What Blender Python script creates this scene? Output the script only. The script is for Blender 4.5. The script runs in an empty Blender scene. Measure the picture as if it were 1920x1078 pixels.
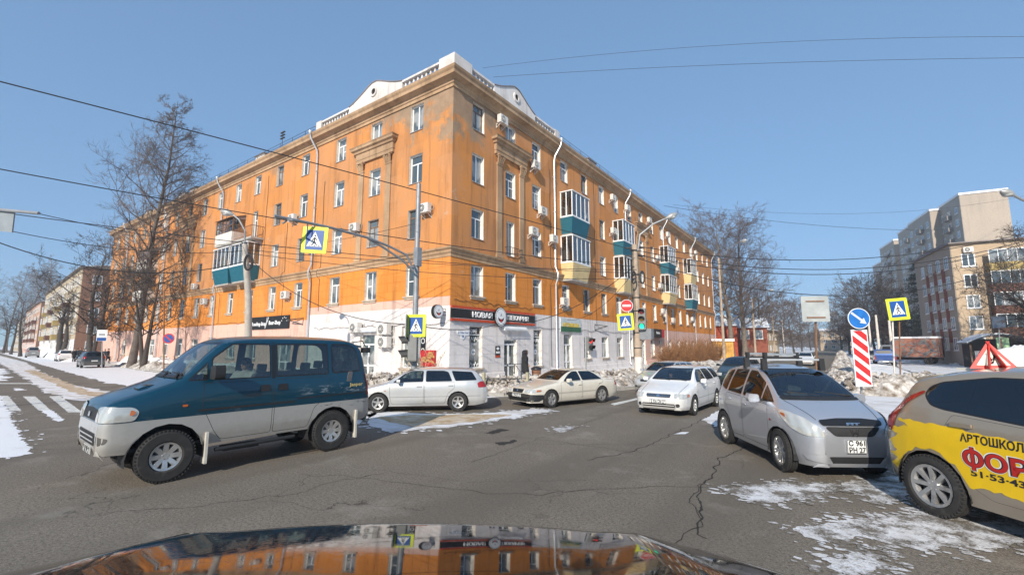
import bpy, bmesh, math, random
from mathutils import Vector, Matrix, noise
from mathutils.bvhtree import BVHTree
from mathutils.geometry import delaunay_2d_cdt
R = math.radians
random.seed(7)
S = bpy.context.scene
COL = bpy.data.collections.new('place'); S.collection.children.link(COL)
LAYER = bpy.context.view_layer.layer_collection.children['place']; LAYER.exclude = True          # switched on at the end: keeps the building quick
# ------------------------------------------------------------------ camera, sky, sun, exposure
CAMH = 2.2
FPX = 850.8; PITCH = 0.12796; YAW = 0.6242
cam = bpy.data.cameras.new('camera'); cam_o = bpy.data.objects.new('camera', cam); S.collection.objects.link(cam_o)
cam.sensor_width = 36.0; cam.lens = 36.0 * FPX / 1920.0; cam.clip_start = 0.05; cam.clip_end = 4000
cam_o.location = (0, 0, CAMH); cam_o.rotation_euler = (R(90) + PITCH, 0, YAW)
S.camera = cam_o
S.render.resolution_x = 1024; S.render.resolution_y = 574
SUN_AZ = Vector((0.31, -0.95)); SUN_EL = R(27)
wd = bpy.data.worlds.new('World'); S.world = wd; wd.use_nodes = True
wn = wd.node_tree.nodes; wl = wd.node_tree.links
sky = wn.new('ShaderNodeTexSky'); sky.sky_type = 'NISHITA'; sky.sun_disc = False
sky.sun_elevation = SUN_EL; sky.sun_rotation = math.atan2(SUN_AZ.x, SUN_AZ.y)
sky.altitude = 1200; sky.air_density = 1.0; sky.dust_density = 0.15; sky.ozone_density = 2.0
gm = wn.new('ShaderNodeGamma'); gm.inputs['Gamma'].default_value = 0.38; wl.new(sky.outputs['Color'], gm.inputs['Color'])     # pale even winter sky
tn = wn.new('ShaderNodeMix'); tn.data_type = 'RGBA'; tn.blend_type = 'MULTIPLY'; tn.inputs[0].default_value = 1.0; tn.inputs[7].default_value = (1.36, 2.02, 2.78, 1); wl.new(gm.outputs[0], tn.inputs[6])
wl.new(tn.outputs[2], wn['Background'].inputs['Color']); wn['Background'].inputs['Strength'].default_value = 0.125
sun = bpy.data.lights.new('sun', 'SUN'); sun.energy = 4.8; sun.angle = R(0.53); sun.color = (1.0, 0.92, 0.80)
sun_o = bpy.data.objects.new('sun', sun); S.collection.objects.link(sun_o)
sd = Vector((SUN_AZ.x * math.cos(SUN_EL), SUN_AZ.y * math.cos(SUN_EL), math.sin(SUN_EL))).normalized()
sun_o.rotation_euler = sd.to_track_quat('Z', 'Y').to_euler(); sun_o.location = (0, 0, 60)
vs = S.view_settings
vs.view_transform = 'Standard'; vs.look = 'None'; vs.gamma = 1.0; vs.use_curve_mapping = False; vs.exposure = 0.26
# ------------------------------------------------------------------ pixel helpers: a pixel of the 1920 px photograph gives a direction
_F = Vector((-math.sin(YAW) * math.cos(PITCH), math.cos(YAW) * math.cos(PITCH), math.sin(PITCH)))
_R = Vector((math.cos(YAW), math.sin(YAW), 0)); _U = _R.cross(_F)
CP = Vector((0, 0, CAMH))
def ray(u, v): return _F + _R * ((u - 960) / FPX) - _U * ((v - 539) / FPX)
def gnd(u, v, z=0.0):
    r = ray(u, v); return CP + r * ((z - CAMH) / r.z)
def at(u, v, d): return CP + ray(u, v) * d                  # d = depth along the optical axis
def aty(u, v, y): r = ray(u, v); return CP + r * (y / r.y)
# ------------------------------------------------------------------ materials
MATS = {}
def lin(c):
    f = lambda v: v / 12.92 if v <= 0.04045 else ((v + 0.055) / 1.055) ** 2.4
    return tuple(f(x / 255.0) for x in c)
def new_mat(name):
    m = bpy.data.materials.new(name); m.use_nodes = True
    MATS[name] = m; nt = m.node_tree
    return m, nt.nodes, nt.links, nt.nodes['Principled BSDF']
def texco(n, l, kind='Object', scale=None):
    tc = n.new('ShaderNodeTexCoord') if kind != 'World' else n.new('ShaderNodeNewGeometry')
    o = tc.outputs['Position'] if kind == 'World' else tc.outputs[kind]
    if scale:
        mp = n.new('ShaderNodeMapping'); mp.inputs['Scale'].default_value = scale; l.new(o, mp.inputs['Vector']); o = mp.outputs[0]
    return o
def nz(n, l, vec, scale, detail=4, rough=0.55, dist=0.0):
    t = n.new('ShaderNodeTexNoise'); t.inputs['Scale'].default_value = scale; t.inputs['Detail'].default_value = detail
    t.inputs['Roughness'].default_value = rough; t.inputs['Distortion'].default_value = dist
    l.new(vec, t.inputs['Vector']); return t.outputs['Fac']
def ramp(n, l, fac, a, b, ca=(0, 0, 0, 1), cb=(1, 1, 1, 1)):
    r = n.new('ShaderNodeValToRGB'); e = r.color_ramp.elements
    e[0].position = a; e[1].position = b
    e[0].color = tuple(ca) if len(ca) == 4 else tuple(ca) + (1,); e[1].color = tuple(cb) if len(cb) == 4 else tuple(cb) + (1,)
    l.new(fac, r.inputs[0]); return r.outputs[0]
def mrange(n, l, val, a, b, lo=0.0, hi=1.0):
    m = n.new('ShaderNodeMapRange'); m.inputs['From Min'].default_value = a; m.inputs['From Max'].default_value = b; m.inputs['To Min'].default_value = lo; m.inputs['To Max'].default_value = hi
    l.new(val, m.inputs['Value']); return m.outputs[0]
def mixc(n, l, fac, a, b, mode='MIX'):
    m = n.new('ShaderNodeMix'); m.data_type = 'RGBA'; m.blend_type = mode
    for s, v in ((0, fac), (6, a), (7, b)):
        if isinstance(v, (int, float)): m.inputs[s].default_value = v
        elif isinstance(v, tuple): m.inputs[s].default_value = v if len(v) == 4 else v + (1,)
        else: l.new(v, m.inputs[s])
    return m.outputs[2]
def mth(n, l, op, a, b=None, c=None):
    m = n.new('ShaderNodeMath'); m.operation = op
    for i, v in enumerate((a, b, c)):
        if v is None: continue
        if isinstance(v, (int, float)): m.inputs[i].default_value = v
        else: l.new(v, m.inputs[i])
    return m.outputs[0]
def bump(n, l, p, h, strength=0.3, dist=0.02):
    b = n.new('ShaderNodeBump'); b.inputs['Strength'].default_value = strength; b.inputs['Distance'].default_value = dist
    l.new(h, b.inputs['Height']); l.new(b.outputs[0], p.inputs['Normal'])
def mat(name, col, rough=0.7, var=0.15, vs_=3.0, bmp=0.0, bs=40.0, metal=0.0, spec=0.5, coat=0.0, co='Object', emis=0.0, dirt=None, dv=0.5):
    if name in MATS: return MATS[name]
    m, n, l, p = new_mat(name)
    p.inputs['Roughness'].default_value = rough; p.inputs['Metallic'].default_value = metal
    p.inputs['Specular IOR Level'].default_value = spec; p.inputs['Coat Weight'].default_value = coat; p.inputs['Coat Roughness'].default_value = 0.03
    v = texco(n, l, co)
    if var > 0:
        f = nz(n, l, v, vs_, 6, 0.6)
        c = ramp(n, l, f, 0.3, 0.7, tuple(x * (1 - var) for x in col), tuple(min(1, x * (1 + var)) for x in col))
        if dirt:
            f2 = nz(n, l, v, vs_ * 0.45 + 0.2, 8, 0.65)
            c = mixc(n, l, ramp(n, l, f2, dv, dv + 0.2), c, dirt)
        l.new(c, p.inputs['Base Color'])
    else: p.inputs['Base Color'].default_value = col + (1,)
    if bmp > 0: bump(n, l, p, nz(n, l, v, bs, 5, 0.6), bmp, 0.02)
    if emis > 0:
        p.inputs['Emission Color'].default_value = col + (1,); p.inputs['Emission Strength'].default_value = emis
    return m
def glass_mat(name, tint, alpha, rough=0.02):
    """tinted pane: part mirror, part see-through"""
    m, n, l, p = new_mat(name)
    out = n['Material Output']; tr = n.new('ShaderNodeBsdfTransparent'); tr.inputs[0].default_value = tint + (1,)
    gl = n.new('ShaderNodeBsdfGlossy'); gl.inputs['Roughness'].default_value = rough; gl.inputs[0].default_value = (0.9, 0.95, 1, 1)
    fr = n.new('ShaderNodeFresnel'); fr.inputs[0].default_value = 1.5
    k = mth(n, l, 'ADD', mth(n, l, 'MULTIPLY', fr.outputs[0], 0.9), alpha)
    mx = n.new('ShaderNodeMixShader'); l.new(k, mx.inputs[0]); l.new(tr.outputs[0], mx.inputs[1]); l.new(gl.outputs[0], mx.inputs[2])
    l.new(mx.outputs[0], out.inputs[0]); n.remove(p); return m
# ------------------------------------------------------------------ mesh builder
class MB:
    def __init__(s): s.v = []; s.f = []; s.M = None
    def pt(s, p):
        p = Vector(p)
        if s.M is not None: p = s.M @ p
        s.v.append(p); return len(s.v) - 1
    def quad(s, *ps): s.f.append([s.pt(p) for p in ps]); return s
    def box(s, x0, x1, y0, y1, z0, z1, taper=None):
        tx = taper or 0
        i = [s.pt(p) for p in ((x0, y0, z0), (x1, y0, z0), (x1, y1, z0), (x0, y1, z0), (x0 + tx, y0 + tx, z1), (x1 - tx, y0 + tx, z1), (x1 - tx, y1 - tx, z1), (x0 + tx, y1 - tx, z1))]
        for q in ((3, 2, 1, 0), (4, 5, 6, 7), (0, 1, 5, 4), (1, 2, 6, 5), (2, 3, 7, 6), (3, 0, 4, 7)): s.f.append([i[k] for k in q])
        return s
    def bar(s, a, b, w, h=None, up=(0, 0, 1)):
        a, b = Vector(a), Vector(b); d = (b - a).normalized(); h = h or w
        u = Vector(up); x = d.cross(u)
        if x.length < 1e-4: x = d.cross(Vector((1, 0, 0)))
        x.normalize(); u = x.cross(d)
        i = [s.pt(q + x * (sx * w / 2) + u * (sy * h / 2)) for q in (a, b) for sx, sy in ((-1, -1), (1, -1), (1, 1), (-1, 1))]
        for q in ((3, 2, 1, 0), (4, 5, 6, 7), (0, 1, 5, 4), (1, 2, 6, 5), (2, 3, 7, 6), (3, 0, 4, 7)): s.f.append([i[k] for k in q])
        return s
    def tube(s, pts, rad, n=6, cap=True):
        pts = [Vector(p) for p in pts]; rr = rad if isinstance(rad, (list, tuple)) else [rad] * len(pts)
        rings = []; x = None
        for k, p in enumerate(pts):
            d = (pts[min(k + 1, len(pts) - 1)] - pts[max(k - 1, 0)]).normalized()
            if x is None:
                x = d.cross(Vector((0, 0, 1)))
                if x.length < 1e-3: x = Vector((1, 0, 0))
            x = (x - d * x.dot(d)); 
            if x.length < 1e-4: x = d.orthogonal()
            x.normalize(); y = d.cross(x)
            rings.append([s.pt(p + (x * math.cos(2 * math.pi * a / n) + y * math.sin(2 * math.pi * a / n)) * rr[k]) for a in range(n)])
        for k in range(len(rings) - 1):
            for a in range(n): s.f.append([rings[k][a], rings[k][(a + 1) % n], rings[k + 1][(a + 1) % n], rings[k + 1][a]])
        if cap: s.f.append(rings[0][::-1]); s.f.append(rings[-1])
        return s
    def prism(s, poly, mapf, a, b):
        """polygon (2-D, any winding) extruded from depth a to b through mapf(u, v, depth)"""
        i = [s.pt(mapf(u, v, a)) for u, v in poly]; j = [s.pt(mapf(u, v, b)) for u, v in poly]; n = len(poly)
        s.f.append(i[::-1]); s.f.append(j)
        for k in range(n): s.f.append([i[k], i[(k + 1) % n], j[(k + 1) % n], j[k]])
        return s
    def lathe(s, prof, n=16, mapf=None, cap=True):
        """profile [(radius, height)] turned about z, or about the axis given by mapf(x, y, z)"""
        mapf = mapf or (lambda x, y, z: (x, y, z)); rings = []
        for r, z in prof: rings.append([s.pt(mapf(r * math.cos(2 * math.pi * a / n), r * math.sin(2 * math.pi * a / n), z)) for a in range(n)])
        for k in range(len(rings) - 1):
            for a in range(n): s.f.append([rings[k][a], rings[k][(a + 1) % n], rings[k + 1][(a + 1) % n], rings[k + 1][a]])
        if cap: s.f.append(rings[0][::-1]); s.f.append(rings[-1])
        return s
    def mesh(s, name, m=None, smooth=False, angle=None, fix=True):
        me = bpy.data.meshes.new(name); me.from_pydata([tuple(v) for v in s.v], [], s.f)
        if fix or smooth:
            bm = bmesh.new(); bm.from_mesh(me)
            if fix: bmesh.ops.recalc_face_normals(bm, faces=bm.faces)
            if smooth:
                ca = math.cos(R(angle or 40))
                for f in bm.faces: f.smooth = True
                for e in bm.edges:
                    if len(e.link_faces) == 2 and e.link_faces[0].normal.dot(e.link_faces[1].normal) < ca: e.smooth = False
            bm.to_mesh(me); bm.free()
        if m: me.materials.append(m)
        return me
    def build(s, name, m, parent=None, smooth=False, loc=None, rotz=None, angle=None, fix=True):
        return link(name, s.mesh(name, m, smooth, angle, fix), parent, loc, rotz)
def link(name, data, parent=None, loc=None, rotz=None):
    o = bpy.data.objects.new(name, data); COL.objects.link(o)
    if parent is not None: o.parent = parent
    if loc is not None: o.location = loc
    if rotz is not None: o.rotation_euler = (0, 0, rotz)
    return o
def thing(name, label, cat, loc=(0, 0, 0), rotz=0.0, group=None):
    o = link(name, None, None, loc, rotz); return tag(o, label, cat, group)
def tag(o, label, cat, group=None):
    o['label'] = label; o['category'] = cat
    if group: o['group'] = group
    return o
def struct(o, kind='structure'): o['kind'] = kind; return o
def copy_tree(o, parent=None):
    c = o.copy(); COL.objects.link(c); c.parent = parent
    for ch in o.children: copy_tree(ch, c)
    return c
# text as mesh
def text_mesh(txt, size, m, name='lettering', extrude=0.0, bold=0.0, align='LEFT', sx=1.0):
    cu = bpy.data.curves.new(name, 'FONT'); cu.body = txt; cu.size = size; cu.extrude = extrude; cu.offset = bold
    cu.align_x = align; cu.resolution_u = 3
    o = bpy.data.objects.new(name, cu); S.collection.objects.link(o)
    bpy.context.view_layer.update()
    me = bpy.data.meshes.new_from_object(o.evaluated_get(bpy.context.evaluated_depsgraph_get()))
    bpy.data.objects.remove(o); bpy.data.curves.remove(cu)
    if sx != 1.0:
        for v in me.vertices: v.co.x *= sx
    me.materials.clear(); me.materials.append(m); return me
def lettering(txt, size, m, parent, org, ux, uy, name='lettering', extrude=0.004, bold=0.0, width=None, align='LEFT'):
    """text lying in the plane org + ux*x + uy*y"""
    me = text_mesh(txt, size, m, name, extrude, bold, align)
    xs = [v.co.x for v in me.vertices]
    k = 1.0
    if width and xs: k = width / max(1e-6, max(xs) - min(xs))
    ux, uy = Vector(ux).normalized(), Vector(uy).normalized(); un = ux.cross(uy); org = Vector(org)
    for v in me.vertices: c = v.co.copy(); v.co = org + ux * (c.x * k) + uy * c.y + un * (c.z)
    return link(name, me, parent)
def rag(poly, amp, step=0.35, seed=0, closed=True):
    """polygon with a ragged, natural outline"""
    out = []; n = len(poly)
    for i in range(n if closed else n - 1):
        a, b = Vector(poly[i][:2]), Vector(poly[(i + 1) % n][:2]); L = (b - a).length; k = max(1, int(L / step)); nn = Vector((-(b - a).y, (b - a).x))
        if nn.length > 0: nn.normalize()
        for j in range(k):
            p = a.lerp(b, j / k); fq = 0.22 / max(amp, 0.02); q = noise.fractal(Vector((p.x * fq + seed * 7.3, p.y * fq, seed)), 0.75, 2.0, 6)
            out.append(p + nn * q * amp)
    return out
def sheet(name, poly, z, m, parent=None, thick=0.0):
    vs_, _, fs, *_ = delaunay_2d_cdt([Vector(p[:2]) for p in poly], [], [list(range(len(poly)))], 1, 1e-5)
    mb = MB()
    idx = [mb.pt((v.x, v.y, z)) for v in vs_]; mb.f = [[idx[i] for i in f] for f in fs]
    o = mb.build(name, m, parent, fix=False)
    for pl in o.data.polygons:
        if pl.normal.z < 0: o.data.flip_normals(); break
    return o
# ================================================================== GROUND, ROADS, SNOW
def asphalt_mat():
    m, n, l, p = new_mat('asphalt'); v = texco(n, l, 'World')
    big = nz(n, l, v, 0.25, 5, 0.6); mid = nz(n, l, v, 1.7, 5, 0.6); fine = nz(n, l, v, 26, 4, 0.75); spk = nz(n, l, v, 60, 2, 0.8)
    c = ramp(n, l, big, 0.3, 0.7, (0.150, 0.126, 0.097), (0.240, 0.205, 0.160))
    c = mixc(n, l, ramp(n, l, mid, 0.35, 0.75), c, (0.200, 0.169, 0.132)); 
    c = mixc(n, l, mth(n, l, 'MULTIPLY', ramp(n, l, fine, 0.44, 0.62), 0.75), c, (0.065, 0.057, 0.047))
    c = mixc(n, l, mth(n, l, 'MULTIPLY', ramp(n, l, spk, 0.58, 0.68), 0.75), c, (0.46, 0.42, 0.36))
    # long wheel-worn bands running with the traffic
    st = texco(n, l, 'World', (0.55, 0.045, 1)); b2 = nz(n, l, st, 1.0, 3, 0.5)
    c = mixc(n, l, mth(n, l, 'MULTIPLY', ramp(n, l, b2, 0.50, 0.64), 0.6), c, (0.120, 0.103, 0.082))
    # fine crack net
    w = n.new('ShaderNodeTexVoronoi'); w.feature = 'DISTANCE_TO_EDGE'; w.inputs['Scale'].default_value = 0.33
    wv = n.new('ShaderNodeVectorMath'); wv.operation = 'ADD'; nt = n.new('ShaderNodeTexNoise'); nt.inputs['Scale'].default_value = 1.3; nt.inputs['Detail'].default_value = 6
    l.new(v, nt.inputs['Vector']); l.new(v, wv.inputs[0]); sc = n.new('ShaderNodeVectorMath'); sc.operation = 'SCALE'; sc.inputs['Scale'].default_value = 1.6
    l.new(nt.outputs['Color'], sc.inputs[0]); l.new(sc.outputs[0], wv.inputs[1]); l.new(wv.outputs[0], w.inputs['Vector'])
    ck = ramp(n, l, w.outputs['Distance'], 0.001, 0.006, (1, 1, 1), (0, 0, 0))
    ck = mth(n, l, 'MULTIPLY', ck, ramp(n, l, nz(n, l, v, 0.4, 3), 0.47, 0.6))
    c = mixc(n, l, mth(n, l, 'MULTIPLY', ck, 0.75), c, (0.02, 0.018, 0.016))
    # salt-dried pale film and dark damp spots
    c = mixc(n, l, mth(n, l, 'MULTIPLY', ramp(n, l, nz(n, l, v, 0.8, 7, 0.7), 0.55, 0.72), 0.5), c, (0.33, 0.295, 0.25))
    l.new(c, p.inputs['Base Color']); p.inputs['Roughness'].default_value = 0.86; p.inputs['Specular IOR Level'].default_value = 0.3
    bump(n, l, p, mixc(n, l, 0.5, fine, spk), 0.55, 0.012); return m
def snow_mat(name, clean, dirty, d0, scale=2.0, streak=None, bs=0.5, fine=30):
    m, n, l, p = new_mat(name); v = texco(n, l, 'World')
    f = nz(n, l, v, scale, 8, 0.68); c = ramp(n, l, f, d0, d0 + 0.22, clean, dirty)
    f2 = nz(n, l, v, fine, 4, 0.7); c = mixc(n, l, mth(n, l, 'MULTIPLY', ramp(n, l, f2, 0.52, 0.75), 0.45), c, dirty)
    if streak:
        st = nz(n, l, texco(n, l, 'World', streak), 1.0, 5, 0.6); c = mixc(n, l, mth(n, l, 'MULTIPLY', ramp(n, l, st, 0.5, 0.72), 0.75), c, dirty)
    l.new(c, p.inputs['Base Color']); p.inputs['Roughness'].default_value = 0.75; p.inputs['Specular IOR Level'].default_value = 0.25
    bump(n, l, p, mixc(n, l, 0.5, nz(n, l, v, 9, 6, 0.65), f2), bs, 0.05); return m
ASPH = asphalt_mat()
SNOW = snow_mat('snow_clean', (0.80, 0.81, 0.83), (0.55, 0.53, 0.50), 0.56, 0.7)
SNOW_ROAD = snow_mat('snow_packed', (0.76, 0.76, 0.77), (0.44, 0.38, 0.31), 0.5, 1.2, (0.35, 3.0, 1))
SNOW_SAND = snow_mat('snow_sanded', (0.66, 0.58, 0.47), (0.42, 0.29, 0.16), 0.36, 1.6, (1.6, 1.6, 1))
SNOW_DIRTY = snow_mat('snow_dirty', (0.66, 0.62, 0.57), (0.17, 0.13, 0.095), 0.40, 2.6, None, 1.0, 9)
SNOW_PILE = snow_mat('snow_pile', (0.82, 0.81, 0.79), (0.42, 0.37, 0.31), 0.56, 1.5, None, 0.8, 14)
def thin_mat():
    m, n, l, p = new_mat('snow_thin'); v = texco(n, l, 'World'); f = nz(n, l, v, 2.4, 9, 0.72); f3 = nz(n, l, v, 45, 3, 0.7)
    c = ramp(n, l, nz(n, l, v, 6, 6, 0.7), 0.35, 0.7, (0.76, 0.77, 0.79), (0.52, 0.50, 0.48)); k = mth(n, l, 'ADD', mth(n, l, 'MULTIPLY', f, 0.8), mth(n, l, 'MULTIPLY', f3, 0.28))
    c = mixc(n, l, ramp(n, l, k, 0.50, 0.60), c, (0.16, 0.138, 0.11)); l.new(c, p.inputs['Base Color']); p.inputs['Roughness'].default_value = 0.8; bump(n, l, p, f3, 0.4, 0.02); return m
SNOW_THIN = thin_mat()
PAINT = mat('road_paint', (0.62, 0.62, 0.58), 0.8, 0.3, 6, dirt=(0.2, 0.19, 0.17), dv=0.55, co='Object')
TAR = mat('tar_crack', (0.022, 0.02, 0.018), 0.9, 0.2)
g_ = MB()
for i in range(-12, 12):
    for j in range(-12, 12):
        s_ = 150.0; g_.quad((i * s_, j * s_, -0.03), ((i + 1) * s_, j * s_, -0.03), ((i + 1) * s_, (j + 1) * s_, -0.03), (i * s_, (j + 1) * s_, -0.03))
struct(g_.build('ground', SNOW, fix=False))
def P2(*px): return [gnd(u, v).to_2d() for u, v in px]
# one asphalt sheet: crossing, street to the left (bends a little beyond the crossing), street ahead to the right
road_poly = [(-8.2, 420), (-8.2, 27), (-8.6, 23.5), (-9.8, 19.5), (-12.2, 16.2), (-15.5, 14.2), (-20, 13.4), (-36, 13.2), (-140, 21.5), (-420, 46),
             (-420, 2), (-140, -12), (-60, -16), (-18, -16), (-12, -24), (-12, -120), (14, -120), (14, -24), (22, -16), (160, -16), (160, 17), (26, 17), (15, 20), (11.5, 26), (11.2, 420),
             (4.6, 420), (4.6, 33), (3.8, 28.5), (2.0, 26.2), (0.4, 26.6), (-0.8, 29), (-0.9, 420)]
road = struct(sheet('road', road_poly, 0.0, ASPH))
# raised pavement and forecourt round the corner house
pave_poly = [(-8.35, 300), (-8.35, 27), (-8.8, 23.6), (-10.0, 19.8), (-12.3, 16.5), (-15.6, 14.4), (-20, 13.6), (-36, 13.4), (-140, 21.7), (-140, 60), (-30, 60), (-30, 300)]
mbp = MB(); mbp.prism(pave_poly, lambda u, v, d: (u, v, d), -0.02, 0.1); struct(mbp.build('pavement', SNOW_ROAD))
kb = MB()
for a, b in zip(pave_poly[0:8], pave_poly[1:9]):
    d_ = (Vector(b) - Vector(a)).normalized(); nrm = Vector((-d_.y, d_.x)) * 0.075
    kb.bar((a[0] + nrm.x, a[1] + nrm.y, 0.06), (b[0] + nrm.x, b[1] + nrm.y, 0.06), 0.148, 0.16)
struct(kb.build('kerb', mat('kerb_concrete', (0.36, 0.34, 0.31), 0.85, 0.25, 2, 0.3)))
sp = MB(); sp.prism([(11.6, 300), (11.6, 27), (15.2, 20.6), (26, 17.4), (160, 17.4), (160, 300)], lambda u, v, d: (u, v, d), -0.02, 0.1); struct(sp.build('pavement', SNOW))
# flat snow and ice lying on the asphalt
def snow_flat(px, m, amp=0.25, step=0.2, seed=1, z=0.006, world=None, crumbs=0, spread=0.12):
    poly = world or [tuple(p) for p in P2(*px)]; out = rag(poly, amp, step, seed); o = struct(sheet('snow_patch', out, z, m))
    if crumbs:
        rc = random.Random(seed); mb = MB()
        for _ in range(crumbs):
            c = out[rc.randrange(len(out))] + Vector((rc.gauss(0, spread), rc.gauss(0, spread))); r = rc.uniform(0.008, 0.05) * spread / 0.12; zz = z + rc.uniform(0.001, 0.006); k = [mb.pt((c.x + r * rc.uniform(0.5, 1.4) * math.cos(a) * 1.6, c.y + r * rc.uniform(0.5, 1.4) * math.sin(a), zz)) for a in (0, 1, 2.1, 3.1, 4.2, 5.3)]; mb.f.append(k)
        struct(mb.build('snow_crumbs', m, o, fix=False), 'stuff')
    return o
snow_flat(((690, 769), (690, 800), (720, 806), (762, 809), (870, 797), (960, 783), (1042, 769), (1000, 767), (900, 775), (800, 776)), SNOW_ROAD, 0.16, 0.08, 3, crumbs=200, spread=0.2)
snow_flat(((705, 783), (770, 801), (880, 792), (960, 778), (900, 777), (760, 779)), SNOW_SAND, 0.15, 0.15, 4, 0.012)
snow_flat(None, SNOW_ROAD, 0.3, 0.4, 5, 0.006, [(-12.6, 9.9), (-11.2, 8.1), (-19, 6.2), (-26, 5.0), (-31, 5.0), (-90, 9.6), (-200, 17.5), (-200, 19.8), (-90, 12.0), (-38, 6.7), (-30, 6.8), (-20, 8.3)])
snow_flat(None, SNOW_SAND, 0.25, 0.3, 15, 0.012, [(-20, 6.9), (-29, 5.6), (-60, 8.0), (-60, 8.7), (-30, 6.3), (-20, 7.4)])
snow_flat(None, SNOW, 0.25, 0.4, 6, 0.006, [(-10.3, 18.7), (-12.8, 15.3), (-16, 13.4), (-21, 11.4), (-32, 8.4), (-36, 8.3), (-60, 10.2), (-120, 15.2), (-220, 23.2), (-220, 29), (-140, 21.3), (-36, 13.05), (-20, 13.25), (-15.5, 14.0), (-12.4, 16.0)])
snow_flat(((-60, 742), (2, 742), (12, 762), (30, 800), (62, 850), (20, 857), (-60, 862), (-420, 862), (-420, 742)), SNOW, 0.12, 0.06, 7, crumbs=300, spread=0.15)
snow_flat(((1362, 916), (1400, 911), (1470, 906), (1555, 908), (1565, 915), (1530, 928), (1480, 940), (1430, 946), (1392, 934), (1378, 926)), SNOW_THIN, 0.12, 0.03, 8, crumbs=260)
snow_flat(((1586, 908), (1640, 897), (1690, 888), (1740, 892), (1730, 920), (1690, 935), (1637, 945), (1630, 930), (1605, 920)), SNOW_THIN, 0.12, 0.03, 9, crumbs=160)
snow_flat(((1482, 990), (1560, 976), (1680, 967), (1800, 963), (1960, 975), (1980, 1010), (1860, 1030), (1760, 1022), (1690, 1022), (1620, 1008), (1560, 1016), (1510, 1006)), SNOW_THIN, 0.13, 0.03, 10, crumbs=420)
snow_flat(((1550, 1063), (1600, 1046), (1656, 1037), (1640, 1051), (1612, 1066), (1566, 1070)), SNOW_THIN, 0.08, 0.02, 11, crumbs=160)
snow_flat(((1038, 806), (1050, 801), (1083, 799), (1075, 804), (1052, 810)), SNOW_THIN, 0.10, 0.04, 12, crumbs=60)
snow_flat(((1264, 814), (1278, 810), (1292, 810), (1284, 814)), SNOW, 0.03, 0.05, 13)
snow_flat(((1318, 788), (1345, 770), (1380, 770), (1370, 790), (1340, 800)), SNOW_ROAD, 0.08, 0.08, 14)
snow_flat(None, SNOW_ROAD, 0.5, 0.3, 16, 0.006, [(-1.0, 27.5), (0.2, 24.5), (0.5, 20), (0.4, 17.0), (1.6, 14.5), (5, 15.5), (9, 21), (11.4, 27), (4.8, 33), (3.0, 27)])
snow_flat(None, SNOW_ROAD, 0.4, 0.5, 17, 0.006, [(4.6, 52), (8.5, 46), (11.2, 44), (11.2, 200), (4.6, 200)])
snow_flat(((15, 705), (8, 690), (0, 690), (-30, 690), (-10, 712), (8, 714)), SNOW, 0.5, 0.3, 18)
snow_flat(((25, 728), (42, 728), (46, 731), (28, 733)), SNOW, 0.15, 0.15, 19)
# zebra stripes and a stop line
for px in (((0, 742), (15, 742), (40, 770), (18, 770)), ((43, 743), (66, 743), (95, 769), (72, 769)), ((92, 743), (112, 742), (155, 773), (128, 773))):
    struct(sheet('crossing_stripe', rag([tuple(p) for p in P2(*px)], 0.03, 0.12, 2), 0.005, PAINT))
snow_flat(((73, 769), (97, 769), (121, 788), (108, 791)), SNOW, 0.08, 0.1, 21, 0.009)
for px in (((-20, 718.0), (60, 718.0), (60, 719.6), (-20, 719.6)), ((1145, 757), (1200, 745), (1205, 747), (1152, 760))):
    struct(sheet('stop_line', rag([tuple(p) for p in P2(*px)], 0.03, 0.12, 4), 0.005, PAINT))
# open cracks in the asphalt: thin jagged ribbons
def crack(px, w=0.02, seed=0):
    pts = [gnd(u, v) for u, v in px]; fine = []
    for a, b in zip(pts, pts[1:]):
        k = max(2, int((b - a).length / 0.06))
        for j in range(k):
            p = a.lerp(b, j / k); fine.append(p + Vector((noise.noise(p * 3 + Vector((seed, 0, 0))) * 0.10 + noise.noise(p * 17) * 0.03, noise.noise(p * 3 + Vector((0, seed, 5))) * 0.10 + noise.noise(p * 15) * 0.03, 0)))
    fine.append(pts[-1]); mb = MB(); L_, R_ = [], []
    for k, p in enumerate(fine):
        d = (fine[min(k + 1, len(fine) - 1)] - fine[max(k - 1, 0)]).normalized(); n_ = Vector((-d.y, d.x, 0)); ww = w * (0.35 + 0.9 * abs(noise.noise(p * 6 + Vector((0, 0, seed)))))
        L_.append(mb.pt(p + n_ * ww + Vector((0, 0, 0.0045)))); R_.append(mb.pt(p - n_ * ww + Vector((0, 0, 0.0045))))
    for k in range(len(fine) - 1): mb.f.append([L_[k], R_[k], R_[k + 1], L_[k + 1]])
    mb.build('crack', TAR, road, fix=False)
crack(((1400, 838), (1350, 858), (1343, 880), (1322, 905), (1306, 922), (1310, 950), (1312, 985), (1325, 1010)), 0.022, 1)
crack(((1318, 905), (1302, 930), (1306, 960), (1318, 985)), 0.013, 2); crack(((1312, 985), (1285, 1005), (1255, 1020)), 0.013, 3)
crack(((560, 890), (700, 897), (840, 916), (920, 926), (1010, 926), (1110, 918), (1230, 913), (1318, 914), (1400, 917)), 0.008, 4)
crack(((950, 818), (1040, 826), (1150, 843), (1220, 850)), 0.008, 5); crack(((1100, 862), (1180, 848), (1230, 828), (1290, 800), (1350, 770)), 0.018, 6)
crack(((880, 868), (960, 840), (1040, 812), (1130, 782)), 0.008, 7); crack(((200, 962), (360, 948), (560, 925), (640, 900), (720, 888)), 0.008, 8); crack(((60, 842), (200, 842)), 0.008, 9)
crack(((1000, 832), (1200, 834), (1350, 832)), 0.007, 10); crack(((700, 880), (900, 905), (1100, 900)), 0.005, 11)
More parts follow.
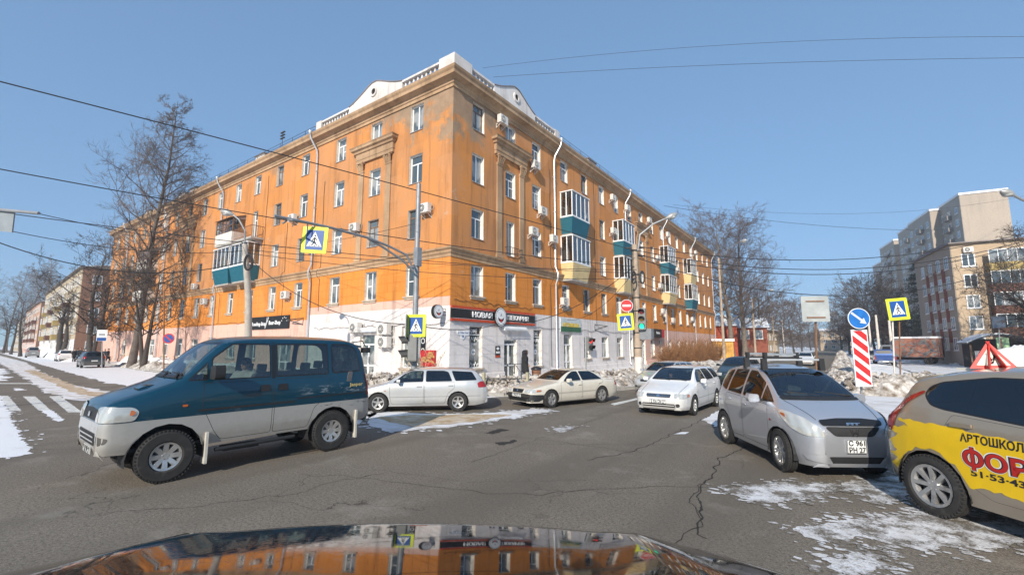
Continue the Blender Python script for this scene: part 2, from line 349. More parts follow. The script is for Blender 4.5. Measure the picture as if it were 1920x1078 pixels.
for px in (((905, 812), (940, 803), (955, 806), (925, 815)), ((930, 830), (965, 824), (970, 828), (940, 834))):
    sheet('tar_patch', rag([tuple(p) for p in P2(*px)], 0.16, 0.03, 9), 0.004, TAR, road)
# shovelled snow banks
def bank(path, wid, hgt, m, seed, step=0.16, rows=22, name='snow_bank', lump=1.0):
    pts = [Vector((x, y, 0)) for x, y, *_ in path]; hs = [q[2] if len(q) > 2 else 1.0 for q in path]; fine = []; fh = []
    for i in range(len(pts) - 1):
        k = max(2, int((pts[i + 1] - pts[i]).length / step))
        for j in range(k): fine.append(pts[i].lerp(pts[i + 1], j / k)); fh.append(hs[i] + (hs[i + 1] - hs[i]) * j / k)
    mb = MB(); grid = []
    for k, p in enumerate(fine):
        d = (fine[min(k + 3, len(fine) - 1)] - fine[max(k - 3, 0)]).normalized(); n_ = Vector((-d.y, d.x, 0)); row = []
        e = min(1.0, k * step / 1.2, (len(fine) - 1 - k) * step / 1.2)
        for r in range(rows + 1):
            a = r / rows * 2 - 1; q = p + n_ * a * wid; sd_ = Vector((seed * 3.1, seed, 0))
            big = 0.72 + 0.6 * noise.noise(q * 0.45 + sd_); med = noise.fractal(q * 1.6 + sd_, 0.9, 2.1, 4)
            rid = 1 - abs(noise.noise(q * 2.3 + sd_)) * 2; sm = noise.noise(q * 7 + sd_)
            h = fh[k] * hgt * max(0.0, 1 - abs(a) ** 2.6) * big * e ** 0.5
            h += (0.20 * med + 0.10 * rid + 0.08 * sm) * lump * hgt * fh[k] * min(1, (1 - abs(a)) * 4)
            row.append(mb.pt((q.x + 0.1 * noise.noise(q * 2 + sd_), q.y + 0.1 * noise.noise(q * 2.2 - sd_), max(-0.02, h - 0.02))))
        grid.append(row)
    for k in range(len(grid) - 1):
        for r in range(rows): mb.f.append([grid[k][r], grid[k][r + 1], grid[k + 1][r + 1], grid[k + 1][r]])
    o = mb.build(name, m, None, True, angle=28, fix=False)
    return struct(o)
def chunks(path, wid, n, m, seed, r0=0.05, r1=0.16, zt=0.5):
    """broken lumps of dirty snow strewn over a bank; too many to count"""
    rnd = random.Random(seed); mb = MB(); pts = [Vector((x, y, 0)) for x, y, *_ in path]; ln = [(b - a).length for a, b in zip(pts, pts[1:])]
    for _ in range(n):
        t = rnd.uniform(0, sum(ln)); i = 0
        while t > ln[i] and i < len(ln) - 1: t -= ln[i]; i += 1
        d = (pts[i + 1] - pts[i]).normalized(); nn = Vector((-d.y, d.x, 0)); a = rnd.gauss(0, 0.45); q = pts[i] + d * t + nn * a * wid
        r = rnd.uniform(r0, r1) * (0.6 if abs(a) > 1 else 1); z = zt * max(0, 1 - a * a) * rnd.uniform(0.5, 1.0) + r * 0.3
        ico = [(0, 0, 1), (0.9, 0, 0.3), (0.2, 0.9, 0.2), (-0.8, 0.4, 0.35), (-0.5, -0.8, 0.2), (0.5, -0.7, 0.4), (0, 0, -0.7)]
        mz = Matrix.Rotation(rnd.uniform(0, 6.3), 3, 'Z') @ Matrix.Rotation(rnd.uniform(0, 6.3), 3, 'X')
        k = [mb.pt(q + Vector((0, 0, z)) + (mz @ Vector((x * rnd.uniform(0.7, 1.3), y * rnd.uniform(0.7, 1.3), w * rnd.uniform(0.6, 1.2)))) * r) for x, y, w in ico]
        for f in ((0, 1, 2), (0, 2, 3), (0, 3, 4), (0, 4, 5), (0, 5, 1), (6, 2, 1), (6, 3, 2), (6, 4, 3), (6, 5, 4), (6, 1, 5)): mb.f.append([k[j] for j in f])
    o = mb.build('snow_lumps', m); struct(o, 'stuff'); o['label'] = 'broken lumps of dirty snow strewn on the banks'; o['category'] = 'snow'; return o
bk1 = [(-64, 16.5, 0.8), (-40, 14.9, 1.0), (-28, 14.4, 0.9), (-20, 14.6, 0.8), (-15.2, 15.9, 0.75), (-12.4, 17.8, 0.7), (-11.2, 20.0, 0.7), (-10.5, 23, 0.8), (-10.2, 27.5, 1.1), (-10.2, 33, 1.15), (-10.2, 42, 0.9), (-10.2, 60, 0.9), (-10.2, 100, 1.0)]
bank(bk1, 1.25, 0.85, SNOW_DIRTY, 1); chunks(bk1[2:11], 1.15, 3200, SNOW_DIRTY, 3, 0.06, 0.22, 0.75)
bank([(-70, 18.2, 1.2), (-60, 17.4, 1.3), (-48, 16.6, 1.0), (-36, 16.4, 0.9)], 1.5, 0.9, SNOW_PILE, 4)
bank([(-88, 17.2, 0.5), (-110, 19.6, 1.4), (-150, 23.5, 1.6), (-190, 27.5, 1.6)], 2.0, 1.2, SNOW_PILE, 5, 0.4, 14)
bk2 = [(0.2, 27.3, 0.8), (1.3, 27.0, 0.95), (2.6, 27.6, 1.0), (3.6, 29.4, 0.8)]
bk3 = [(-0.1, 28.2, 0.9), (-0.1, 34, 1.3), (-0.1, 45, 1.2), (-0.1, 60, 1.2), (-0.1, 90, 1.3), (-0.1, 140, 1.2)]
bank(bk2, 1.05, 0.9, SNOW_DIRTY, 6); bank(bk3, 0.95, 0.9, SNOW_DIRTY, 7); chunks(bk2, 1.0, 700, SNOW_DIRTY, 5, 0.06, 0.22, 0.85); chunks(bk3[:4], 0.8, 420, SNOW_DIRTY, 6, 0.06, 0.18, 0.8)
bank([(2.2, 28.6, 1), (2.2, 40, 1), (2.2, 60, 0.8), (2.2, 110, 0.8)], 2.3, 0.40, SNOW_PILE, 8, 0.3, 16, lump=0.3)
bank([(8.2, 45.5, 0.6), (9.2, 47, 1.2), (10.4, 48, 1.4), (12.5, 48.6, 1.2), (17, 50, 1.0), (22, 51, 0.9)], 1.9, 1.75, SNOW_PILE, 9, 0.2, 20, 'snow_bank', 0.6)
bank([(9.0, 84, 1), (9.8, 92, 1.3), (10.5, 100, 1.0)], 2.2, 1.6, SNOW_PILE, 10, 0.3, 14); bank([(11.5, 72, 0.6), (11.7, 84, 0.9), (11.7, 180, 1.1)], 1.4, 1.0, SNOW_PILE, 11, 0.4, 12)
# ================================================================== CORNER APARTMENT HOUSE (two wings)
CX, CY = -18.32, 19.245
def plaster(name, base, old, bare, corner=True):
    """painted plaster: faded patches, rain streaks, bare grey plaster round the corner top"""
    m, n, l, p = new_mat(name); v = texco(n, l, 'World')
    a = nz(n, l, v, 0.28, 7, 0.66); c = ramp(n, l, a, 0.38, 0.62, base, old)
    st = nz(n, l, texco(n, l, 'World', (1.9, 1.9, 0.13)), 1.0, 7, 0.68)
    c = mixc(n, l, mth(n, l, 'MULTIPLY', ramp(n, l, st, 0.50, 0.68), 0.7), c, tuple(x * 0.55 for x in old))
    c = mixc(n, l, mth(n, l, 'MULTIPLY', ramp(n, l, nz(n, l, v, 2.2, 8, 0.7), 0.6, 0.72), 0.4), c, tuple(min(1, x * 1.25 + 0.05) for x in old))
    vo = n.new('ShaderNodeTexVoronoi'); vo.inputs['Scale'].default_value = 0.55; vo.distance = 'CHEBYCHEV'; l.new(v, vo.inputs['Vector']); sv = n.new('ShaderNodeSeparateColor'); l.new(vo.outputs['Color'], sv.inputs[0])   # patched-up panels of paint
    c = mixc(n, l, mth(n, l, 'MULTIPLY', mth(n, l, 'GREATER_THAN', sv.outputs[0], 0.72), 0.22), c, tuple(min(1, x * 1.18 + 0.03) for x in old)); c = mixc(n, l, mth(n, l, 'MULTIPLY', mth(n, l, 'LESS_THAN', sv.outputs[0], 0.2), 0.20), c, tuple(x * 0.62 for x in base))
    c = mixc(n, l, mth(n, l, 'MULTIPLY', ramp(n, l, nz(n, l, v, 1.1, 10, 0.75), 0.64, 0.67), 0.75), c, (0.46, 0.37, 0.29))                    # chipped spots
    if corner:
        sx = n.new('ShaderNodeSeparateXYZ'); l.new(v, sx.inputs[0])
        dx = mth(n, l, 'ABSOLUTE', mth(n, l, 'SUBTRACT', sx.outputs[0], CX)); dy = mth(n, l, 'ABSOLUTE', mth(n, l, 'SUBTRACT', sx.outputs[1], CY))
        d = mth(n, l, 'ADD', dx, dy)
        k = mth(n, l, 'SUBTRACT', mth(n, l, 'MULTIPLY', mth(n, l, 'SUBTRACT', sx.outputs[2], 13.6), 0.17), mth(n, l, 'MULTIPLY', d, 0.075))
        k = mth(n, l, 'ADD', k, mth(n, l, 'MULTIPLY', mth(n, l, 'SUBTRACT', nz(n, l, v, 0.6, 8, 0.68), 0.5), 2.2))
        c = mixc(n, l, mth(n, l, 'MULTIPLY', ramp(n, l, k, 0.20, 0.40), 0.9), c, ramp(n, l, nz(n, l, v, 1.4, 7, 0.7), 0.3, 0.7, bare, tuple(x * 0.6 for x in bare)))
        # eaves: grimy band of bare plaster here and there along both wings
        k2 = mth(n, l, 'ADD', mth(n, l, 'MULTIPLY', mth(n, l, 'SUBTRACT', sx.outputs[2], 17.7), 0.35), mth(n, l, 'MULTIPLY', mth(n, l, 'SUBTRACT', nz(n, l, texco(n, l, 'World', (0.25, 0.25, 0.25)), 1.0, 6, 0.6), 0.56), 2.4))
        c = mixc(n, l, mth(n, l, 'MULTIPLY', ramp(n, l, k2, 0.1, 0.35), 0.75), c, tuple(x * 0.7 for x in bare))
    l.new(c, p.inputs['Base Color']); p.inputs['Roughness'].default_value = 0.88; p.inputs['Specular IOR Level'].default_value = 0.2
    bump(n, l, p, mixc(n, l, 0.5, nz(n, l, v, 4, 7, 0.7), nz(n, l, v, 30, 4, 0.7)), 0.35, 0.03); return m
OR_UP = plaster('plaster_upper', (0.60, 0.245, 0.070), (0.48, 0.225, 0.095), (0.36, 0.26, 0.175))
OR_LOW = plaster('plaster_lower', (0.68, 0.245, 0.045), (0.62, 0.235, 0.055), (0.4, 0.3, 0.2), False)
PINK = plaster('plaster_pink', (0.70, 0.44, 0.35), (0.64, 0.42, 0.34), (0.4, 0.3, 0.2), False)
WHITE_W = plaster('plaster_white', (0.74, 0.69, 0.66), (0.68, 0.63, 0.60), (0.4, 0.3, 0.2), False)
CREAM = plaster('moulding', (0.52, 0.35, 0.21), (0.34, 0.22, 0.13), (0.25, 0.2, 0.15), False)
PARAPET = plaster('parapet_white', (0.72, 0.69, 0.66), (0.55, 0.50, 0.46), (0.4, 0.3, 0.2), False)
PVC = mat('white_plastic', (0.78, 0.78, 0.77), 0.45, 0.06, 2)
REVEAL = mat('reveal_plaster', (0.70, 0.64, 0.57), 0.85, 0.25, 3, 0.2, 20)
SILL = mat('sill_plaster', (0.45, 0.37, 0.29), 0.85, 0.3, 3, 0.2, 20)
ZINC = mat('zinc_pipe', (0.56, 0.57, 0.58), 0.42, 0.15, 2, metal=0.6)
ROOFM = mat('roof_sheet', (0.20, 0.17, 0.16), 0.6, 0.3, 1)
WOODB = mat('old_brown_wood', (0.17, 0.10, 0.06), 0.7, 0.3, 4)
IRON = mat('dark_iron', (0.05, 0.045, 0.042), 0.6, 0.3, 6, metal=0.3)
RUST = mat('rusty_iron', (0.22, 0.10, 0.05), 0.8, 0.4, 8)
CONC = mat('concrete', (0.38, 0.36, 0.33), 0.88, 0.2, 2, 0.3, 25)
def pane_mat(name, c0, c1):
    m, n, l, p = new_mat(name); oi = n.new('ShaderNodeObjectInfo'); v = texco(n, l, 'Object')
    c = ramp(n, l, oi.outputs['Random'], 0.0, 1.0, c0, c1); r = n['Color Ramp'] if 'Color Ramp' in n else None
    w = n.new('ShaderNodeTexWave'); w.inputs['Scale'].default_value = 2.6; w.inputs['Distortion'].default_value = 3.0; w.inputs['Detail'].default_value = 2; l.new(v, w.inputs['Vector'])
    cur = mth(n, l, 'MULTIPLY', ramp(n, l, oi.outputs['Random'], 0.45, 0.5), ramp(n, l, nz(n, l, v, 0.8, 2), 0.42, 0.5))
    c = mixc(n, l, mth(n, l, 'MULTIPLY', cur, 0.8), c, ramp(n, l, w.outputs['Fac'], 0, 1, (0.26, 0.27, 0.27), (0.42, 0.42, 0.40)))
    l.new(c, p.inputs['Base Color']); p.inputs['Roughness'].default_value = 0.04; p.inputs['Specular IOR Level'].default_value = 0.9
    p.inputs['IOR'].default_value = 1.6; bump(n, l, p, nz(n, l, v, 1.1, 2), 0.10, 0.05); return m
PANE = pane_mat('window_pane', (0.035, 0.05, 0.06), (0.10, 0.13, 0.145))
SHOPG = pane_mat('shop_pane', (0.04, 0.06, 0.06), (0.06, 0.09, 0.09))
house = thing('apartment_house', 'five storey orange plastered corner apartment house with white parapet', 'house', (CX, CY, 0))
WIN_H = {2: (5.28, 7.22), 3: (8.95, 10.88), 4: (12.6, 14.55), 5: (16.15, 18.0)}
LT = [3.25, 7.42, 11.65, 16.6, 20.75, 24.75, 28.65, 32.65, 36.5, 40.4, 44.1, 48.0, 51.8, 55.6, 59.5, 63.3, 67.0]
RT = [2.42, 6.0, 9.45, 13.85, 17.65, 21.4, 25.0, 28.75, 32.4, 36.2, 40.0, 43.6, 47.1, 50.8, 54.5, 58.3, 61.9, 65.4]
LLEN, RLEN, DEPTH, WTOP = 69.5, 69.5, 13.0, 18.4
# --- one facade: local X to the viewer's right, Y into the house, Z up.  left wing: X = -t, right wing: X = t turned by 90 degrees
class Facade:
    def __init__(s, sign, rot, length): s.sg = sign; s.rot = rot; s.len = length
    def X(s, t): return t * s.sg
    def put(s, mb, name, m, parent=None, **k): return mb.build(name, m, parent or house, rotz=s.rot if parent is None or parent is house else None, **k)
    def world(s, t, n, z):
        v = Matrix.Rotation(s.rot, 3, 'Z') @ Vector((s.X(t), n, z)); return Vector((CX, CY, 0)) + v
FL = Facade(-1, 0.0, LLEN); FR = Facade(1, R(90), RLEN)
def holes_wall(fc, z0, z1, holes, m, name, t0=0.0, t1=None, y=0.0):
    t1 = fc.len if t1 is None else t1
    hs = [h for h in holes if h[3] > z0 and h[2] < z1 and h[1] > t0 and h[0] < t1]
    ts = sorted(set([t0, t1] + [min(max(x, t0), t1) for h in hs for x in h[:2]])); zs = sorted(set([z0, z1] + [min(max(x, z0), z1) for h in hs for x in h[2:4]]))
    mb = MB()
    for a, b in zip(ts, ts[1:]):
        zr = None
        for c, d in zip(zs, zs[1:]):
            mt, mz = (a + b) / 2, (c + d) / 2
            solid = not any(h[0] < mt < h[1] and h[2] < mz < h[3] for h in hs)
            if solid: zr = (zr[0], d) if zr else (c, d)
            if (not solid or d == zs[-1]) and zr:
                mb.quad((fc.X(a), y, zr[0]), (fc.X(b), y, zr[0]), (fc.X(b), y, zr[1]), (fc.X(a), y, zr[1])); zr = None
    o = fc.put(mb, name, m, fix=False)
    flip = fc.sg < 0
    if flip: o.data.flip_normals()
    return o
# window prototypes (frame mesh with pane, reveal and sill as children), origin at the bottom middle of the opening on the wall plane
_wp = {}
def win_proto(w, h, style, sill=True, depth=0.22):
    key = (round(w, 2), round(h, 2), style, sill)
    if key in _wp: return _wp[key]
    a = w / 2; fr = MB(); y0, y1 = depth - 0.03, depth + 0.05; fw = 0.065
    fr.box(-a, -a + fw, y0, y1, 0, h); fr.box(a - fw, a, y0, y1, 0, h); fr.box(-a + fw, a - fw, y0, y1, 0, fw); fr.box(-a + fw, a - fw, y0, y1, h - fw, h)
    if style in ('t', 'c'):                       # T-shaped: transom and a mullion below it
        zt = h * 0.70; fr.box(-a + fw, a - fw, y0 + 0.003, y1, zt - 0.04, zt + 0.04); fr.box(-0.045, 0.045, y0 + 0.003, y1, fw, zt - 0.04)
        if style == 'c': fr.box(0.045, a - fw, y0 + 0.006, y1, h * 0.42 - 0.03, h * 0.42 + 0.03)
    elif style == 'v': fr.box(-0.045, 0.045, y0 + 0.003, y1, fw, h - fw)
    elif style == 'a': fr.box(-0.1, -0.02, y0 + 0.003, y1, fw, h - fw); fr.box(-a + fw, -0.1, y0 + 0.003, y1, h * 0.5 - 0.03, h * 0.5 + 0.03)
    elif style == 'o': fr.box(-a * 0.2, -a * 0.2 + 0.08, y0 + 0.003, y1, fw, h * 0.72); fr.box(-a + fw, a - fw, y0 + 0.003, y1, h * 0.72, h * 0.72 + 0.08); fr.box(a * 0.3, a * 0.3 + 0.06, y0 + 0.003, y1, h * 0.72 + .08, h - fw)
    fm = fr.mesh('window', WOODB if style == 'o' else PVC)
    pm = MB().quad((-a + fw, depth, fw), (a - fw, depth, fw), (a - fw, depth, h - fw), (-a + fw, depth, h - fw)).mesh('pane', PANE, fix=False)
    rv = MB(); e = depth + 0.06
    rv.quad((-a, 0, 0), (-a, e, 0), (-a, e, h), (-a, 0, h)); rv.quad((a, 0, h), (a, e, h), (a, e, 0), (a, 0, 0)); rv.quad((-a, 0, h), (-a, e, h), (a, e, h), (a, 0, h)); rv.quad((-a, 0, 0), (a, 0, 0), (a, e, 0), (-a, e, 0))
    rm = rv.mesh('reveal', REVEAL, fix=False)
    sm = None
    if sill: sb = MB(); sb.box(-a - 0.13, a + 0.13, -0.14, 0.0, -0.10, 0.0).box(-a - 0.06, a + 0.06, -0.08, 0.0, -0.22, -0.10); sm = sb.mesh('sill', SILL)
    else: sb = MB(); sb.box(-a, a, -0.07, depth - 0.03, -0.015, 0.012); sm = sb.mesh('sill', ZINC)
    _wp[key] = (fm, pm, rm, sm); return _wp[key]
def window(fc, t, z0, z1, w, style='t', sill=True, parent=None, n=0.0, pm=None):
    fm, p_, rm, sm = win_proto(w, z1 - z0, style, sill)
    if pm: p_ = p_.copy(); p_.materials.clear(); p_.materials.append(pm)
    o = link('window', fm, parent or house, Matrix.Rotation(fc.rot, 3, 'Z') @ Vector((fc.X(t), n, z0)), fc.rot)
    link('pane', p_, o); link('reveal', rm, o); link('sill', sm, o); return o
rw = random.Random(3)
holes = {FL: [], FR: []}
# ground-floor openings: (t0, t1, z0, z1)
GL = [(2.35, 4.1, 0.85, 3.42), (6.75, 8.35, 0.1, 2.98), (17.2, 19.2, 0.12, 3.0), (23.0, 24.6, 1.1, 3.0), (27.0, 28.6, 1.1, 3.0), (31.2, 32.8, 1.1, 3.0), (35.4, 37.0, 0.12, 2.9), (39.4, 41.0, 1.1, 3.0), (43.6, 45.2, 1.1, 3.0), (48.0, 50.0, 0.12, 3.0), (54.0, 55.8, 1.1, 3.0), (58.5, 60.0, 1.1, 3.0)]
GR = [(1.75, 2.98, 0.85, 3.42), (5.28, 6.72, 0.1, 2.62), (8.88, 10.0, 0.75, 3.40), (13.4, 14.8, 0.1, 3.2), (17.0, 18.2, 1.1, 3.0), (20.65, 22.1, 1.1, 3.05), (24.3, 25.7, 1.1, 3.05), (27.6, 28.6, 1.1, 3.05), (31.3, 32.5, 0.12, 2.9), (34.3, 35.7, 1.0, 2.9), (37.3, 38.6, 1.0, 2.9), (41.2, 42.4, 1.0, 2.9), (45.0, 46.3, 1.0, 2.9), (49.0, 50.3, 1.0, 2.9), (53.0, 54.3, 1.0, 2.9), (57.0, 58.3, 1.0, 2.9), (61, 62.3, 1.0, 2.9)]
wins = []
for fc, cols in ((FL, LT), (FR, RT)):
    for i, t in enumerate(cols):
        for fl in (2, 3, 4, 5):
            z0, z1 = WIN_H[fl]; w = 1.22 if fc is FL else 1.18
            if fc is FL and i > 2: w = 1.15
            door = False
            if fc is FL and fl in (3, 4) and i in (5,) : z0 -= 0.75; w = 0.85; door = True
            if fc is FR and fl == 3 and i == 1: z0 -= 0.55; w = 0.9
            st = 't'
            if i < 3 and fl == 5: st = 'v' if i < 2 else 't'
            if fl == 2 and i < 3: st = 'a' if i < 2 else 't'
            elif rw.random() < 0.24: st = 'o'
            elif rw.random() < 0.25: st = 'v'
            elif rw.random() < 0.3: st = 'c'
            holes[fc].append((t - w / 2, t + w / 2, z0, z1)); wins.append((fc, t, z0, z1, w, st, fl == 2))
holes[FL] += GL; holes[FR] += GR
for fc, gl in ((FL, GL), (FR, GR)):
    holes_wall(fc, 7.95, WTOP, holes[fc], OR_UP, 'wall')
    end_w = 14.9 if fc is FL else 30.2
    holes_wall(fc, 5.1, 7.95, holes[fc], OR_LOW, 'wall')
    pk = 4.62 if fc is FL else 4.6
    zb_ = 4.55
    holes_wall(fc, zb_, 5.1, holes[fc], PINK if fc is FL else OR_LOW, 'wall', 0, 14.9 if fc is FL else 30.2)
    holes_wall(fc, 0.0, zb_, holes[fc], WHITE_W, 'wall', 0, end_w)
    holes_wall(fc, 4.2, 5.1, holes[fc], OR_LOW, 'wall', end_w); holes_wall(fc, 0.0, 4.2, holes[fc], PINK, 'wall', end_w)
for fc, t, z0, z1, w, st, sl in wins: window(fc, t, z0, z1, w, st, sl)
# rusticated blocks scored into the plaster of the two lower storeys, each a slab of its own with open joints
def blocks(fc, z0, z1, rowh, bl, t0, t1, m, out, off=0.0):
    r = 0; z = z0
    while z < z1 - 0.05:
        zt = min(z + rowh, z1); t = t0 - (bl * 0.5 if r % 2 else 0) - off; r += 1
        segs = []
        while t < t1:
            a, b = max(t, t0), min(t + bl, t1); t += bl
            if b - a < 0.08: continue
            parts = [(a, b)]
            for h in holes[fc]:
                if h[3] > z + 0.02 and h[2] < zt - 0.02:
                    nx = []
                    for p, q in parts:
                        if h[1] <= p or h[0] >= q: nx.append((p, q)); continue
                        if h[0] - p > 0.06: nx.append((p, h[0]))
                        if q - h[1] > 0.06: nx.append((h[1], q))
                    parts = nx
            segs += parts
        for a, b in segs:
            # the opening may bite only part of the row height: keep the block clear of it
            zz0, zz1 = z, zt
            for h in holes[fc]:
                if h[1] > a + 0.01 and h[0] < b - 0.01:
                    if z < h[2] < zt: zz1 = min(zz1, h[2] - 0.11)
                    if z < h[3] < zt: zz0 = max(zz0, h[3])
            if zz1 - zz0 > 0.08: out.append((fc, a + 0.008, b - 0.008, zz0 + 0.008, zz1 - 0.008, m))
        z = zt
bl_ = []
blocks(FL, 0.55, 4.55, 0.57, 1.25, 0.02, 14.6, WHITE_W, bl_); blocks(FL, 4.55, 5.08, 0.53, 1.25, 0.02, 14.6, PINK, bl_, 0.3); blocks(FL, 5.1, 7.45, 0.59, 1.25, 0.02, 14.6, OR_LOW, bl_)
blocks(FR, 0.55, 4.55, 0.57, 1.2, 0.02, 12.2, WHITE_W, bl_); blocks(FR, 4.55, 7.45, 0.58, 1.2, 0.02, 12.2, OR_LOW, bl_)
blocks(FL, 4.2, 7.45, 0.59, 1.3, 15.1, 40, OR_LOW, bl_); blocks(FL, 0.5, 4.2, 0.6, 1.3, 15.1, 40, PINK, bl_)
blocks(FR, 0.55, 4.55, 0.57, 1.3, 12.7, 30.0, WHITE_W, bl_); blocks(FR, 4.55, 7.45, 0.58, 1.3, 12.7, 30.0, OR_LOW, bl_); blocks(FR, 4.2, 7.45, 0.58, 1.3, 30.3, 50, OR_LOW, bl_)
cnt = 0; rest = {}
for fc, a, b, z0, z1, m in bl_:
    if z1 - z0 < 0.1 or b - a < 0.06: continue
    e = rw.uniform(0.010, 0.017)
    cnt += 1
    if cnt <= 300:
        fc.put(MB().box(min(fc.X(a), fc.X(b)), max(fc.X(a), fc.X(b)), -e, 0.001, z0, z1), 'block', m)
    else: rest.setdefault((fc, m.name), (MB(), m))[0].box(min(fc.X(a), fc.X(b)), max(fc.X(a), fc.X(b)), -e, 0.001, z0, z1)
for (fc, _), (mb, m) in rest.items(): struct(fc.put(mb, 'blocks', m), 'stuff')
# roof, back walls and cornices
core = MB(); core.box(-LLEN, -0.4, 0.4, DEPTH, 0, WTOP - 0.02).box(-DEPTH, -0.4, DEPTH + 0.0, RLEN, 0, WTOP - 0.021)
core.build('core', REVEAL, house)
rf = MB()
def ridge(a, b): pass
rf.quad((-LLEN - 0.7, -0.68, 19.13), (0.68, -0.68, 19.13), (-6.5, 6.5, 21.4), (-LLEN - 0.7, 6.5, 21.4)); rf.quad((-LLEN - 0.7, 6.5, 21.4), (-6.5, 6.5, 21.4), (-DEPTH - 0.7, DEPTH + 0.7, 19.0), (-LLEN - 0.7, DEPTH + 0.7, 19.0))
rf.quad((0.68, -0.68, 19.13), (0.68, RLEN + 0.7, 19.13), (-6.5, RLEN + 0.7, 21.4), (-6.5, 6.5, 21.4)); rf.quad((-6.5, 6.5, 21.4), (-6.5, RLEN + 0.7, 21.4), (-DEPTH - 0.7, RLEN + 0.7, 19.0), (-DEPTH - 0.7, DEPTH + 0.7, 19.0))
roof = rf.build('roof', ROOFM, house, fix=False)
def moulding(fc, prof, t0, t1, m, name, ext=True):
    """profile of (out, z) swept along the facade; mitred round the corner at t = 0"""
    mb = MB(); A = [mb.pt((fc.X(t0 - (o if ext else 0)), -o, z)) for o, z in prof]; B = [mb.pt((fc.X(t1), -o, z)) for o, z in prof]
    for k in range(len(prof) - 1): mb.f.append([A[k], B[k], B[k + 1], A[k + 1]])
    if not ext: mb.f.append(A)
    mb.f.append(B[::-1]); return fc.put(mb, name, m)
CORN = [(0.0, 18.15), (0.08, 18.15), (0.08, 18.33), (0.15, 18.38), (0.17, 18.52), (0.38, 18.62), (0.55, 18.67), (0.57, 18.86), (0.66, 18.98), (0.70, 19.12), (0.0, 19.16)]
BELT = [(0.0, 7.45), (0.05, 7.45), (0.05, 7.62), (0.12, 7.70), (0.14, 7.84), (0.24, 7.92), (0.26, 8.02), (0.0, 8.10)]
PLINTH = [(0.0, 0.0), (0.10, 0.0), (0.10, 0.46), (0.07, 0.52), (0.0, 0.54)]
for fc in (FL, FR):
    moulding(fc, CORN, 0, fc.len, CREAM, 'cornice'); moulding(fc, BELT, 0, fc.len, CREAM, 'string_course')
    gaps = sorted([h[:2] for h in (GL if fc is FL else GR) if h[2] < 0.5]); a = 0.0
    for g0, g1 in gaps + [(fc.len, fc.len)]:
        if g0 - a > 0.2: moulding(fc, PLINTH, a, g0 - 0.02, WHITE_W if a < (12 if fc is FL else 30) else PINK, 'plinth', a == 0.0)
        a = g1 + 0.02
    tip = MB(); 
    for t in range(0, int(fc.len * 2)):            # snow guard rail along the eaves
        if t * 0.5 < (14.6 if fc is FL else 12.3): continue
        if t % 4 == 0: tip.box(fc.X(t * .5) - 0.012, fc.X(t * .5) + 0.012, -0.55, -0.526, 19.12, 19.65)
    a_ = 14.6 if fc is FL else 12.3
    for z in (19.38, 19.63): tip.bar((fc.X(a_), -0.54, z), (fc.X(fc.len), -0.54, z), 0.022)
    fc.put(tip, 'eaves_rail', IRON)
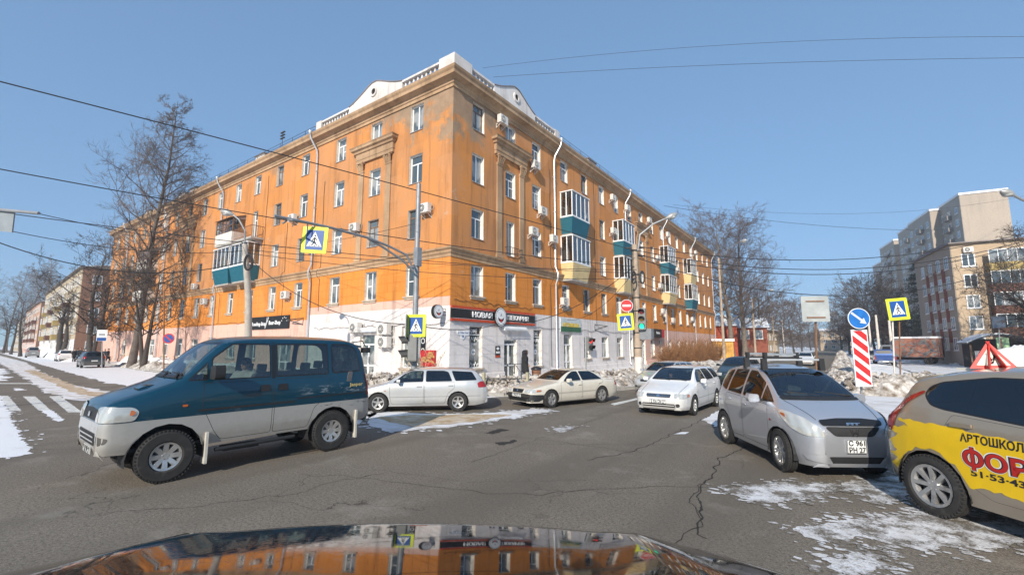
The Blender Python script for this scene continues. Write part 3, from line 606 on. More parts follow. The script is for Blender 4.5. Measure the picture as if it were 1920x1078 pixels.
# parapet over the corner block: piers, balusters, little gable with a round hole
def baluster_mesh():
    mb = MB(); mb.lathe([(0.07, 0), (0.07, 0.05), (0.045, 0.08), (0.08, 0.2), (0.075, 0.28), (0.04, 0.42), (0.06, 0.47), (0.06, 0.5)], 8); return mb.mesh('baluster', PARAPET, True)
BALM = baluster_mesh()
def parapet(fc, pier0, b0, g0, pk, g1, b1, end):
    zb, zt = 19.15, 19.82
    mb = MB(); X = fc.X
    def bx(t0, t1, n0, n1, z0, z1): mb.box(min(X(t0), X(t1)), max(X(t0), X(t1)), n0, n1, z0, z1)
    for nm, t0, t1, n0, n1, z0, z1 in [('pier', -0.55 if fc is FL else 0.352, pier0, -0.55, 0.35, zb, zt + 0.12), ('pier', end, end + 0.7, -0.5, 0.3, zb, zt + 0.1)] + [q for a, b in ((pier0, g0), (g1, end)) for q in (('base_rail', a, b, -0.45, -0.15, zb, zb + 0.12), ('parapet_rail', a, b, -0.47, -0.13, zt - 0.1, zt + 0.04))]:
        mb = MB(); bx(t0, t1, n0, n1, z0, z1); fc.put(mb, nm, PARAPET)
    for a, b in ((pier0, g0), (g1, end)):
        k = int((b - a) / 0.36)
        for i in range(k):
            t = a + (i + 0.5) * (b - a) / k
            link('baluster', BALM, house, Matrix.Rotation(fc.rot, 3, 'Z') @ Vector((X(t), -0.3, zb + 0.12)), fc.rot)
    gp = [(g0, zb), (g0, zt + 0.02)]
    for k in range(1, 9): f = k / 8; gp.append((g0 + (pk - 0.25 - g0) * f, zt + 0.02 + 0.98 * (0.45 * f + 0.55 * f * f * (3 - 2 * f)) * (1 - 0.12 * math.sin(math.pi * f))))
    for k in range(0, 9): f = 1 - k / 8; gp.append((g1 - (g1 - pk - 0.25) * f, zt + 0.02 + 0.98 * (0.45 * f + 0.55 * f * f * (3 - 2 * f)) * (1 - 0.12 * math.sin(math.pi * f))))
    gp += [(g1, zb)]
    g = MB(); g.prism(gp, lambda t, z, d: (X(t), d, z), -0.45, -0.12); gab = fc.put(g, 'gable', PARAPET)
    cp = MB(); L_ = gp[1:-1]
    for (a, c), (b, d) in zip(L_, L_[1:]): cp.bar((X(a), -0.285, c + 0.03), (X(b), -0.285, d + 0.03), 0.44, 0.06)
    fc.put(cp, 'coping', ROOFM)
    rg = MB(); c_ = (pk, zt + 0.28); n_ = 20; ring = []
    for r_, y_ in ((0.22, -0.452), (0.22, -0.53), (0.36, -0.53), (0.38, -0.452)): ring.append([rg.pt((X(c_[0]) + r_ * math.cos(6.2832 * k / n_), y_, c_[1] + r_ * math.sin(6.2832 * k / n_))) for k in range(n_)])
    for q in range(3):
        for k in range(n_): rg.f.append([ring[q][k], ring[q][(k + 1) % n_], ring[q + 1][(k + 1) % n_], ring[q + 1][k]])
    fc.put(rg, 'round_window_ring', PARAPET)
    hl = MB(); hl.f.append([hl.pt((X(c_[0]) + 0.22 * math.cos(6.2832 * k / n_), -0.456, c_[1] + 0.22 * math.sin(6.2832 * k / n_))) for k in range(n_)]); fc.put(hl, 'round_opening_shade', mat('dark_void', (0.012, 0.011, 0.01), 0.95, 0))  # near-black disc on the solid gable paints the dark inside of the hole
parapet(FL, 0.75, 4.3, 4.3, 7.3, 10.2, 13.8, 13.8); parapet(FR, 1.1, 3.5, 3.5, 6.1, 8.6, 11.6, 11.6)
# pilasters and entablature round the middle column of the corner block
def aedicule(fc, tc, hw):
    X = fc.X; p = MB()
    for s in (-1, 1):
        c = MB(); a, b = sorted((X(tc + s * hw - 0.27), X(tc + s * hw + 0.27))); m_ = (a + b) / 2
        c.box(a, b, -0.09, 0.0, 8.10, 14.75); pil = fc.put(c, 'pilaster', CREAM)
        MB().box(a - 0.08, b + 0.08, -0.14, 0.0, 8.08, 8.3).build('pilaster_base', CREAM, pil); k = MB(); k.box(a - 0.03, b + 0.03, -0.125, 0.0, 14.55, 14.68)
        for q in range(5):                                       # leafy capital
            xx = a + (b - a) * (q + 0.5) / 5; k.tube([(xx, -0.10, 14.68), (xx + (xx - m_) * 0.3, -0.17, 14.95), (xx + (xx - m_) * 0.7, -0.26, 15.12)], [0.06, 0.07, 0.04], 6)
        k.tube([(a - 0.04, -0.2, 15.1), (a + 0.1, -0.2, 15.16)], 0.09, 8); k.tube([(b + 0.04, -0.2, 15.1), (b - 0.1, -0.2, 15.16)], 0.09, 8); k.box(a - 0.1, b + 0.1, -0.3, 0.0, 15.18, 15.28)
        k.build('capital', CREAM, pil)
    prof = [(0.0, 15.28), (0.16, 15.28), (0.16, 15.5), (0.2, 15.55), (0.2, 15.95), (0.3, 16.0), (0.34, 16.12), (0.48, 16.2), (0.5, 16.34), (0.56, 16.42), (0.0, 16.5)]
    mb = MB(); A = [mb.pt((X(tc - hw - 0.35 - o), -o - 0.003, z)) for o, z in prof]; B = [mb.pt((X(tc + hw + 0.35 + o), -o - 0.003, z)) for o, z in prof]
    for k in range(len(prof) - 1): mb.f.append([A[k], B[k], B[k + 1], A[k + 1]])
    A2 = [mb.pt((X(tc - hw - 0.35 - o), 0, z)) for o, z in prof]; B2 = [mb.pt((X(tc + hw + 0.35 + o), 0, z)) for o, z in prof]
    for k in range(len(prof) - 1): mb.f.append([A2[k], A[k], A[k + 1], A2[k + 1]]); mb.f.append([B[k], B2[k], B2[k + 1], B[k + 1]])
    fc.put(mb, 'entablature', CREAM)
aedicule(FL, 7.42, 1.5); aedicule(FR, 6.0, 1.35); aedicule(FL, 40.4, 1.5); aedicule(FR, 32.4, 1.4)
# downpipes with a swan neck under the eaves and a funnel
def downpipe(fc, t, zb=0.5, jog=True):
    X = fc.X(t); s = 1 if fc is FL else -1; mb = MB()
    mb.tube([(X, -0.70, 19.0), (X, -0.70, 18.8), (X + s * 0.04, -0.58, 18.5), (X + s * 0.18, -0.2, 17.8), (X + s * 0.2, -0.13, 17.4), (X + s * 0.2, -0.13, 8.5), (X + s * 0.2, -0.34, 8.0), (X + s * 0.2, -0.34, 7.6), (X + s * 0.2, -0.15, 7.1), (X + s * 0.2, -0.15, zb), (X + s * 0.2, -0.3, zb - 0.2)], 0.068, 8)
    mb.lathe([(0.08, 0), (0.16, 0.22), (0.16, 0.3)], 10, lambda x, y, z: (X + x, -0.74 + y, 18.95 + z))
    for z in (5.2, 10, 13, 16): mb.box(X + s * 0.2 - 0.085, X + s * 0.2 + 0.085, -0.22, 0, z, z + 0.05)
    fc.put(mb, 'downpipe', ZINC, smooth=True)
for t in (14.9, 32.0, 47.1, 62.0): downpipe(FL, t)
for t in (12.2, 27.5, 40.6, 55.0, 68.5): downpipe(FR, t)
# chimney stacks behind the eaves
for fc, ts in ((FL, (16.5, 27.5, 44, 47.5, 60)), (FR, (22, 48, 64))):
    for t in ts:
        c = MB(); X = fc.X(t); c.box(X - 0.9, X + 0.9, 1.2, 2.3, 19.2, 21.1); o = fc.put(c, 'chimney', PARAPET)
        MB().box(X - 1.0, X + 1.0, 1.1, 2.4, 21.1, 21.2).build('cap', ROOFM, o)
an = MB(); X = -22.0; an.tube([(X, 0.6, 19.2), (X, 0.6, 21.8)], 0.025, 6); 
for k in range(3): an.bar((X - 0.35, 0.6, 21.7 - k * 0.28), (X + 0.35, 0.6, 21.7 - k * 0.28), 0.12, 0.08)
FL.put(an, 'aerial', IRON)
# --- glazed balconies clad in siding
def siding_mat(name, c): return mat(name, c, 0.5, 0.1, 2)
TEAL = siding_mat('teal_siding', (0.012, 0.115, 0.16)); CREAMS = siding_mat('cream_siding', (0.68, 0.52, 0.26)); WSHEET = mat('white_sheet', (0.66, 0.62, 0.56), 0.7, 0.2, 2)
BGLASS = glass_mat('balcony_glass', (0.55, 0.60, 0.62), 0.12)
BIN = mat('balcony_inside', (0.16, 0.13, 0.10), 0.9, 0.3, 2)
def balcony(fc, t0, t1, zb, zr, zt, m, flare=0.22, d=1.15, nslat=8):
    """t0 nearer the corner of the house; zb slab, zr rail, zt top of the glazing"""
    a, b = sorted((fc.X(t0), fc.X(t1))); sl = MB(); sl.box(a + flare, b - flare, -d + flare, -0.002, zb - 0.14, zb)
    root = fc.put(sl, 'balcony', CONC)
    for k in range(nslat):                         # each board of the apron wraps three sides
        f0, f1 = k / nslat, (k + 1) / nslat; i0, i1 = flare * (1 - f0), flare * (1 - f1); z0, z1 = zb + (zr - zb) * f0, zb + (zr - zb) * f1
        s = MB(); e = 0.028
        P = lambda i, z, o: [(a + i - o, -0.003, z), (a + i - o, -d + i - o, z), (b - i + o, -d + i - o, z), (b - i + o, -0.003, z)]
        lo, hi, hi2 = P(i0, z0, e), P(i1, z1 - 0.02, 0.004), P(i1, z1, -0.005)
        for q in range(3): s.quad(lo[q], lo[q + 1], hi[q + 1], hi[q]); s.quad(hi[q], hi[q + 1], hi2[q + 1], hi2[q])
        l2 = P(i0, z0, -0.01)
        for q in range(3): s.quad(l2[q], l2[q + 1], lo[q + 1], lo[q])
        s.build('siding_board', m, root)
    fr = MB(); w = 0.07
    fr.box(a - 0.03, b + 0.03, -d - 0.03, -d + 0.06, zr, zr + 0.13); fr.box(a - 0.03, a + 0.06, -d + 0.06, -0.003, zr, zr + 0.13); fr.box(b - 0.06, b + 0.03, -d + 0.06, -0.003, zr, zr + 0.13)
    fr.box(a - 0.06, b + 0.06, -d - 0.06, -0.003, zt - 0.07, zt)
    for x in (a, b - w): fr.box(x, x + w, -d, -d + w, zr + 0.13, zt - 0.07); fr.box(x, x + w, -0.09, -0.003, zr + 0.13, zt - 0.07)
    k = 4
    for i in range(1, k): x = a + (b - a) * i / k; fr.box(x - 0.035, x + 0.035, -d, -d + w, zr + 0.13, zt - 0.07)
    for x in (a, b - w): fr.box(x, x + w, -d / 2 - 0.035, -d / 2 + 0.035, zr + 0.13, zt - 0.07)
    fr.build('glazing_frame', PVC, root)
    for i in range(k):
        x0, x1 = a + (b - a) * i / k + 0.03, a + (b - a) * (i + 1) / k - 0.03
        MB().quad((x0, -d + 0.03, zr + 0.13), (x1, -d + 0.03, zr + 0.13), (x1, -d + 0.03, zt - 0.07), (x0, -d + 0.03, zt - 0.07)).build('pane', BGLASS, root, fix=False)
    for x in (a + 0.03, b - 0.03): MB().quad((x, -d + w, zr + 0.13), (x, -0.05, zr + 0.13), (x, -0.05, zt - 0.07), (x, -d + w, zt - 0.07)).build('pane', BGLASS, root, fix=False)
    cu = MB(); xm = a + (b - a) * rw.uniform(0.3, 0.6)
    for q in range(10): x = xm + q * 0.09; cu.quad((x, -d + 0.2 + 0.05 * (q % 2), zr), (x + 0.09, -d + 0.2 + 0.05 * ((q + 1) % 2), zr), (x + 0.09, -d + 0.2 + 0.05 * ((q + 1) % 2), zt - 0.1), (x, -d + 0.2 + 0.05 * (q % 2), zt - 0.1))
    cu.build('curtain', mat('curtain_cloth', (0.55, 0.54, 0.50), 0.9, 0.1, 3), root, fix=False)
    return root
for t0, mt, mb_ in ((13.1, TEAL, CREAMS), (24.0, TEAL, CREAMS), (39.0, TEAL, CREAMS), (49.9, CREAMS, TEAL)):
    balcony(FR, t0, t0 + 3.15, 11.45, 12.8, 15.05, mt); balcony(FR, t0, t0 + 3.15, 7.65, 8.95, 11.25, mb_)
balcony(FL, 23.3, 26.6, 7.95, 9.3, 11.35, TEAL); balcony(FL, 26.9, 30.2, 7.95, 9.3, 11.35, TEAL)
# old enclosed balcony with white sheet apron and the open rusty one beside it
def old_balcony(fc, t0, t1, zb, enclosed=True, d=1.1):
    a, b = sorted((fc.X(t0), fc.X(t1))); sl = MB(); sl.box(a, b, -d, -0.002, zb - 0.16, zb)
    for x in (a + 0.3, b - 0.3): sl.prism([(0, -0.16), (-d * 0.8, -0.16), (0, -0.6)], lambda y, z, q: (x + q, y - 0.002, zb + z), -0.06, 0.06)
    root = fc.put(sl, 'balcony', CONC)
    if enclosed:
        ap = MB(); ap.box(a - 0.02, b + 0.02, -d - 0.03, -d, zb, zb + 1.0).box(a - 0.02, a + 0.01, -d, -0.003, zb, zb + 1.0).box(b - 0.01, b + 0.02, -d, -0.003, zb, zb + 1.0); ap.build('apron', WSHEET, root)
        fr = MB(); 
        for i in range(6): x = a + (b - a) * i / 5; fr.box(x - 0.03, x + 0.03, -d - 0.01, -d + 0.05, zb + 1.0, zb + 2.3)
        for z in (1.0, 1.6, 2.27): fr.box(a, b, -d - 0.013, -d + 0.05, zb + z, zb + z + 0.06); fr.box(b - 0.05, b + 0.003, -d, 0, zb + z, zb + z + 0.06); fr.box(a - 0.003, a + 0.05, -d, 0, zb + z, zb + z + 0.06)
        fr.build('glazing_frame', WOODB, root); gl = MB(); gl.quad((a, -d + 0.02, zb + 1), (b, -d + 0.02, zb + 1), (b, -d + 0.02, zb + 2.3), (a, -d + 0.02, zb + 2.3)); gl.quad((b - 0.02, -d, zb + 1), (b - 0.02, 0, zb + 1), (b - 0.02, 0, zb + 2.3), (b - 0.02, -d, zb + 2.3)); gl.build('pane', BGLASS, root, fix=False)
        rf_ = MB(); rf_.quad((a - 0.1, -d - 0.25, zb + 2.3), (b + 0.1, -d - 0.25, zb + 2.3), (b + 0.1, 0, zb + 2.75), (a - 0.1, 0, zb + 2.75)); rf_.prism([(0, 2.3), (-d, 2.3), (0, 2.72)], lambda y, z, q: (b + q, y, zb + z), 0, 0.02); rf_.build('canopy', ROOFM, root, fix=False)
    else:
        ra = MB(); ra.bar((a, -d, zb + 1.0), (b, -d, zb + 1.0), 0.05); ra.bar((b, -d, zb + 1.0), (b, 0, zb + 1.0), 0.05); ra.bar((a, -d, zb + 1.0), (a, 0, zb + 1.0), 0.05); ra.bar((a, -d, zb + .12), (b, -d, zb + .12), 0.04)
        for i in range(15): x = a + (b - a) * i / 14; ra.bar((x, -d, zb), (x, -d, zb + 1.0), 0.022)
        for i in range(1, 6): ra.bar((b, -d * i / 6, zb), (b, -d * i / 6, zb + 1.0), 0.022)
        ra.build('railing', RUST, root)
    return root
old_balcony(FL, 26.7, 30.2, 11.75); old_balcony(FL, 22.9, 26.2, 11.75, False); old_balcony(FL, 49.5, 53.5, 11.6); old_balcony(FL, 49.5, 53.5, 7.9)
fb = MB(); a, b = FR.X(5.35), FR.X(7.0)      # little iron balconette under the third-floor window
for z in (8.45, 8.95): fb.bar((a, -0.35, z), (b, -0.35, z), 0.03); fb.bar((a, -0.35, z), (a, 0, z), 0.03); fb.bar((b, -0.35, z), (b, 0, z), 0.03)
for i in range(9): x = a + (b - a) * i / 8; fb.bar((x, -0.35, 8.45), (x, -0.35, 8.95), 0.018)
FR.put(fb, 'balconette', IRON)
# surface cables and conduits pinned to the walls
for fc, t, z0, z1 in ((FR, 11.4, 0.6, 16.5), (FR, 19.6, 4.2, 18.0), (FR, 30.5, 0.6, 17.0), (FL, 13.6, 4.8, 15.0), (FL, 22.7, 8.2, 17.5), (FL, 30.9, 4.4, 16.0), (FL, 18.9, 4.7, 12.5)):
    cb = MB(); X = fc.X(t); cb.tube([(X + 0.03 * math.sin(z * 1.7), -0.035 - (0.28 if 7.4 < z < 8.15 else 0), z) for z in [z0 + (z1 - z0) * k / 30 for k in range(31)]], 0.016, 5); fc.put(cb, 'cable', IRON)
for fc, z, t0, t1 in ((FR, 3.55, 9.2, 29.5), (FL, 3.5, 0.3, 14.0), (FL, 4.32, 15.5, 40.0), (FR, 4.9, 0.3, 8.7)):
    cb = MB(); cb.tube([(fc.X(t0 + (t1 - t0) * k / 40), -0.05, z + 0.05 * math.sin(k * 1.3) - 0.06 * (k % 4 == 2)) for k in range(41)], 0.014, 5); fc.put(cb, 'cable', IRON)
# ================================================================== PEOPLE
SKIN = mat('skin', (0.52, 0.30, 0.21), 0.55, 0.1, 8); HAIRM = mat('dark_hair', (0.03, 0.022, 0.018), 0.7, 0.3, 20)
def remesh(mb, name, m, vox, smooth_it=2):
    me = mb.mesh('tmp'); o = bpy.data.objects.new('tmp', me); S.collection.objects.link(o)
    r = o.modifiers.new('r', 'REMESH'); r.mode = 'VOXEL'; r.voxel_size = vox
    s = o.modifiers.new('s', 'SMOOTH'); s.iterations = smooth_it; s.factor = 0.5
    bpy.context.view_layer.update()
    e = bpy.data.meshes.new_from_object(o.evaluated_get(bpy.context.evaluated_depsgraph_get())); e.name = name
    bpy.data.objects.remove(o); bpy.data.meshes.remove(me)
    for p in e.polygons: p.use_smooth = True
    e.materials.clear(); e.materials.append(m); return e
def ball(mb, c, rx, ry, rz, n=10):
    c = Vector(c); rings = []
    for i in range(1, n): a = math.pi * i / n; rings.append([mb.pt(c + Vector((rx * math.sin(a) * math.cos(6.2832 * k / n), ry * math.sin(a) * math.sin(6.2832 * k / n), rz * math.cos(a)))) for k in range(n)])
    t, b = mb.pt(c + Vector((0, 0, rz))), mb.pt(c - Vector((0, 0, rz)))
    for k in range(n): mb.f.append([t, rings[0][k], rings[0][(k + 1) % n]]); mb.f.append([b, rings[-1][(k + 1) % n], rings[-1][k]])
    for q in range(len(rings) - 1):
        for k in range(n): mb.f.append([rings[q][k], rings[q + 1][k], rings[q + 1][(k + 1) % n], rings[q][(k + 1) % n]])
def limb(mb, pts, rad, n=10):
    for (p, a), (q, b) in zip(zip(pts, rad), list(zip(pts, rad))[1:]):
        p, q = Vector(p), Vector(q); mb.tube([p.lerp(q, k / 4) for k in range(5)], [a + (b - a) * k / 4 for k in range(5)], n); ball(mb, q, b, b, b, 8)
    ball(mb, pts[0], rad[0], rad[0], rad[0], 8)
def figure(name, label, loc, rotz, pose, coat, trou=None, hood=False, hair=True, vox=0.016, group=None, scale=1.0, hat=None, parent_rot=None, longcoat=0.0, glasses=False):
    """person facing +X; pose gives joint positions in metres for a 1.72 m adult"""
    J = dict(pelvis=(0, 0, 0.92), chest=(0.0, 0, 1.28), neck=(0.0, 0, 1.44), head=(0.02, 0, 1.59), hipL=(0, 0.09, 0.9), hipR=(0, -0.09, 0.9), kneeL=(0.03, 0.1, 0.5), kneeR=(0.03, -0.1, 0.5),
             ankL=(0, 0.1, 0.09), ankR=(0, -0.1, 0.09), shL=(0, 0.19, 1.38), shR=(0, -0.19, 1.38), elL=(-0.03, 0.25, 1.1), elR=(-0.03, -0.25, 1.1), wrL=(0.06, 0.25, 0.86), wrR=(0.06, -0.25, 0.86))
    J.update(pose); V = {k: Vector(v) for k, v in J.items()}
    root = thing(name, label, 'person', loc, rotz, group); root.scale = (scale,) * 3
    b = MB(); hd = V['head']
    ball(b, hd + Vector((0, 0, 0.01)), 0.095, 0.075, 0.115, 14); ball(b, hd + Vector((0.03, 0, -0.05)), 0.06, 0.055, 0.07, 12)      # skull and jaw
    limb(b, [hd + Vector((0.085, 0, 0.015)), hd + Vector((0.108, 0, -0.02))], [0.012, 0.017], 6)                                   # nose
    for s in (-1, 1): ball(b, hd + Vector((-0.005, s * 0.078, -0.01)), 0.02, 0.010, 0.03, 8)                                        # ears
    ball(b, hd + Vector((0.088, 0, -0.062)), 0.012, 0.025, 0.008, 8)                                                               # lips
    limb(b, [V['chest'], V['neck'], hd + Vector((-0.01, 0, -0.06))], [0.09, 0.058, 0.052])
    limb(b, [V['pelvis'], V['chest']], [0.13, 0.135]); ball(b, (V['shL'] + V['shR']) / 2, 0.10, 0.17, 0.09)
    for s in 'LR':
        limb(b, [V['hip' + s], V['knee' + s], V['ank' + s]], [0.085, 0.055, 0.038]); limb(b, [V['ank' + s], V['ank' + s] + Vector((0.14, 0, -0.05))], [0.042, 0.03])
        limb(b, [V['sh' + s], V['el' + s], V['wr' + s]], [0.058, 0.043, 0.028])
        w = V['wr' + s]; d = (w - V['el' + s]).normalized(); sd_ = d.cross(Vector((0, 1 if s == 'L' else -1, 0.2))).normalized()
        limb(b, [w, w + d * 0.085], [0.026, 0.034])
        for k, ln in enumerate((0.07, 0.085, 0.08, 0.06)):
            q = w + d * 0.10 + sd_ * (k - 1.5) * 0.019; limb(b, [q, q + d * ln * 0.55, q + d * ln + Vector((0.015, 0, -0.01))], [0.0098, 0.009, 0.008], 6)
        limb(b, [w + d * 0.03 + sd_ * -0.03, w + d * 0.075 + sd_ * -0.06, w + d * 0.11 + sd_ * -0.062], [0.013, 0.011, 0.0095], 6)
    link('body', remesh(b, 'body', SKIN, vox * 0.75), root)
    c = MB(); limb(c, [V['pelvis'] + Vector((0, 0, -0.02)), (V['pelvis'] + V['chest']) / 2, V['chest']], [0.165, 0.165, 0.175]); ball(c, (V['shL'] + V['shR']) / 2 + Vector((0, 0, -0.04)), 0.14, 0.22, 0.13)
    limb(c, [V['chest'], V['neck'] + Vector((0, 0, -0.02))], [0.13, 0.085])
    for s in 'LR': limb(c, [V['sh' + s], V['el' + s], V['wr' + s] + (V['el' + s] - V['wr' + s]).normalized() * 0.02], [0.085, 0.068, 0.05])
    if longcoat:
        for s in 'LR': limb(c, [V['hip' + s], V['hip' + s].lerp(V['knee' + s], longcoat)], [0.15, 0.165])
        limb(c, [V['pelvis'], (V['kneeL'].lerp(V['hipL'], 1 - longcoat) + V['kneeR'].lerp(V['hipR'], 1 - longcoat)) / 2], [0.17, 0.17])
    link('coat', remesh(c, 'coat', coat, vox), root)
    t = MB()
    for s in 'LR': limb(t, [V['hip' + s], V['knee' + s], V['ank' + s] + Vector((0, 0, 0.03))], [0.11, 0.078, 0.062])
    limb(t, [V['hipL'], V['hipR']], [0.115, 0.115]); link('trousers', remesh(t, 'trousers', trou or mat('dark_trousers', (0.02, 0.02, 0.024), 0.85, 0.2, 6), vox), root)
    for s in 'LR':
        f = MB(); a = V['ank' + s]; limb(f, [a + Vector((0, 0, 0.04)), a + Vector((0.0, 0, -0.03)), a + Vector((0.15, 0, -0.048))], [0.058, 0.052, 0.042]); link('boot', remesh(f, 'boot', mat('black_boot', (0.015, 0.014, 0.014), 0.6, 0.2, 6), vox), root)
    h = MB()
    if hood:
        ball(h, hd + Vector((-0.03, 0, 0.015)), 0.135, 0.122, 0.15, 14); limb(h, [V['neck'] + Vector((-0.03, 0, 0)), hd + Vector((-0.05, 0, -0.06))], [0.12, 0.11]); link('hood', remesh(h, 'hood', coat, vox), root)
        fu = MB(); n = 18
        for k in range(n): a = 6.2832 * k / n; ball(fu, hd + Vector((0.075 + 0.01 * (k % 2), 0.108 * math.cos(a), 0.01 + 0.135 * math.sin(a))), 0.032, 0.032, 0.032, 6)
        link('fur_trim', remesh(fu, 'fur_trim', mat('brown_fur', (0.10, 0.06, 0.04), 0.95, 0.4, 40, 0.8, 90), vox), root)
    elif hat: ball(h, hd + Vector((-0.01, 0, 0.065)), 0.108, 0.09, 0.085, 12); limb(h, [hd + Vector((-0.06, 0, 0.03)), hd + Vector((0.05, 0, 0.05))], [0.07, 0.07]); link('hat', remesh(h, 'hat', hat, vox), root)
    elif hair:
        ball(h, hd + Vector((-0.022, 0, 0.045)), 0.102, 0.086, 0.098, 12); ball(h, hd + Vector((-0.055, 0, -0.02)), 0.06, 0.08, 0.09, 12); link('hair', remesh(h, 'hair', HAIRM, vox), root)
    for s in (-1, 1):
        e = MB(); ball(e, hd + Vector((0.086, s * 0.032, 0.012)), 0.009, 0.013, 0.008, 8); e.build('eye', mat('eye_dark', (0.03, 0.025, 0.02), 0.2, 0), root, True)
        br = MB(); limb(br, [hd + Vector((0.09, s * 0.016, 0.034)), hd + Vector((0.084, s * 0.05, 0.036))], [0.006, 0.004], 5); br.build('eyebrow', HAIRM, root)
    mo = MB(); limb(mo, [hd + Vector((0.1, -0.02, -0.061)), hd + Vector((0.1, 0.02, -0.061))], [0.004, 0.004], 5); mo.build('mouth', mat('lips', (0.35, 0.12, 0.10), 0.5, 0), root)
    if glasses:
        g = MB()
        for s in (-1, 1): ball(g, hd + Vector((0.098, s * 0.035, 0.012)), 0.008, 0.028, 0.022, 10); g.bar(hd + Vector((0.098, s * 0.06, 0.016)), hd + Vector((0.0, s * 0.082, 0.02)), 0.006)
        g.bar(hd + Vector((0.104, -0.012, 0.018)), hd + Vector((0.104, 0.012, 0.018)), 0.006); g.build('sunglasses', mat('black_gloss', (0.01, 0.01, 0.012), 0.08, 0), root, True)
    return root
SIT = dict(pelvis=(0, 0, 0.12), chest=(-0.06, 0, 0.48), neck=(-0.07, 0, 0.64), head=(-0.04, 0, 0.79), hipL=(0.02, 0.09, 0.11), hipR=(0.02, -0.09, 0.11), kneeL=(0.44, 0.12, 0.17), kneeR=(0.44, -0.12, 0.17), ankL=(0.62, 0.12, -0.22), ankR=(0.62, -0.12, -0.22),
           shL=(-0.06, 0.19, 0.58), shR=(-0.06, -0.19, 0.58), elL=(0.12, 0.25, 0.34), elR=(0.12, -0.25, 0.34), wrL=(0.36, 0.13, 0.42), wrR=(0.36, -0.13, 0.42))
# ================================================================== CARS
def crv(pts, x):
    """smooth (monotone) curve through (x, y) points"""
    if x <= pts[0][0]: return pts[0][1]
    for (a, b), (c, d) in zip(pts, pts[1:]):
        if x <= c:
            u = (x - a) / (c - a) if c > a else 0; return b + (d - b) * u
    return pts[-1][1]
def spline(pts, step):
    P = [Vector(p) for p in pts]; out = []
    for i in range(len(P) - 1):
        p0, p1, p2, p3 = P[max(i - 1, 0)], P[i], P[i + 1], P[min(i + 2, len(P) - 1)]
        k = max(1, int((p2 - p1).length / step)); m1, m2 = (p2 - p0) * 0.5, (p3 - p1) * 0.5
        L = (p2 - p1).length; m1 = m1.normalized() * min(m1.length, L); m2 = m2.normalized() * min(m2.length, L)
        for j in range(k):
            t = j / k; out.append(p1 * (2 * t ** 3 - 3 * t * t + 1) + m1 * (t ** 3 - 2 * t * t + t) + p2 * (-2 * t ** 3 + 3 * t * t) + m2 * (t ** 3 - t * t))
    out.append(P[-1]); return out
def arc_poly(cx, cz, r, z0, n=18):
    a0 = math.asin(max(-1, min(1, (z0 - cz) / r))); ps = []
    for k in range(n + 1): a = a0 + (math.pi - 2 * a0) * k / n; ps.append((cx + r * math.cos(a), cz + r * math.sin(a)))
    return ps
def inset(poly, d):
    """shrink a convex-ish polygon by d"""
    n = len(poly); area = sum(poly[i][0] * poly[(i + 1) % n][1] - poly[(i + 1) % n][0] * poly[i][1] for i in range(n)); sg = 1 if area > 0 else -1; out = []
    for i in range(n):
        p0, p1, p2 = Vector(poly[i - 1]), Vector(poly[i]), Vector(poly[(i + 1) % n]); e1 = (p1 - p0).normalized(); e2 = (p2 - p1).normalized()
        n1 = Vector((-e1.y, e1.x)) * sg; n2 = Vector((-e2.y, e2.x)) * sg; b = n1 + n2
        if b.length < 1e-3: b = n1
        b.normalize(); k = d / max(0.35, b.dot(n1)); out.append(tuple(p1 + b * k))
    return out
def rounded(poly, r=0.05, n=3):
    out = []; m = len(poly)
    for i in range(m):
        p0, p1, p2 = Vector(poly[i - 1]), Vector(poly[i]), Vector(poly[(i + 1) % m]); a = (p0 - p1); b = (p2 - p1); ra = min(r, a.length * 0.45); rb = min(r, b.length * 0.45)
        A = p1 + a.normalized() * ra; B = p1 + b.normalized() * rb
        for k in range(n + 1): t = k / n; out.append(tuple(A.lerp(p1, t).lerp(p1.lerp(B, t), t)))
    return out
def inpoly(p, poly):
    x, y = p; c = False; n = len(poly)
    for i in range(n):
        x1, y1 = poly[i]; x2, y2 = poly[i - 1]
        if (y1 > y) != (y2 > y) and x < (x2 - x1) * (y - y1) / (y2 - y1) + x1: c = not c
    return c
AX = {'y': (0, 2, Vector((0, 1, 0))), 'x': (1, 2, Vector((1, 0, 0)))}
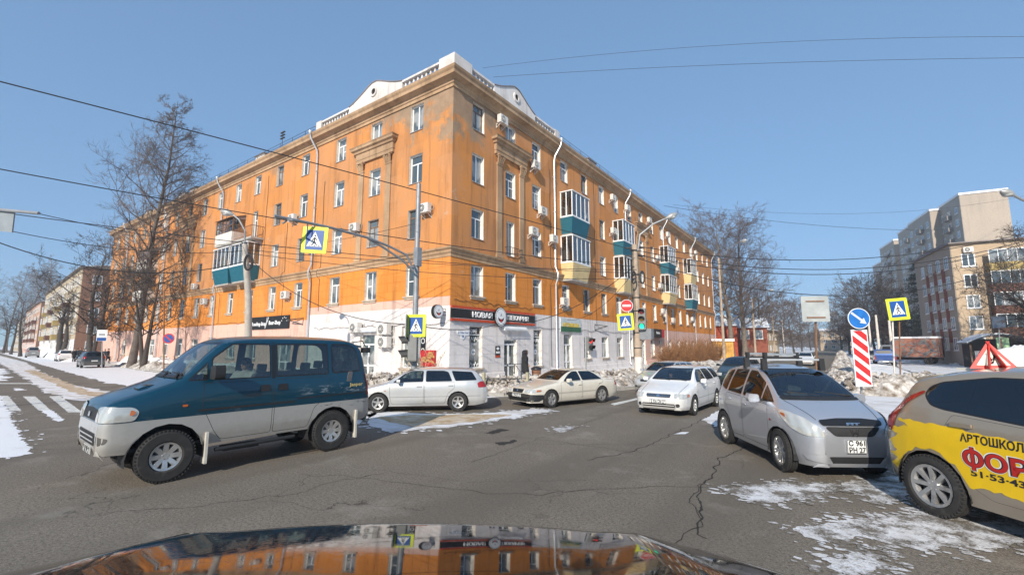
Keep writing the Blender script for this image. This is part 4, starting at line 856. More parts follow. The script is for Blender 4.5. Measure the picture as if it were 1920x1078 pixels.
def cut(bm, poly, axis, sel, m, name, root):
    """slice the polygon out of the shell and make it an object of its own (m None: thrown away)"""
    ia, ib, d = AX[axis]; us = [p[0] for p in poly]; ws = [p[1] for p in poly]; u0, u1, w0, w1 = min(us), max(us), min(ws), max(ws)
    fs = []
    for f in bm.faces:
        if not sel(f.calc_center_median()): continue
        a = [v.co[ia] for v in f.verts]; b = [v.co[ib] for v in f.verts]
        if max(a) < u0 or min(a) > u1 or max(b) < w0 or min(b) > w1: continue
        fs.append(f)
    n = len(poly)
    for i in range(n):
        p, q = poly[i], poly[(i + 1) % n]
        if abs(p[0] - q[0]) + abs(p[1] - q[1]) < 1e-5: continue
        co = [0, 0, 0]; co[ia] = p[0]; co[ib] = p[1]; e = [0, 0, 0]; e[ia] = q[0] - p[0]; e[ib] = q[1] - p[1]; no = Vector(e).cross(d)
        if not fs: break
        geom = list({x for f in fs for x in (list(f.verts) + list(f.edges))}) + fs
        r = bmesh.ops.bisect_plane(bm, geom=geom, dist=1e-5, plane_co=co, plane_no=no)
        fs = [g for g in r['geom'] if isinstance(g, bmesh.types.BMFace)]
    ins = [f for f in fs if inpoly((f.calc_center_median()[ia], f.calc_center_median()[ib]), poly)]
    if not ins: return None
    o = None
    if name:
        idx = {}; vs_ = []; fc = []
        for f in ins:
            r_ = []
            for v in f.verts:
                k = idx.get(v)
                if k is None: k = len(vs_); idx[v] = k; vs_.append(v.co.copy())
                r_.append(k)
            fc.append(r_)
        me = bpy.data.meshes.new(name); me.from_pydata([tuple(v) for v in vs_], [], fc); me.materials.append(m)
        for p in me.polygons: p.use_smooth = True
        o = link(name, me, root)
    bmesh.ops.delete(bm, geom=ins, context='FACES'); return o
def recut(o, poly, axis, m, name, root, sel=lambda c: True):
    bm = bmesh.new(); bm.from_mesh(o.data); r = cut(bm, poly, axis, sel, m, name, root); bm.to_mesh(o.data); bm.free()
    for p in o.data.polygons: p.use_smooth = True
    return r
class Car:
    def __init__(s, name, label, spec, paint, scale=(1, 1, 1), group=None):
        s.sp = spec; s.paint = paint; s.root = thing(name, label, spec.get('cat', 'car'), group=group)
        s.sx, s.sy, s.sz = scale; s.L = spec['L'] * s.sx; s.bm = None; s.shell()
    def X(s, q): return s.L / 2 - q * s.sx                         # distance from the nose -> local x
    def Z(s, z): return z * s.sz
    def shell(s):
        sp = s.sp; top = [(a, b) for a, b in sp['top']]; rings = []; bm = bmesh.new(); zr = max(b for _, b in top); W = sp['W'] / 2
        for q in spline(top, 0.055):
            a, zt = q; sh = min(crv(sp['sh'], a), zt - 0.004); zl = min(crv(sp['zl'], a), sh - 0.004); k = max(0.0, min(1.0, (zt - sh) / (zr - crv(sp['sh'], a)))) if zr > crv(sp['sh'], a) else 0
            wf = crv(sp['w'], a) * W; ws = wf * sp.get('wsh', 0.96); wt = ws - (0.05 + sp['tumble'] * k) * min(1, (zt - zl) * 3); cr = sp.get('crown', 0.035) * (0.6 + k) * min(1, (zt - zl) * 2)
            wt = max(wt, 0.2); pts = []
            for j in range(8): u = j / 7; pts.append((wt * u, zt - cr * u ** 2.4))
            e0 = Vector((wt, zt - cr)); e2 = Vector((ws, sh)); rr = 0.06 * min(1, (zt - sh) * 4)
            e1 = e0 + Vector((0.028 if k > 0.3 else 0.03, -rr))
            for j in range(1, 9):
                u = j / 8
                if e1.y > e2.y + 0.01: p = e0.lerp(e1, min(1, u * 4)) if u <= 0.25 else e1.lerp(e2, (u - 0.25) / 0.75); p = p + Vector((0.022 * math.sin(math.pi * u) * k, 0))
                else: p = e0.lerp(e2, u)
                pts.append((p.x, p.y))
            for j in range(1, 11):
                u = j / 10; bul = crv(sp.get('bul', [(0, 0), (0.12, 0.022), (0.3, 0.03), (0.62, 0.025), (0.8, 0.02), (1, -0.03)]), u) * min(1, (sh - zl) * 3); pts.append((ws + bul, sh + (zl - sh) * u))
            x = s.X(a); rings.append(([bm.verts.new((x, y * s.sy, z * s.sz)) for y, z in pts], [None if i == 0 else bm.verts.new((x, -y * s.sy, z * s.sz)) for i, (y, z) in enumerate(pts)]))
        for (l0, r0), (l1, r1) in zip(rings, rings[1:]):
            for i in range(len(l0) - 1):
                bm.faces.new((l0[i], l1[i], l1[i + 1], l0[i + 1])); a, b = (r0[i] or l0[i]), (r1[i] or l1[i]); bm.faces.new((a, r0[i + 1], r1[i + 1], b))
        bmesh.ops.recalc_face_normals(bm, faces=bm.faces)
        s.bm = bm; s.bvh = BVHTree.FromBMesh(bm)
    def P(s, poly): return [(s.X(a), s.Z(b)) for a, b in poly]
    def arches(s, r, z0=None):
        for k in (0, 1):
            cx = s.X(s.sp['ax'][k]); rr = r if not isinstance(r, tuple) else r[k]
            for sg in (-1, 1):
                poly = arc_poly(cx, s.wr * 1.0, rr, -0.15)
                cut(s.bm, poly, 'y', lambda c: c.y * sg > 0.35, None, None, s.root)
                w = MB(); n = 14; yo, yi = s.yw(cx, s.wr + rr + 0.03) * sg * 0.985, 0.42 * sg; A, B = [], []
                for q in range(n + 1): a = math.pi * (-0.06 + 1.12 * q / n); A.append(w.pt((cx + (rr + 0.012) * math.cos(a), yo, s.wr + (rr + 0.012) * math.sin(a)))); B.append(w.pt((cx + (rr + 0.012) * math.cos(a), yi, s.wr + (rr + 0.012) * math.sin(a))))
                for q in range(n): w.f.append([A[q], A[q + 1], B[q + 1], B[q]])
                w.f.append(B); w.build('wheel_arch', BLACKP, s.root, fix=False)
    def yw(s, x, z):
        h = s.bvh.ray_cast(Vector((x, 3, z)), Vector((0, -1, 0))); return h[0].y if h[0] else s.sp['W'] / 2 * s.sy
    def side(s, poly, m, name, both=True, r=0.04, frame=None, fm=None, sides=(-1, 1), fname='window_frame'):
        p = s.P(poly); p = rounded(p, r) if r else p; out = []
        for sg in sides:
            sel = lambda c: c.y * sg > 0.3
            if frame:
                fo = cut(s.bm, p, 'y', sel, fm or BLACKG, fname, s.root)
                if fo: out.append(recut(fo, inset(p, frame), 'y', m, name, s.root))
            else: out.append(cut(s.bm, p, 'y', sel, m, name, s.root))
        return out
    def door(s, poly, name='door', g=0.009):
        p = rounded(s.P(poly), 0.05)
        for sg in (-1, 1):
            go = cut(s.bm, p, 'y', lambda c: c.y * sg > 0.3, BLACKP, 'door_gap', s.root)
            if go: recut(go, inset(p, g), 'y', s.paint, name, s.root)
    def face(s, poly, m, name, front=True, r=0.05, frame=None, lim=None, fm=None):
        """windscreen (front) or rear window, polygon in (y, z)"""
        p = [(a * s.sy, s.Z(b)) for a, b in poly]; p = rounded(p, r); lim = lim or (0.1, 0.7); x0, x1 = s.X(lim[1]), s.X(lim[0])
        fo = cut(s.bm, p, 'x', lambda c: x0 < c.x < x1, fm or BLACKG, 'window_frame', s.root)
        return recut(fo, inset(p, frame or 0.03), 'x', m, name, s.root) if fo else None
    def decal(s, poly, m, name, d=(0, -1, 0), u=(1, 0, 0), v=(0, 0, 1), org=(0, 0, 0), off=0.004, grid=0.06, parent=None, bulge=0.0, smooth=True):
        """polygon in the (u, v) frame laid on the shell along the direction d"""
        d, u, v, org = Vector(d).normalized(), Vector(u), Vector(v), Vector(org); pts = []
        for i, p in enumerate(poly):
            q = poly[(i + 1) % len(poly)]; k = max(1, int(math.hypot(q[0] - p[0], q[1] - p[1]) / grid))
            for j in range(k): pts.append(Vector((p[0] + (q[0] - p[0]) * j / k, p[1] + (q[1] - p[1]) * j / k)))
        nb = len(pts); us = [p.x for p in pts]; ws = [p.y for p in pts]; a = min(us) + grid / 2
        while a < max(us):
            b = min(ws) + grid / 2
            while b < max(ws):
                if inpoly((a, b), [tuple(p) for p in pts[:nb]]): pts.append(Vector((a + random.uniform(-.01, .01) * grid, b)))
                b += grid
            a += grid
        vs_, _, fs, *_ = delaunay_2d_cdt(pts, [], [list(range(nb))], 1, 1e-6); mb = MB(); co = []
        cu_ = Vector((sum(us) / len(us), sum(ws) / len(ws))); mx = max(1e-3, max(math.hypot(p.x - cu_.x, p.y - cu_.y) for p in pts[:nb]))
        for p in vs_:
            o_ = org + u * p.x + v * p.y - d * 4; h = s.bvh.ray_cast(o_, d)
            if h[0] is None: n_ = s.bvh.find_nearest(org + u * p.x + v * p.y - d * 0.5); h = n_
            nn = h[1] if h[1].dot(d) < 0 else -h[1]
            e = off + bulge * max(0, 1 - ((p - cu_).length / mx) ** 2); co.append(h[0] + nn * e)
        for c in co: mb.pt(c)
        mb.f = [list(f) for f in fs if max((co[f[i]] - co[f[i - 1]]).length for i in range(len(f))) < 0.5]; me = mb.mesh(name, m, False, fix=False)
        ok = [p for p in me.polygons if p.normal.dot(d) > 0]
        if len(ok) > len(me.polygons) / 2: me.flip_normals()
        for p in me.polygons: p.use_smooth = smooth
        return link(name, me, parent or s.root)
    def corner(s, poly, m, name, sg, yaw=42, a=0.1, off=0.004, grid=0.05, **k):
        d = Vector((-math.cos(R(yaw)), -sg * math.sin(R(yaw)), 0)); u = Vector((d.y, -d.x, 0)) * sg
        return s.decal([(p, s.Z(q)) for p, q in poly], m, name, d, u, (0, 0, 1), (s.X(a), sg * s.sp['W'] / 2 * s.sy * 0.86, 0), off, grid, **k)
    def rcorner(s, poly, m, name, sg, yaw=45, a=0.1, off=0.004, grid=0.05, **k):
        d = Vector((math.cos(R(yaw)), -sg * math.sin(R(yaw)), 0)); u = Vector((-d.y, d.x, 0)) * sg
        return s.decal([(p, s.Z(q)) for p, q in poly], m, name, d, u, (0, 0, 1), (-s.L / 2 + a, sg * s.sp['W'] / 2 * s.sy * 0.86, 0), off, grid, **k)
    def sided(s, poly, m, name, sg, off=0.004, grid=0.06, **k):
        return s.decal([(s.X(a), s.Z(b)) for a, b in poly], m, name, (0, -sg, 0), off=off, grid=grid, **k)
    def front(s, poly, m, name, back=False, off=0.004, grid=0.06, **k):
        return s.decal([(a * s.sy, s.Z(b)) for a, b in poly], m, name, (1 if back else -1, 0, 0), (0, 1, 0), (0, 0, 1), off=off, grid=grid, **k)
    def proj_text(s, txt, size, m, sg, a, z, off=0.006, width=None, bold=0.0, name='lettering'):
        me = text_mesh(txt, size, m, name, 0, bold); xs = [v.co.x for v in me.vertices]; k = width / (max(xs) - min(xs)) if width else 1
        bm = bmesh.new(); bm.from_mesh(me); bmesh.ops.triangulate(bm, faces=bm.faces)
        for it in range(2): bmesh.ops.subdivide_edges(bm, edges=[e for e in bm.edges if e.calc_length() > 0.07], cuts=1)
        bm.to_mesh(me); bm.free()
        for v in me.vertices:
            x = s.X(a) - sg * 1 * v.co.x * k * 1.0; zz = s.Z(z) + v.co.y; h = s.bvh.ray_cast(Vector((x, 4 * sg, zz)), Vector((0, -sg, 0)))
            v.co = Vector((x, (h[0].y if h[0] else s.sp['W'] / 2 * sg) + sg * off, zz))
        return link(name, me, s.root)
    def finish(s):
        me = bpy.data.meshes.new('body'); s.bm.to_mesh(me); s.bm.free(); s.bm = None
        for p in me.polygons: p.use_smooth = True
        me.materials.append(s.paint); link('body', me, s.root)
        # floor pan and inner sides keep the light out
        fl = MB(); fl.box(-s.L / 2 + 0.35, s.L / 2 - 0.35, -s.sp['W'] / 2 + 0.14, s.sp['W'] / 2 - 0.14, s.Z(crv(s.sp['zl'], 2.0)) + 0.02, s.Z(crv(s.sp['zl'], 2.0)) + 0.07); fl.build('floor_pan', BLACKP, s.root)
    def wheels(s, mesh_t, mesh_r, yt=None, steer=0.0):
        yo = yt or (s.sp['W'] / 2 * s.sy - 0.11)
        for k in (0, 1):
            for sg in (-1, 1):
                w = link('wheel', mesh_t, s.root, (s.X(s.sp['ax'][k]), sg * yo, s.wr)); w.rotation_euler = (0, 0, (0 if sg > 0 else math.pi) + (steer if k == 0 else 0)); link('rim', mesh_r, w)
    def seats(s, rows, zseat, m, rhd_person=None, h=0.62):
        for (a, n) in rows:
            for i in range(n):
                y = (i - (n - 1) / 2) * 0.62 * s.sy; x = s.X(a); z = s.Z(zseat); b = MB()
                b.prism(rounded([(0.25, -0.06), (0.25, 0.08), (-0.2, 0.06), (-0.34, h), (-0.44, h), (-0.34, -0.06)], 0.05), lambda p, q, d: (x + p, y + d, z + q), -0.24, 0.24)
                st = b.build('seat', m, s.root, True); hb = MB(); hb.prism(rounded([(-0.36, h + 0.03), (-0.38, h + 0.2), (-0.47, h + 0.2), (-0.45, h + 0.03)], 0.03), lambda p, q, d: (x + p, y + d, z + q), -0.13, 0.13); hb.build('headrest', m, st, True)
    def dash(s, a0, a1, z0, z1, wheel_y, wheel_a):
        b = MB(); W = s.sp['W'] / 2 * s.sy - 0.16; b.prism([(s.X(a0), s.Z(z0)), (s.X(a0), s.Z(z1)), (s.X(a1) + 0.1, s.Z(z1) + 0.03), (s.X(a1), s.Z(z1) - 0.06), (s.X(a1) + 0.05, s.Z(z0))], lambda p, q, d: (p, d, q), -W, W); b.build('dashboard', BLACKP, s.root)
        t = MB(); c = Vector((s.X(wheel_a), wheel_y, s.Z(z1) - 0.02)); ps = [c + Vector((-0.06 * math.sin(6.2832 * k / 18), 0.18 * math.cos(6.2832 * k / 18), 0.17 * math.sin(6.2832 * k / 18))) for k in range(19)]
        t.tube(ps, 0.016, 6); t.bar(c + Vector((0, -0.17, 0)), c + Vector((0, 0.17, 0)), 0.03, 0.03); t.tube([c, c + Vector((0.3, 0, -0.12))], 0.03, 6); t.build('steering_wheel', BLACKP, s.root)
    def mirror(s, a, z, m, w=0.2, h=0.15, arm=0.06, d=0.11):
        for sg in (-1, 1):
            x, zz = s.X(a), s.Z(z); y = s.yw(x, zz); b = MB(); f = lambda p, q, e: (x + e, sg * (y + arm + p), zz + q)
            b.prism(rounded([(0, 0), (w * 0.9, -0.01), (w, h * 0.3), (w * 0.92, h), (0.02, h * 0.9)], 0.04), f, -d / 2, d / 2)
            o = b.build('mirror', m, s.root, True, angle=50); q = MB(); q.bar((x, sg * (y - 0.03), zz + 0.03), (x, sg * (y + arm + 0.05), zz + 0.03), 0.06, 0.045); q.build('arm', BLACKP, o)
            g = MB(); g.prism(inset([(0.01, 0.01), (w * 0.9, 0.0), (w * 0.96, h * 0.35), (w * 0.9, h * 0.95), (0.03, h * 0.87)], 0.012), f, -d / 2 - 0.004, -d / 2 + 0.002); g.build('mirror_glass', CHROME, o)
    def plate(s, lines, front=True, z=0.45, w=0.5, h=0.11, y=0.0, off=0.03):
        d = 1 if front else -1; hit = s.bvh.ray_cast(Vector((4 * d, y, s.Z(z))), Vector((-d, 0, 0)))[0]; x = (hit.x if hit else s.L / 2 * d) + d * off; zz = s.Z(z)
        b = MB(); b.box(x - 0.006, x + 0.006, y - w / 2, y + w / 2, zz - h / 2, zz + h / 2); o = b.build('number_plate', PLATEW, s.root)
        e = MB()
        for q in (-1, 1): e.box(x + d * 0.006 - 0.002, x + d * 0.006 + 0.003, y - w / 2, y + w / 2, zz + q * (h / 2 - 0.004) - 0.003, zz + q * (h / 2 - 0.004) + 0.003); e.box(x + d * 0.006 - 0.002, x + d * 0.006 + 0.003, y + q * (w / 2 - 0.004) - 0.003, y + q * (w / 2 - 0.004) + 0.003, zz - h / 2, zz + h / 2)
        e.build('plate_edge', BLACKP, o); n = len(lines)
        for i, t in enumerate(lines):
            rows = h / n; lettering(t, rows * 1.05, BLACKP, o, (x + d * 0.008, y - d * w * 0.43, zz + h / 2 - rows * (i + 0.86)), (0, d, 0), (0, 0, 1), extrude=0.001, bold=0.003, width=w * 0.86)
        return o
    def handle(s, a, z, m, w=0.17, h=0.035):
        for sg in (-1, 1):
            x, zz = s.X(a), s.Z(z); y = s.yw(x, zz) * sg; b = MB(); b.prism(rounded([(-w / 2, -h / 2), (w / 2, -h / 2), (w / 2, h / 2), (-w / 2, h / 2)], 0.015), lambda p, q, e: (x + p, y + sg * e, zz + q), 0.004, 0.03); b.build('handle', m, s.root, True)
    def place(s, pf, pr, side_sign):
        """put the near-side wheels on two ground points"""
        pf, pr = Vector((pf.x, pf.y, 0)), Vector((pr.x, pr.y, 0)); h = (pf - pr).normalized(); ang = math.atan2(h.y, h.x); yo = s.sp['W'] / 2 * s.sy
        axm = (s.X(s.sp['ax'][0]) + s.X(s.sp['ax'][1])) / 2; left = Vector((-h.y, h.x, 0)); c = (pf + pr) / 2 - left * yo * side_sign - h * axm
        s.root.location = c; s.root.rotation_euler = (0, 0, ang)
def wheel_meshes(r, w, rim_r, spokes, rimm, tyrem, sw=0.05, style='straight', capm=None):
    f = lambda x, y, z: (x, z, y)                                   # axle along y, outer face +y
    t = MB(); hw = w / 2; prof = [(rim_r, -hw * 0.8), (rim_r + 0.02, -hw), (r - 0.045, -hw), (r - 0.012, -hw * 0.82), (r, -hw * 0.6)]
    for k in range(3): zc = -hw * 0.6 + k * hw * 0.45; prof += [(r, zc + hw * 0.26), (r - 0.012, zc + hw * 0.28), (r - 0.012, zc + hw * 0.36), (r, zc + hw * 0.38)]
    prof += [(r, hw * 0.6), (r - 0.012, hw * 0.82), (r - 0.045, hw), (rim_r + 0.02, hw), (rim_r, hw * 0.8)]
    t.lathe(prof, 36, f, False); nb = 48
    for k in range(nb):                                             # shoulder lugs
        a = 6.2832 * k / nb; c, s_ = math.cos(a), math.sin(a)
        t.M = Matrix(((c, 0, s_, 0), (0, 1, 0, 0), (-s_, 0, c, 0), (0, 0, 0, 1))); t.box(-0.012, 0.012, hw * 0.62, hw * 0.93, r - 0.03, r + 0.004); t.M = None
    tm = t.mesh('wheel', tyrem, True, 35)
    b = MB(); b.lathe([(rim_r * 0.80, hw * 0.25), (rim_r * 0.86, hw * 0.80), (rim_r * 0.99, hw * 0.86), (rim_r * 1.0, hw * 0.7), (rim_r * 0.98, -hw * 0.7), (rim_r * 0.82, -hw * 0.7)], 36, f, False)
    b.lathe([(0.0, hw * 0.62), (rim_r * 0.26, hw * 0.62), (rim_r * 0.30, hw * 0.5), (rim_r * 0.3, hw * 0.1), (0, hw * 0.1)], 18, f)
    for k in range(spokes):
        a = 6.2832 * k / spokes
        for da in ((0,) if style != 'twin' else (-0.13, 0.13)):
            c, s_ = math.cos(a + da), math.sin(a + da); b.M = Matrix(((c, 0, s_, 0), (0, 1, 0, 0), (-s_, 0, c, 0), (0, 0, 0, 1)))
            i = [b.pt(p) for p in ((-sw * 0.55, hw * 0.15, rim_r * 0.2), (sw * 0.55, hw * 0.15, rim_r * 0.2), (sw * 0.4, hw * 0.60, rim_r * 0.2), (-sw * 0.4, hw * 0.60, rim_r * 0.2), (-sw * 0.62, hw * 0.3, rim_r * 0.87), (sw * 0.62, hw * 0.3, rim_r * 0.87), (sw * 0.42, hw * 0.82, rim_r * 0.87), (-sw * 0.42, hw * 0.82, rim_r * 0.87))]
            for q in ((3, 2, 1, 0), (4, 5, 6, 7), (0, 1, 5, 4), (1, 2, 6, 5), (2, 3, 7, 6), (3, 0, 4, 7)): b.f.append([i[j] for j in q])
            b.M = None
    for k in range(5): a = 6.2832 * k / 5 + 0.3; b.lathe([(0.0, hw * 0.66), (0.011, hw * 0.66), (0.011, hw * 0.6)], 6, lambda x, y, z: (x + rim_r * 0.19 * math.cos(a), z, y + rim_r * 0.19 * math.sin(a)))
    rm = b.mesh('rim', rimm, True, 30)
    return tm, rm
def add_brake(s, rim_r, w):
    for k in (0, 1):
        for sg in (-1, 1):
            b = MB(); b.lathe([(0.0, 0), (rim_r * 0.82, 0), (rim_r * 0.82, 0.02), (0, 0.02)], 20, lambda x, y, z: (x, z, y)); b.build('brake_disc', mat('brake_steel', (0.06, 0.055, 0.05), 0.6, 0.2, 5, metal=0.5), s.root, loc=(s.X(s.sp['ax'][k]), sg * (s.sp['W'] / 2 * s.sy - 0.11) - (0.02 if sg > 0 else 0), s.wr))
def paint_mat(name, col, metal=0.0, rough=0.32, dust=0.35, dcol=(0.30, 0.27, 0.23)):
    """car paint under clear coat with winter road dust towards the sills"""
    m, n, l, p = new_mat(name); v = texco(n, l, 'Object'); sx = n.new('ShaderNodeSeparateXYZ'); l.new(v, sx.inputs[0])
    f = mth(n, l, 'ADD', mth(n, l, 'MULTIPLY', mth(n, l, 'SUBTRACT', 0.82, sx.outputs[2]), 1.3), mth(n, l, 'MULTIPLY', mth(n, l, 'SUBTRACT', nz(n, l, v, 3.5, 7, 0.65), 0.5), 1.2))
    k = mth(n, l, 'MULTIPLY', ramp(n, l, f, 0.0, 0.7), dust * 1.35); l.new(mixc(n, l, k, col, dcol), p.inputs['Base Color']); p.inputs['Metallic'].default_value = metal
    l.new(mth(n, l, 'ADD', mth(n, l, 'MULTIPLY', k, 0.5), rough), p.inputs['Roughness']); l.new(mth(n, l, 'SUBTRACT', 1.0, mth(n, l, 'MULTIPLY', k, 1.6)), p.inputs['Coat Weight']); p.inputs['Coat Roughness'].default_value = 0.06
    return m
BLACKP = mat('black_plastic', (0.018, 0.018, 0.019), 0.6, 0.2, 10); BLACKG = mat('black_rubber', (0.012, 0.012, 0.013), 0.35, 0.1, 8)
CHROME = mat('chrome', (0.72, 0.73, 0.74), 0.12, 0.0, metal=1.0); ALLOY = mat('alloy', (0.56, 0.56, 0.55), 0.33, 0.1, 10, metal=0.75, dirt=(0.24, 0.21, 0.18), dv=0.54)
TYRE = mat('tyre_rubber', (0.024, 0.023, 0.022), 0.85, 0.25, 12, dirt=(0.09, 0.08, 0.07), dv=0.58); PLATEW = mat('plate_white', (0.72, 0.72, 0.70), 0.5, 0.1, 10)
CGLASS = glass_mat('car_glass', (0.42, 0.50, 0.48), 0.06); DGLASS = glass_mat('car_glass_dark', (0.035, 0.04, 0.042), 0.06); WGLASS = glass_mat('windscreen_glass', (0.50, 0.58, 0.57), 0.10)
def lamp_mat(name, c, t=0.16):
    m, n, l, p = new_mat(name); v = texco(n, l, 'Object'); w = n.new('ShaderNodeTexWave'); w.inputs['Scale'].default_value = 3.2; w.bands_direction = 'Y'; w.inputs['Distortion'].default_value = 4; w.inputs['Detail'].default_value = 3; l.new(v, w.inputs['Vector'])
    l.new(mixc(n, l, mth(n, l, 'MULTIPLY', w.outputs['Fac'], t * 2), c, tuple(x * 0.45 for x in c)), p.inputs['Base Color']); p.inputs['Roughness'].default_value = 0.12; p.inputs['Metallic'].default_value = 0.35; p.inputs['Coat Weight'].default_value = 1.0; p.inputs['Coat Roughness'].default_value = 0.02; return m
LAMPC = lamp_mat('headlamp_lens', (0.62, 0.62, 0.58)); LAMPO = lamp_mat('indicator_lens', (0.65, 0.16, 0.03)); LAMPR = lamp_mat('tail_lens', (0.42, 0.015, 0.012))
SEATM = mat('seat_cloth', (0.10, 0.10, 0.105), 0.9, 0.2, 20)
# ------------------------------------------------------------------ the minivan in front of the bonnet
def delica_paint():
    m, n, l, p = new_mat('two_tone_paint'); v = texco(n, l, 'Object'); sx = n.new('ShaderNodeSeparateXYZ'); l.new(v, sx.inputs[0])
    teal = (0.002, 0.050, 0.088); silver = (0.46, 0.455, 0.435)
    k = mrange(n, l, sx.outputs[2], 1.0195, 1.0205); c = mixc(n, l, k, silver, teal)
    # flaking splash graphic on the rear flank
    wv = n.new('ShaderNodeMapping'); wv.inputs['Scale'].default_value = (1.0, 1.0, 4.0); l.new(v, wv.inputs[0]); f = nz(n, l, wv.outputs[0], 3.6, 9, 0.72)
    zone = mth(n, l, 'MULTIPLY', mrange(n, l, sx.outputs[0], -1.0, -0.55, 1, 0), mth(n, l, 'MULTIPLY', mrange(n, l, sx.outputs[2], 1.18, 1.24), mrange(n, l, sx.outputs[2], 1.26, 1.44, 1, 0)))
    c = mixc(n, l, mth(n, l, 'MULTIPLY', mth(n, l, 'MULTIPLY', ramp(n, l, f, 0.53, 0.57), zone), 0.6), c, (0.42, 0.46, 0.48))
    z2 = mth(n, l, 'MULTIPLY', mrange(n, l, sx.outputs[0], -1.1, -0.8, 1, 0), mth(n, l, 'MULTIPLY', mrange(n, l, sx.outputs[2], 0.88, 0.95), mrange(n, l, sx.outputs[2], 1.0, 1.018, 1, 0)))
    c = mixc(n, l, mth(n, l, 'MULTIPLY', mth(n, l, 'MULTIPLY', ramp(n, l, f, 0.56, 0.58), z2), 0.9), c, (0.03, 0.035, 0.05))
    du = mth(n, l, 'MULTIPLY', ramp(n, l, mth(n, l, 'ADD', mth(n, l, 'MULTIPLY', mth(n, l, 'SUBTRACT', 0.95, sx.outputs[2]), 1.2), mth(n, l, 'MULTIPLY', mth(n, l, 'SUBTRACT', nz(n, l, v, 3, 7, 0.65), 0.5), 1.3)), 0.0, 0.6), 0.65)
    l.new(mixc(n, l, du, c, (0.33, 0.295, 0.25)), p.inputs['Base Color']); p.inputs['Metallic'].default_value = 0.4
    l.new(mth(n, l, 'ADD', mth(n, l, 'MULTIPLY', du, 0.6), 0.30), p.inputs['Roughness']); p.inputs['Coat Weight'].default_value = 0.6; p.inputs['Coat Roughness'].default_value = 0.05; return m
SPEC_VAN = dict(cat='minivan', L=4.69, W=1.74, ax=(0.84, 3.74), tumble=0.12, crown=0.045, wsh=0.965,
    top=[(0.07, 0.40), (0.0, 0.52), (-0.02, 0.78), (0.0, 0.93), (0.03, 1.04), (0.10, 1.11), (0.35, 1.19), (0.65, 1.275), (0.94, 1.37), (1.08, 1.47), (1.36, 1.74), (1.58, 1.905), (1.82, 1.965), (2.4, 2.0), (3.4, 2.0), (4.1, 1.975), (4.34, 1.92), (4.47, 1.80), (4.57, 1.5), (4.64, 1.15), (4.69, 0.9), (4.69, 0.6), (4.62, 0.42)],
    sh=[(0, 0.86), (0.1, 1.02), (0.6, 1.18), (1.0, 1.27), (1.6, 1.30), (4.3, 1.30), (4.69, 1.15)], zl=[(0, 0.45), (0.5, 0.43), (4.3, 0.43), (4.69, 0.5)],
    w=[(-0.02, 0.78), (0.03, 0.88), (0.1, 0.93), (0.25, 0.965), (0.5, 0.985), (1, 1), (4.2, 1), (4.5, 0.965), (4.62, 0.92), (4.69, 0.86)])
van = Car('minivan', 'teal over silver lifted minivan turning across the junction', SPEC_VAN, delica_paint(), (1.0, 1.0, 1.20)); van.wr = 0.415
van.arches((0.52, 0.505))
for poly in ([(1.05, 1.335), (1.37, 1.335), (1.37, 1.61)], [(1.41, 1.33), (2.43, 1.33), (2.43, 1.875), (1.75, 1.875), (1.41, 1.65)]): van.side(poly, CGLASS, 'side_window', r=0.05, frame=0.025)
van.side([(2.53, 1.33), (3.63, 1.33), (3.63, 1.875), (2.53, 1.875)], CGLASS, 'side_window', r=0.04, frame=0.03)
van.side([(3.69, 1.34), (4.44, 1.36), (4.33, 1.76), (4.16, 1.865), (3.69, 1.875)], CGLASS, 'side_window', r=0.09, frame=0.03)
van.face([(-0.70, 1.395), (0.70, 1.395), (0.585, 1.895), (-0.585, 1.895)], WGLASS, 'windscreen', lim=(0.85, 1.85)); van.face([(-0.62, 1.28), (0.62, 1.28), (0.55, 1.84), (-0.55, 1.84)], CGLASS, 'rear_window', lim=(4.38, 4.9))
van.door([(1.30, 1.30), (1.30, 0.96), (1.50, 0.60), (1.62, 0.47), (2.48, 0.47), (2.48, 1.30)]); van.door([(2.51, 1.30), (2.51, 0.47), (3.2, 0.47), (3.32, 0.78), (3.55, 0.93), (3.64, 0.95), (3.64, 1.30)], 'sliding_door')
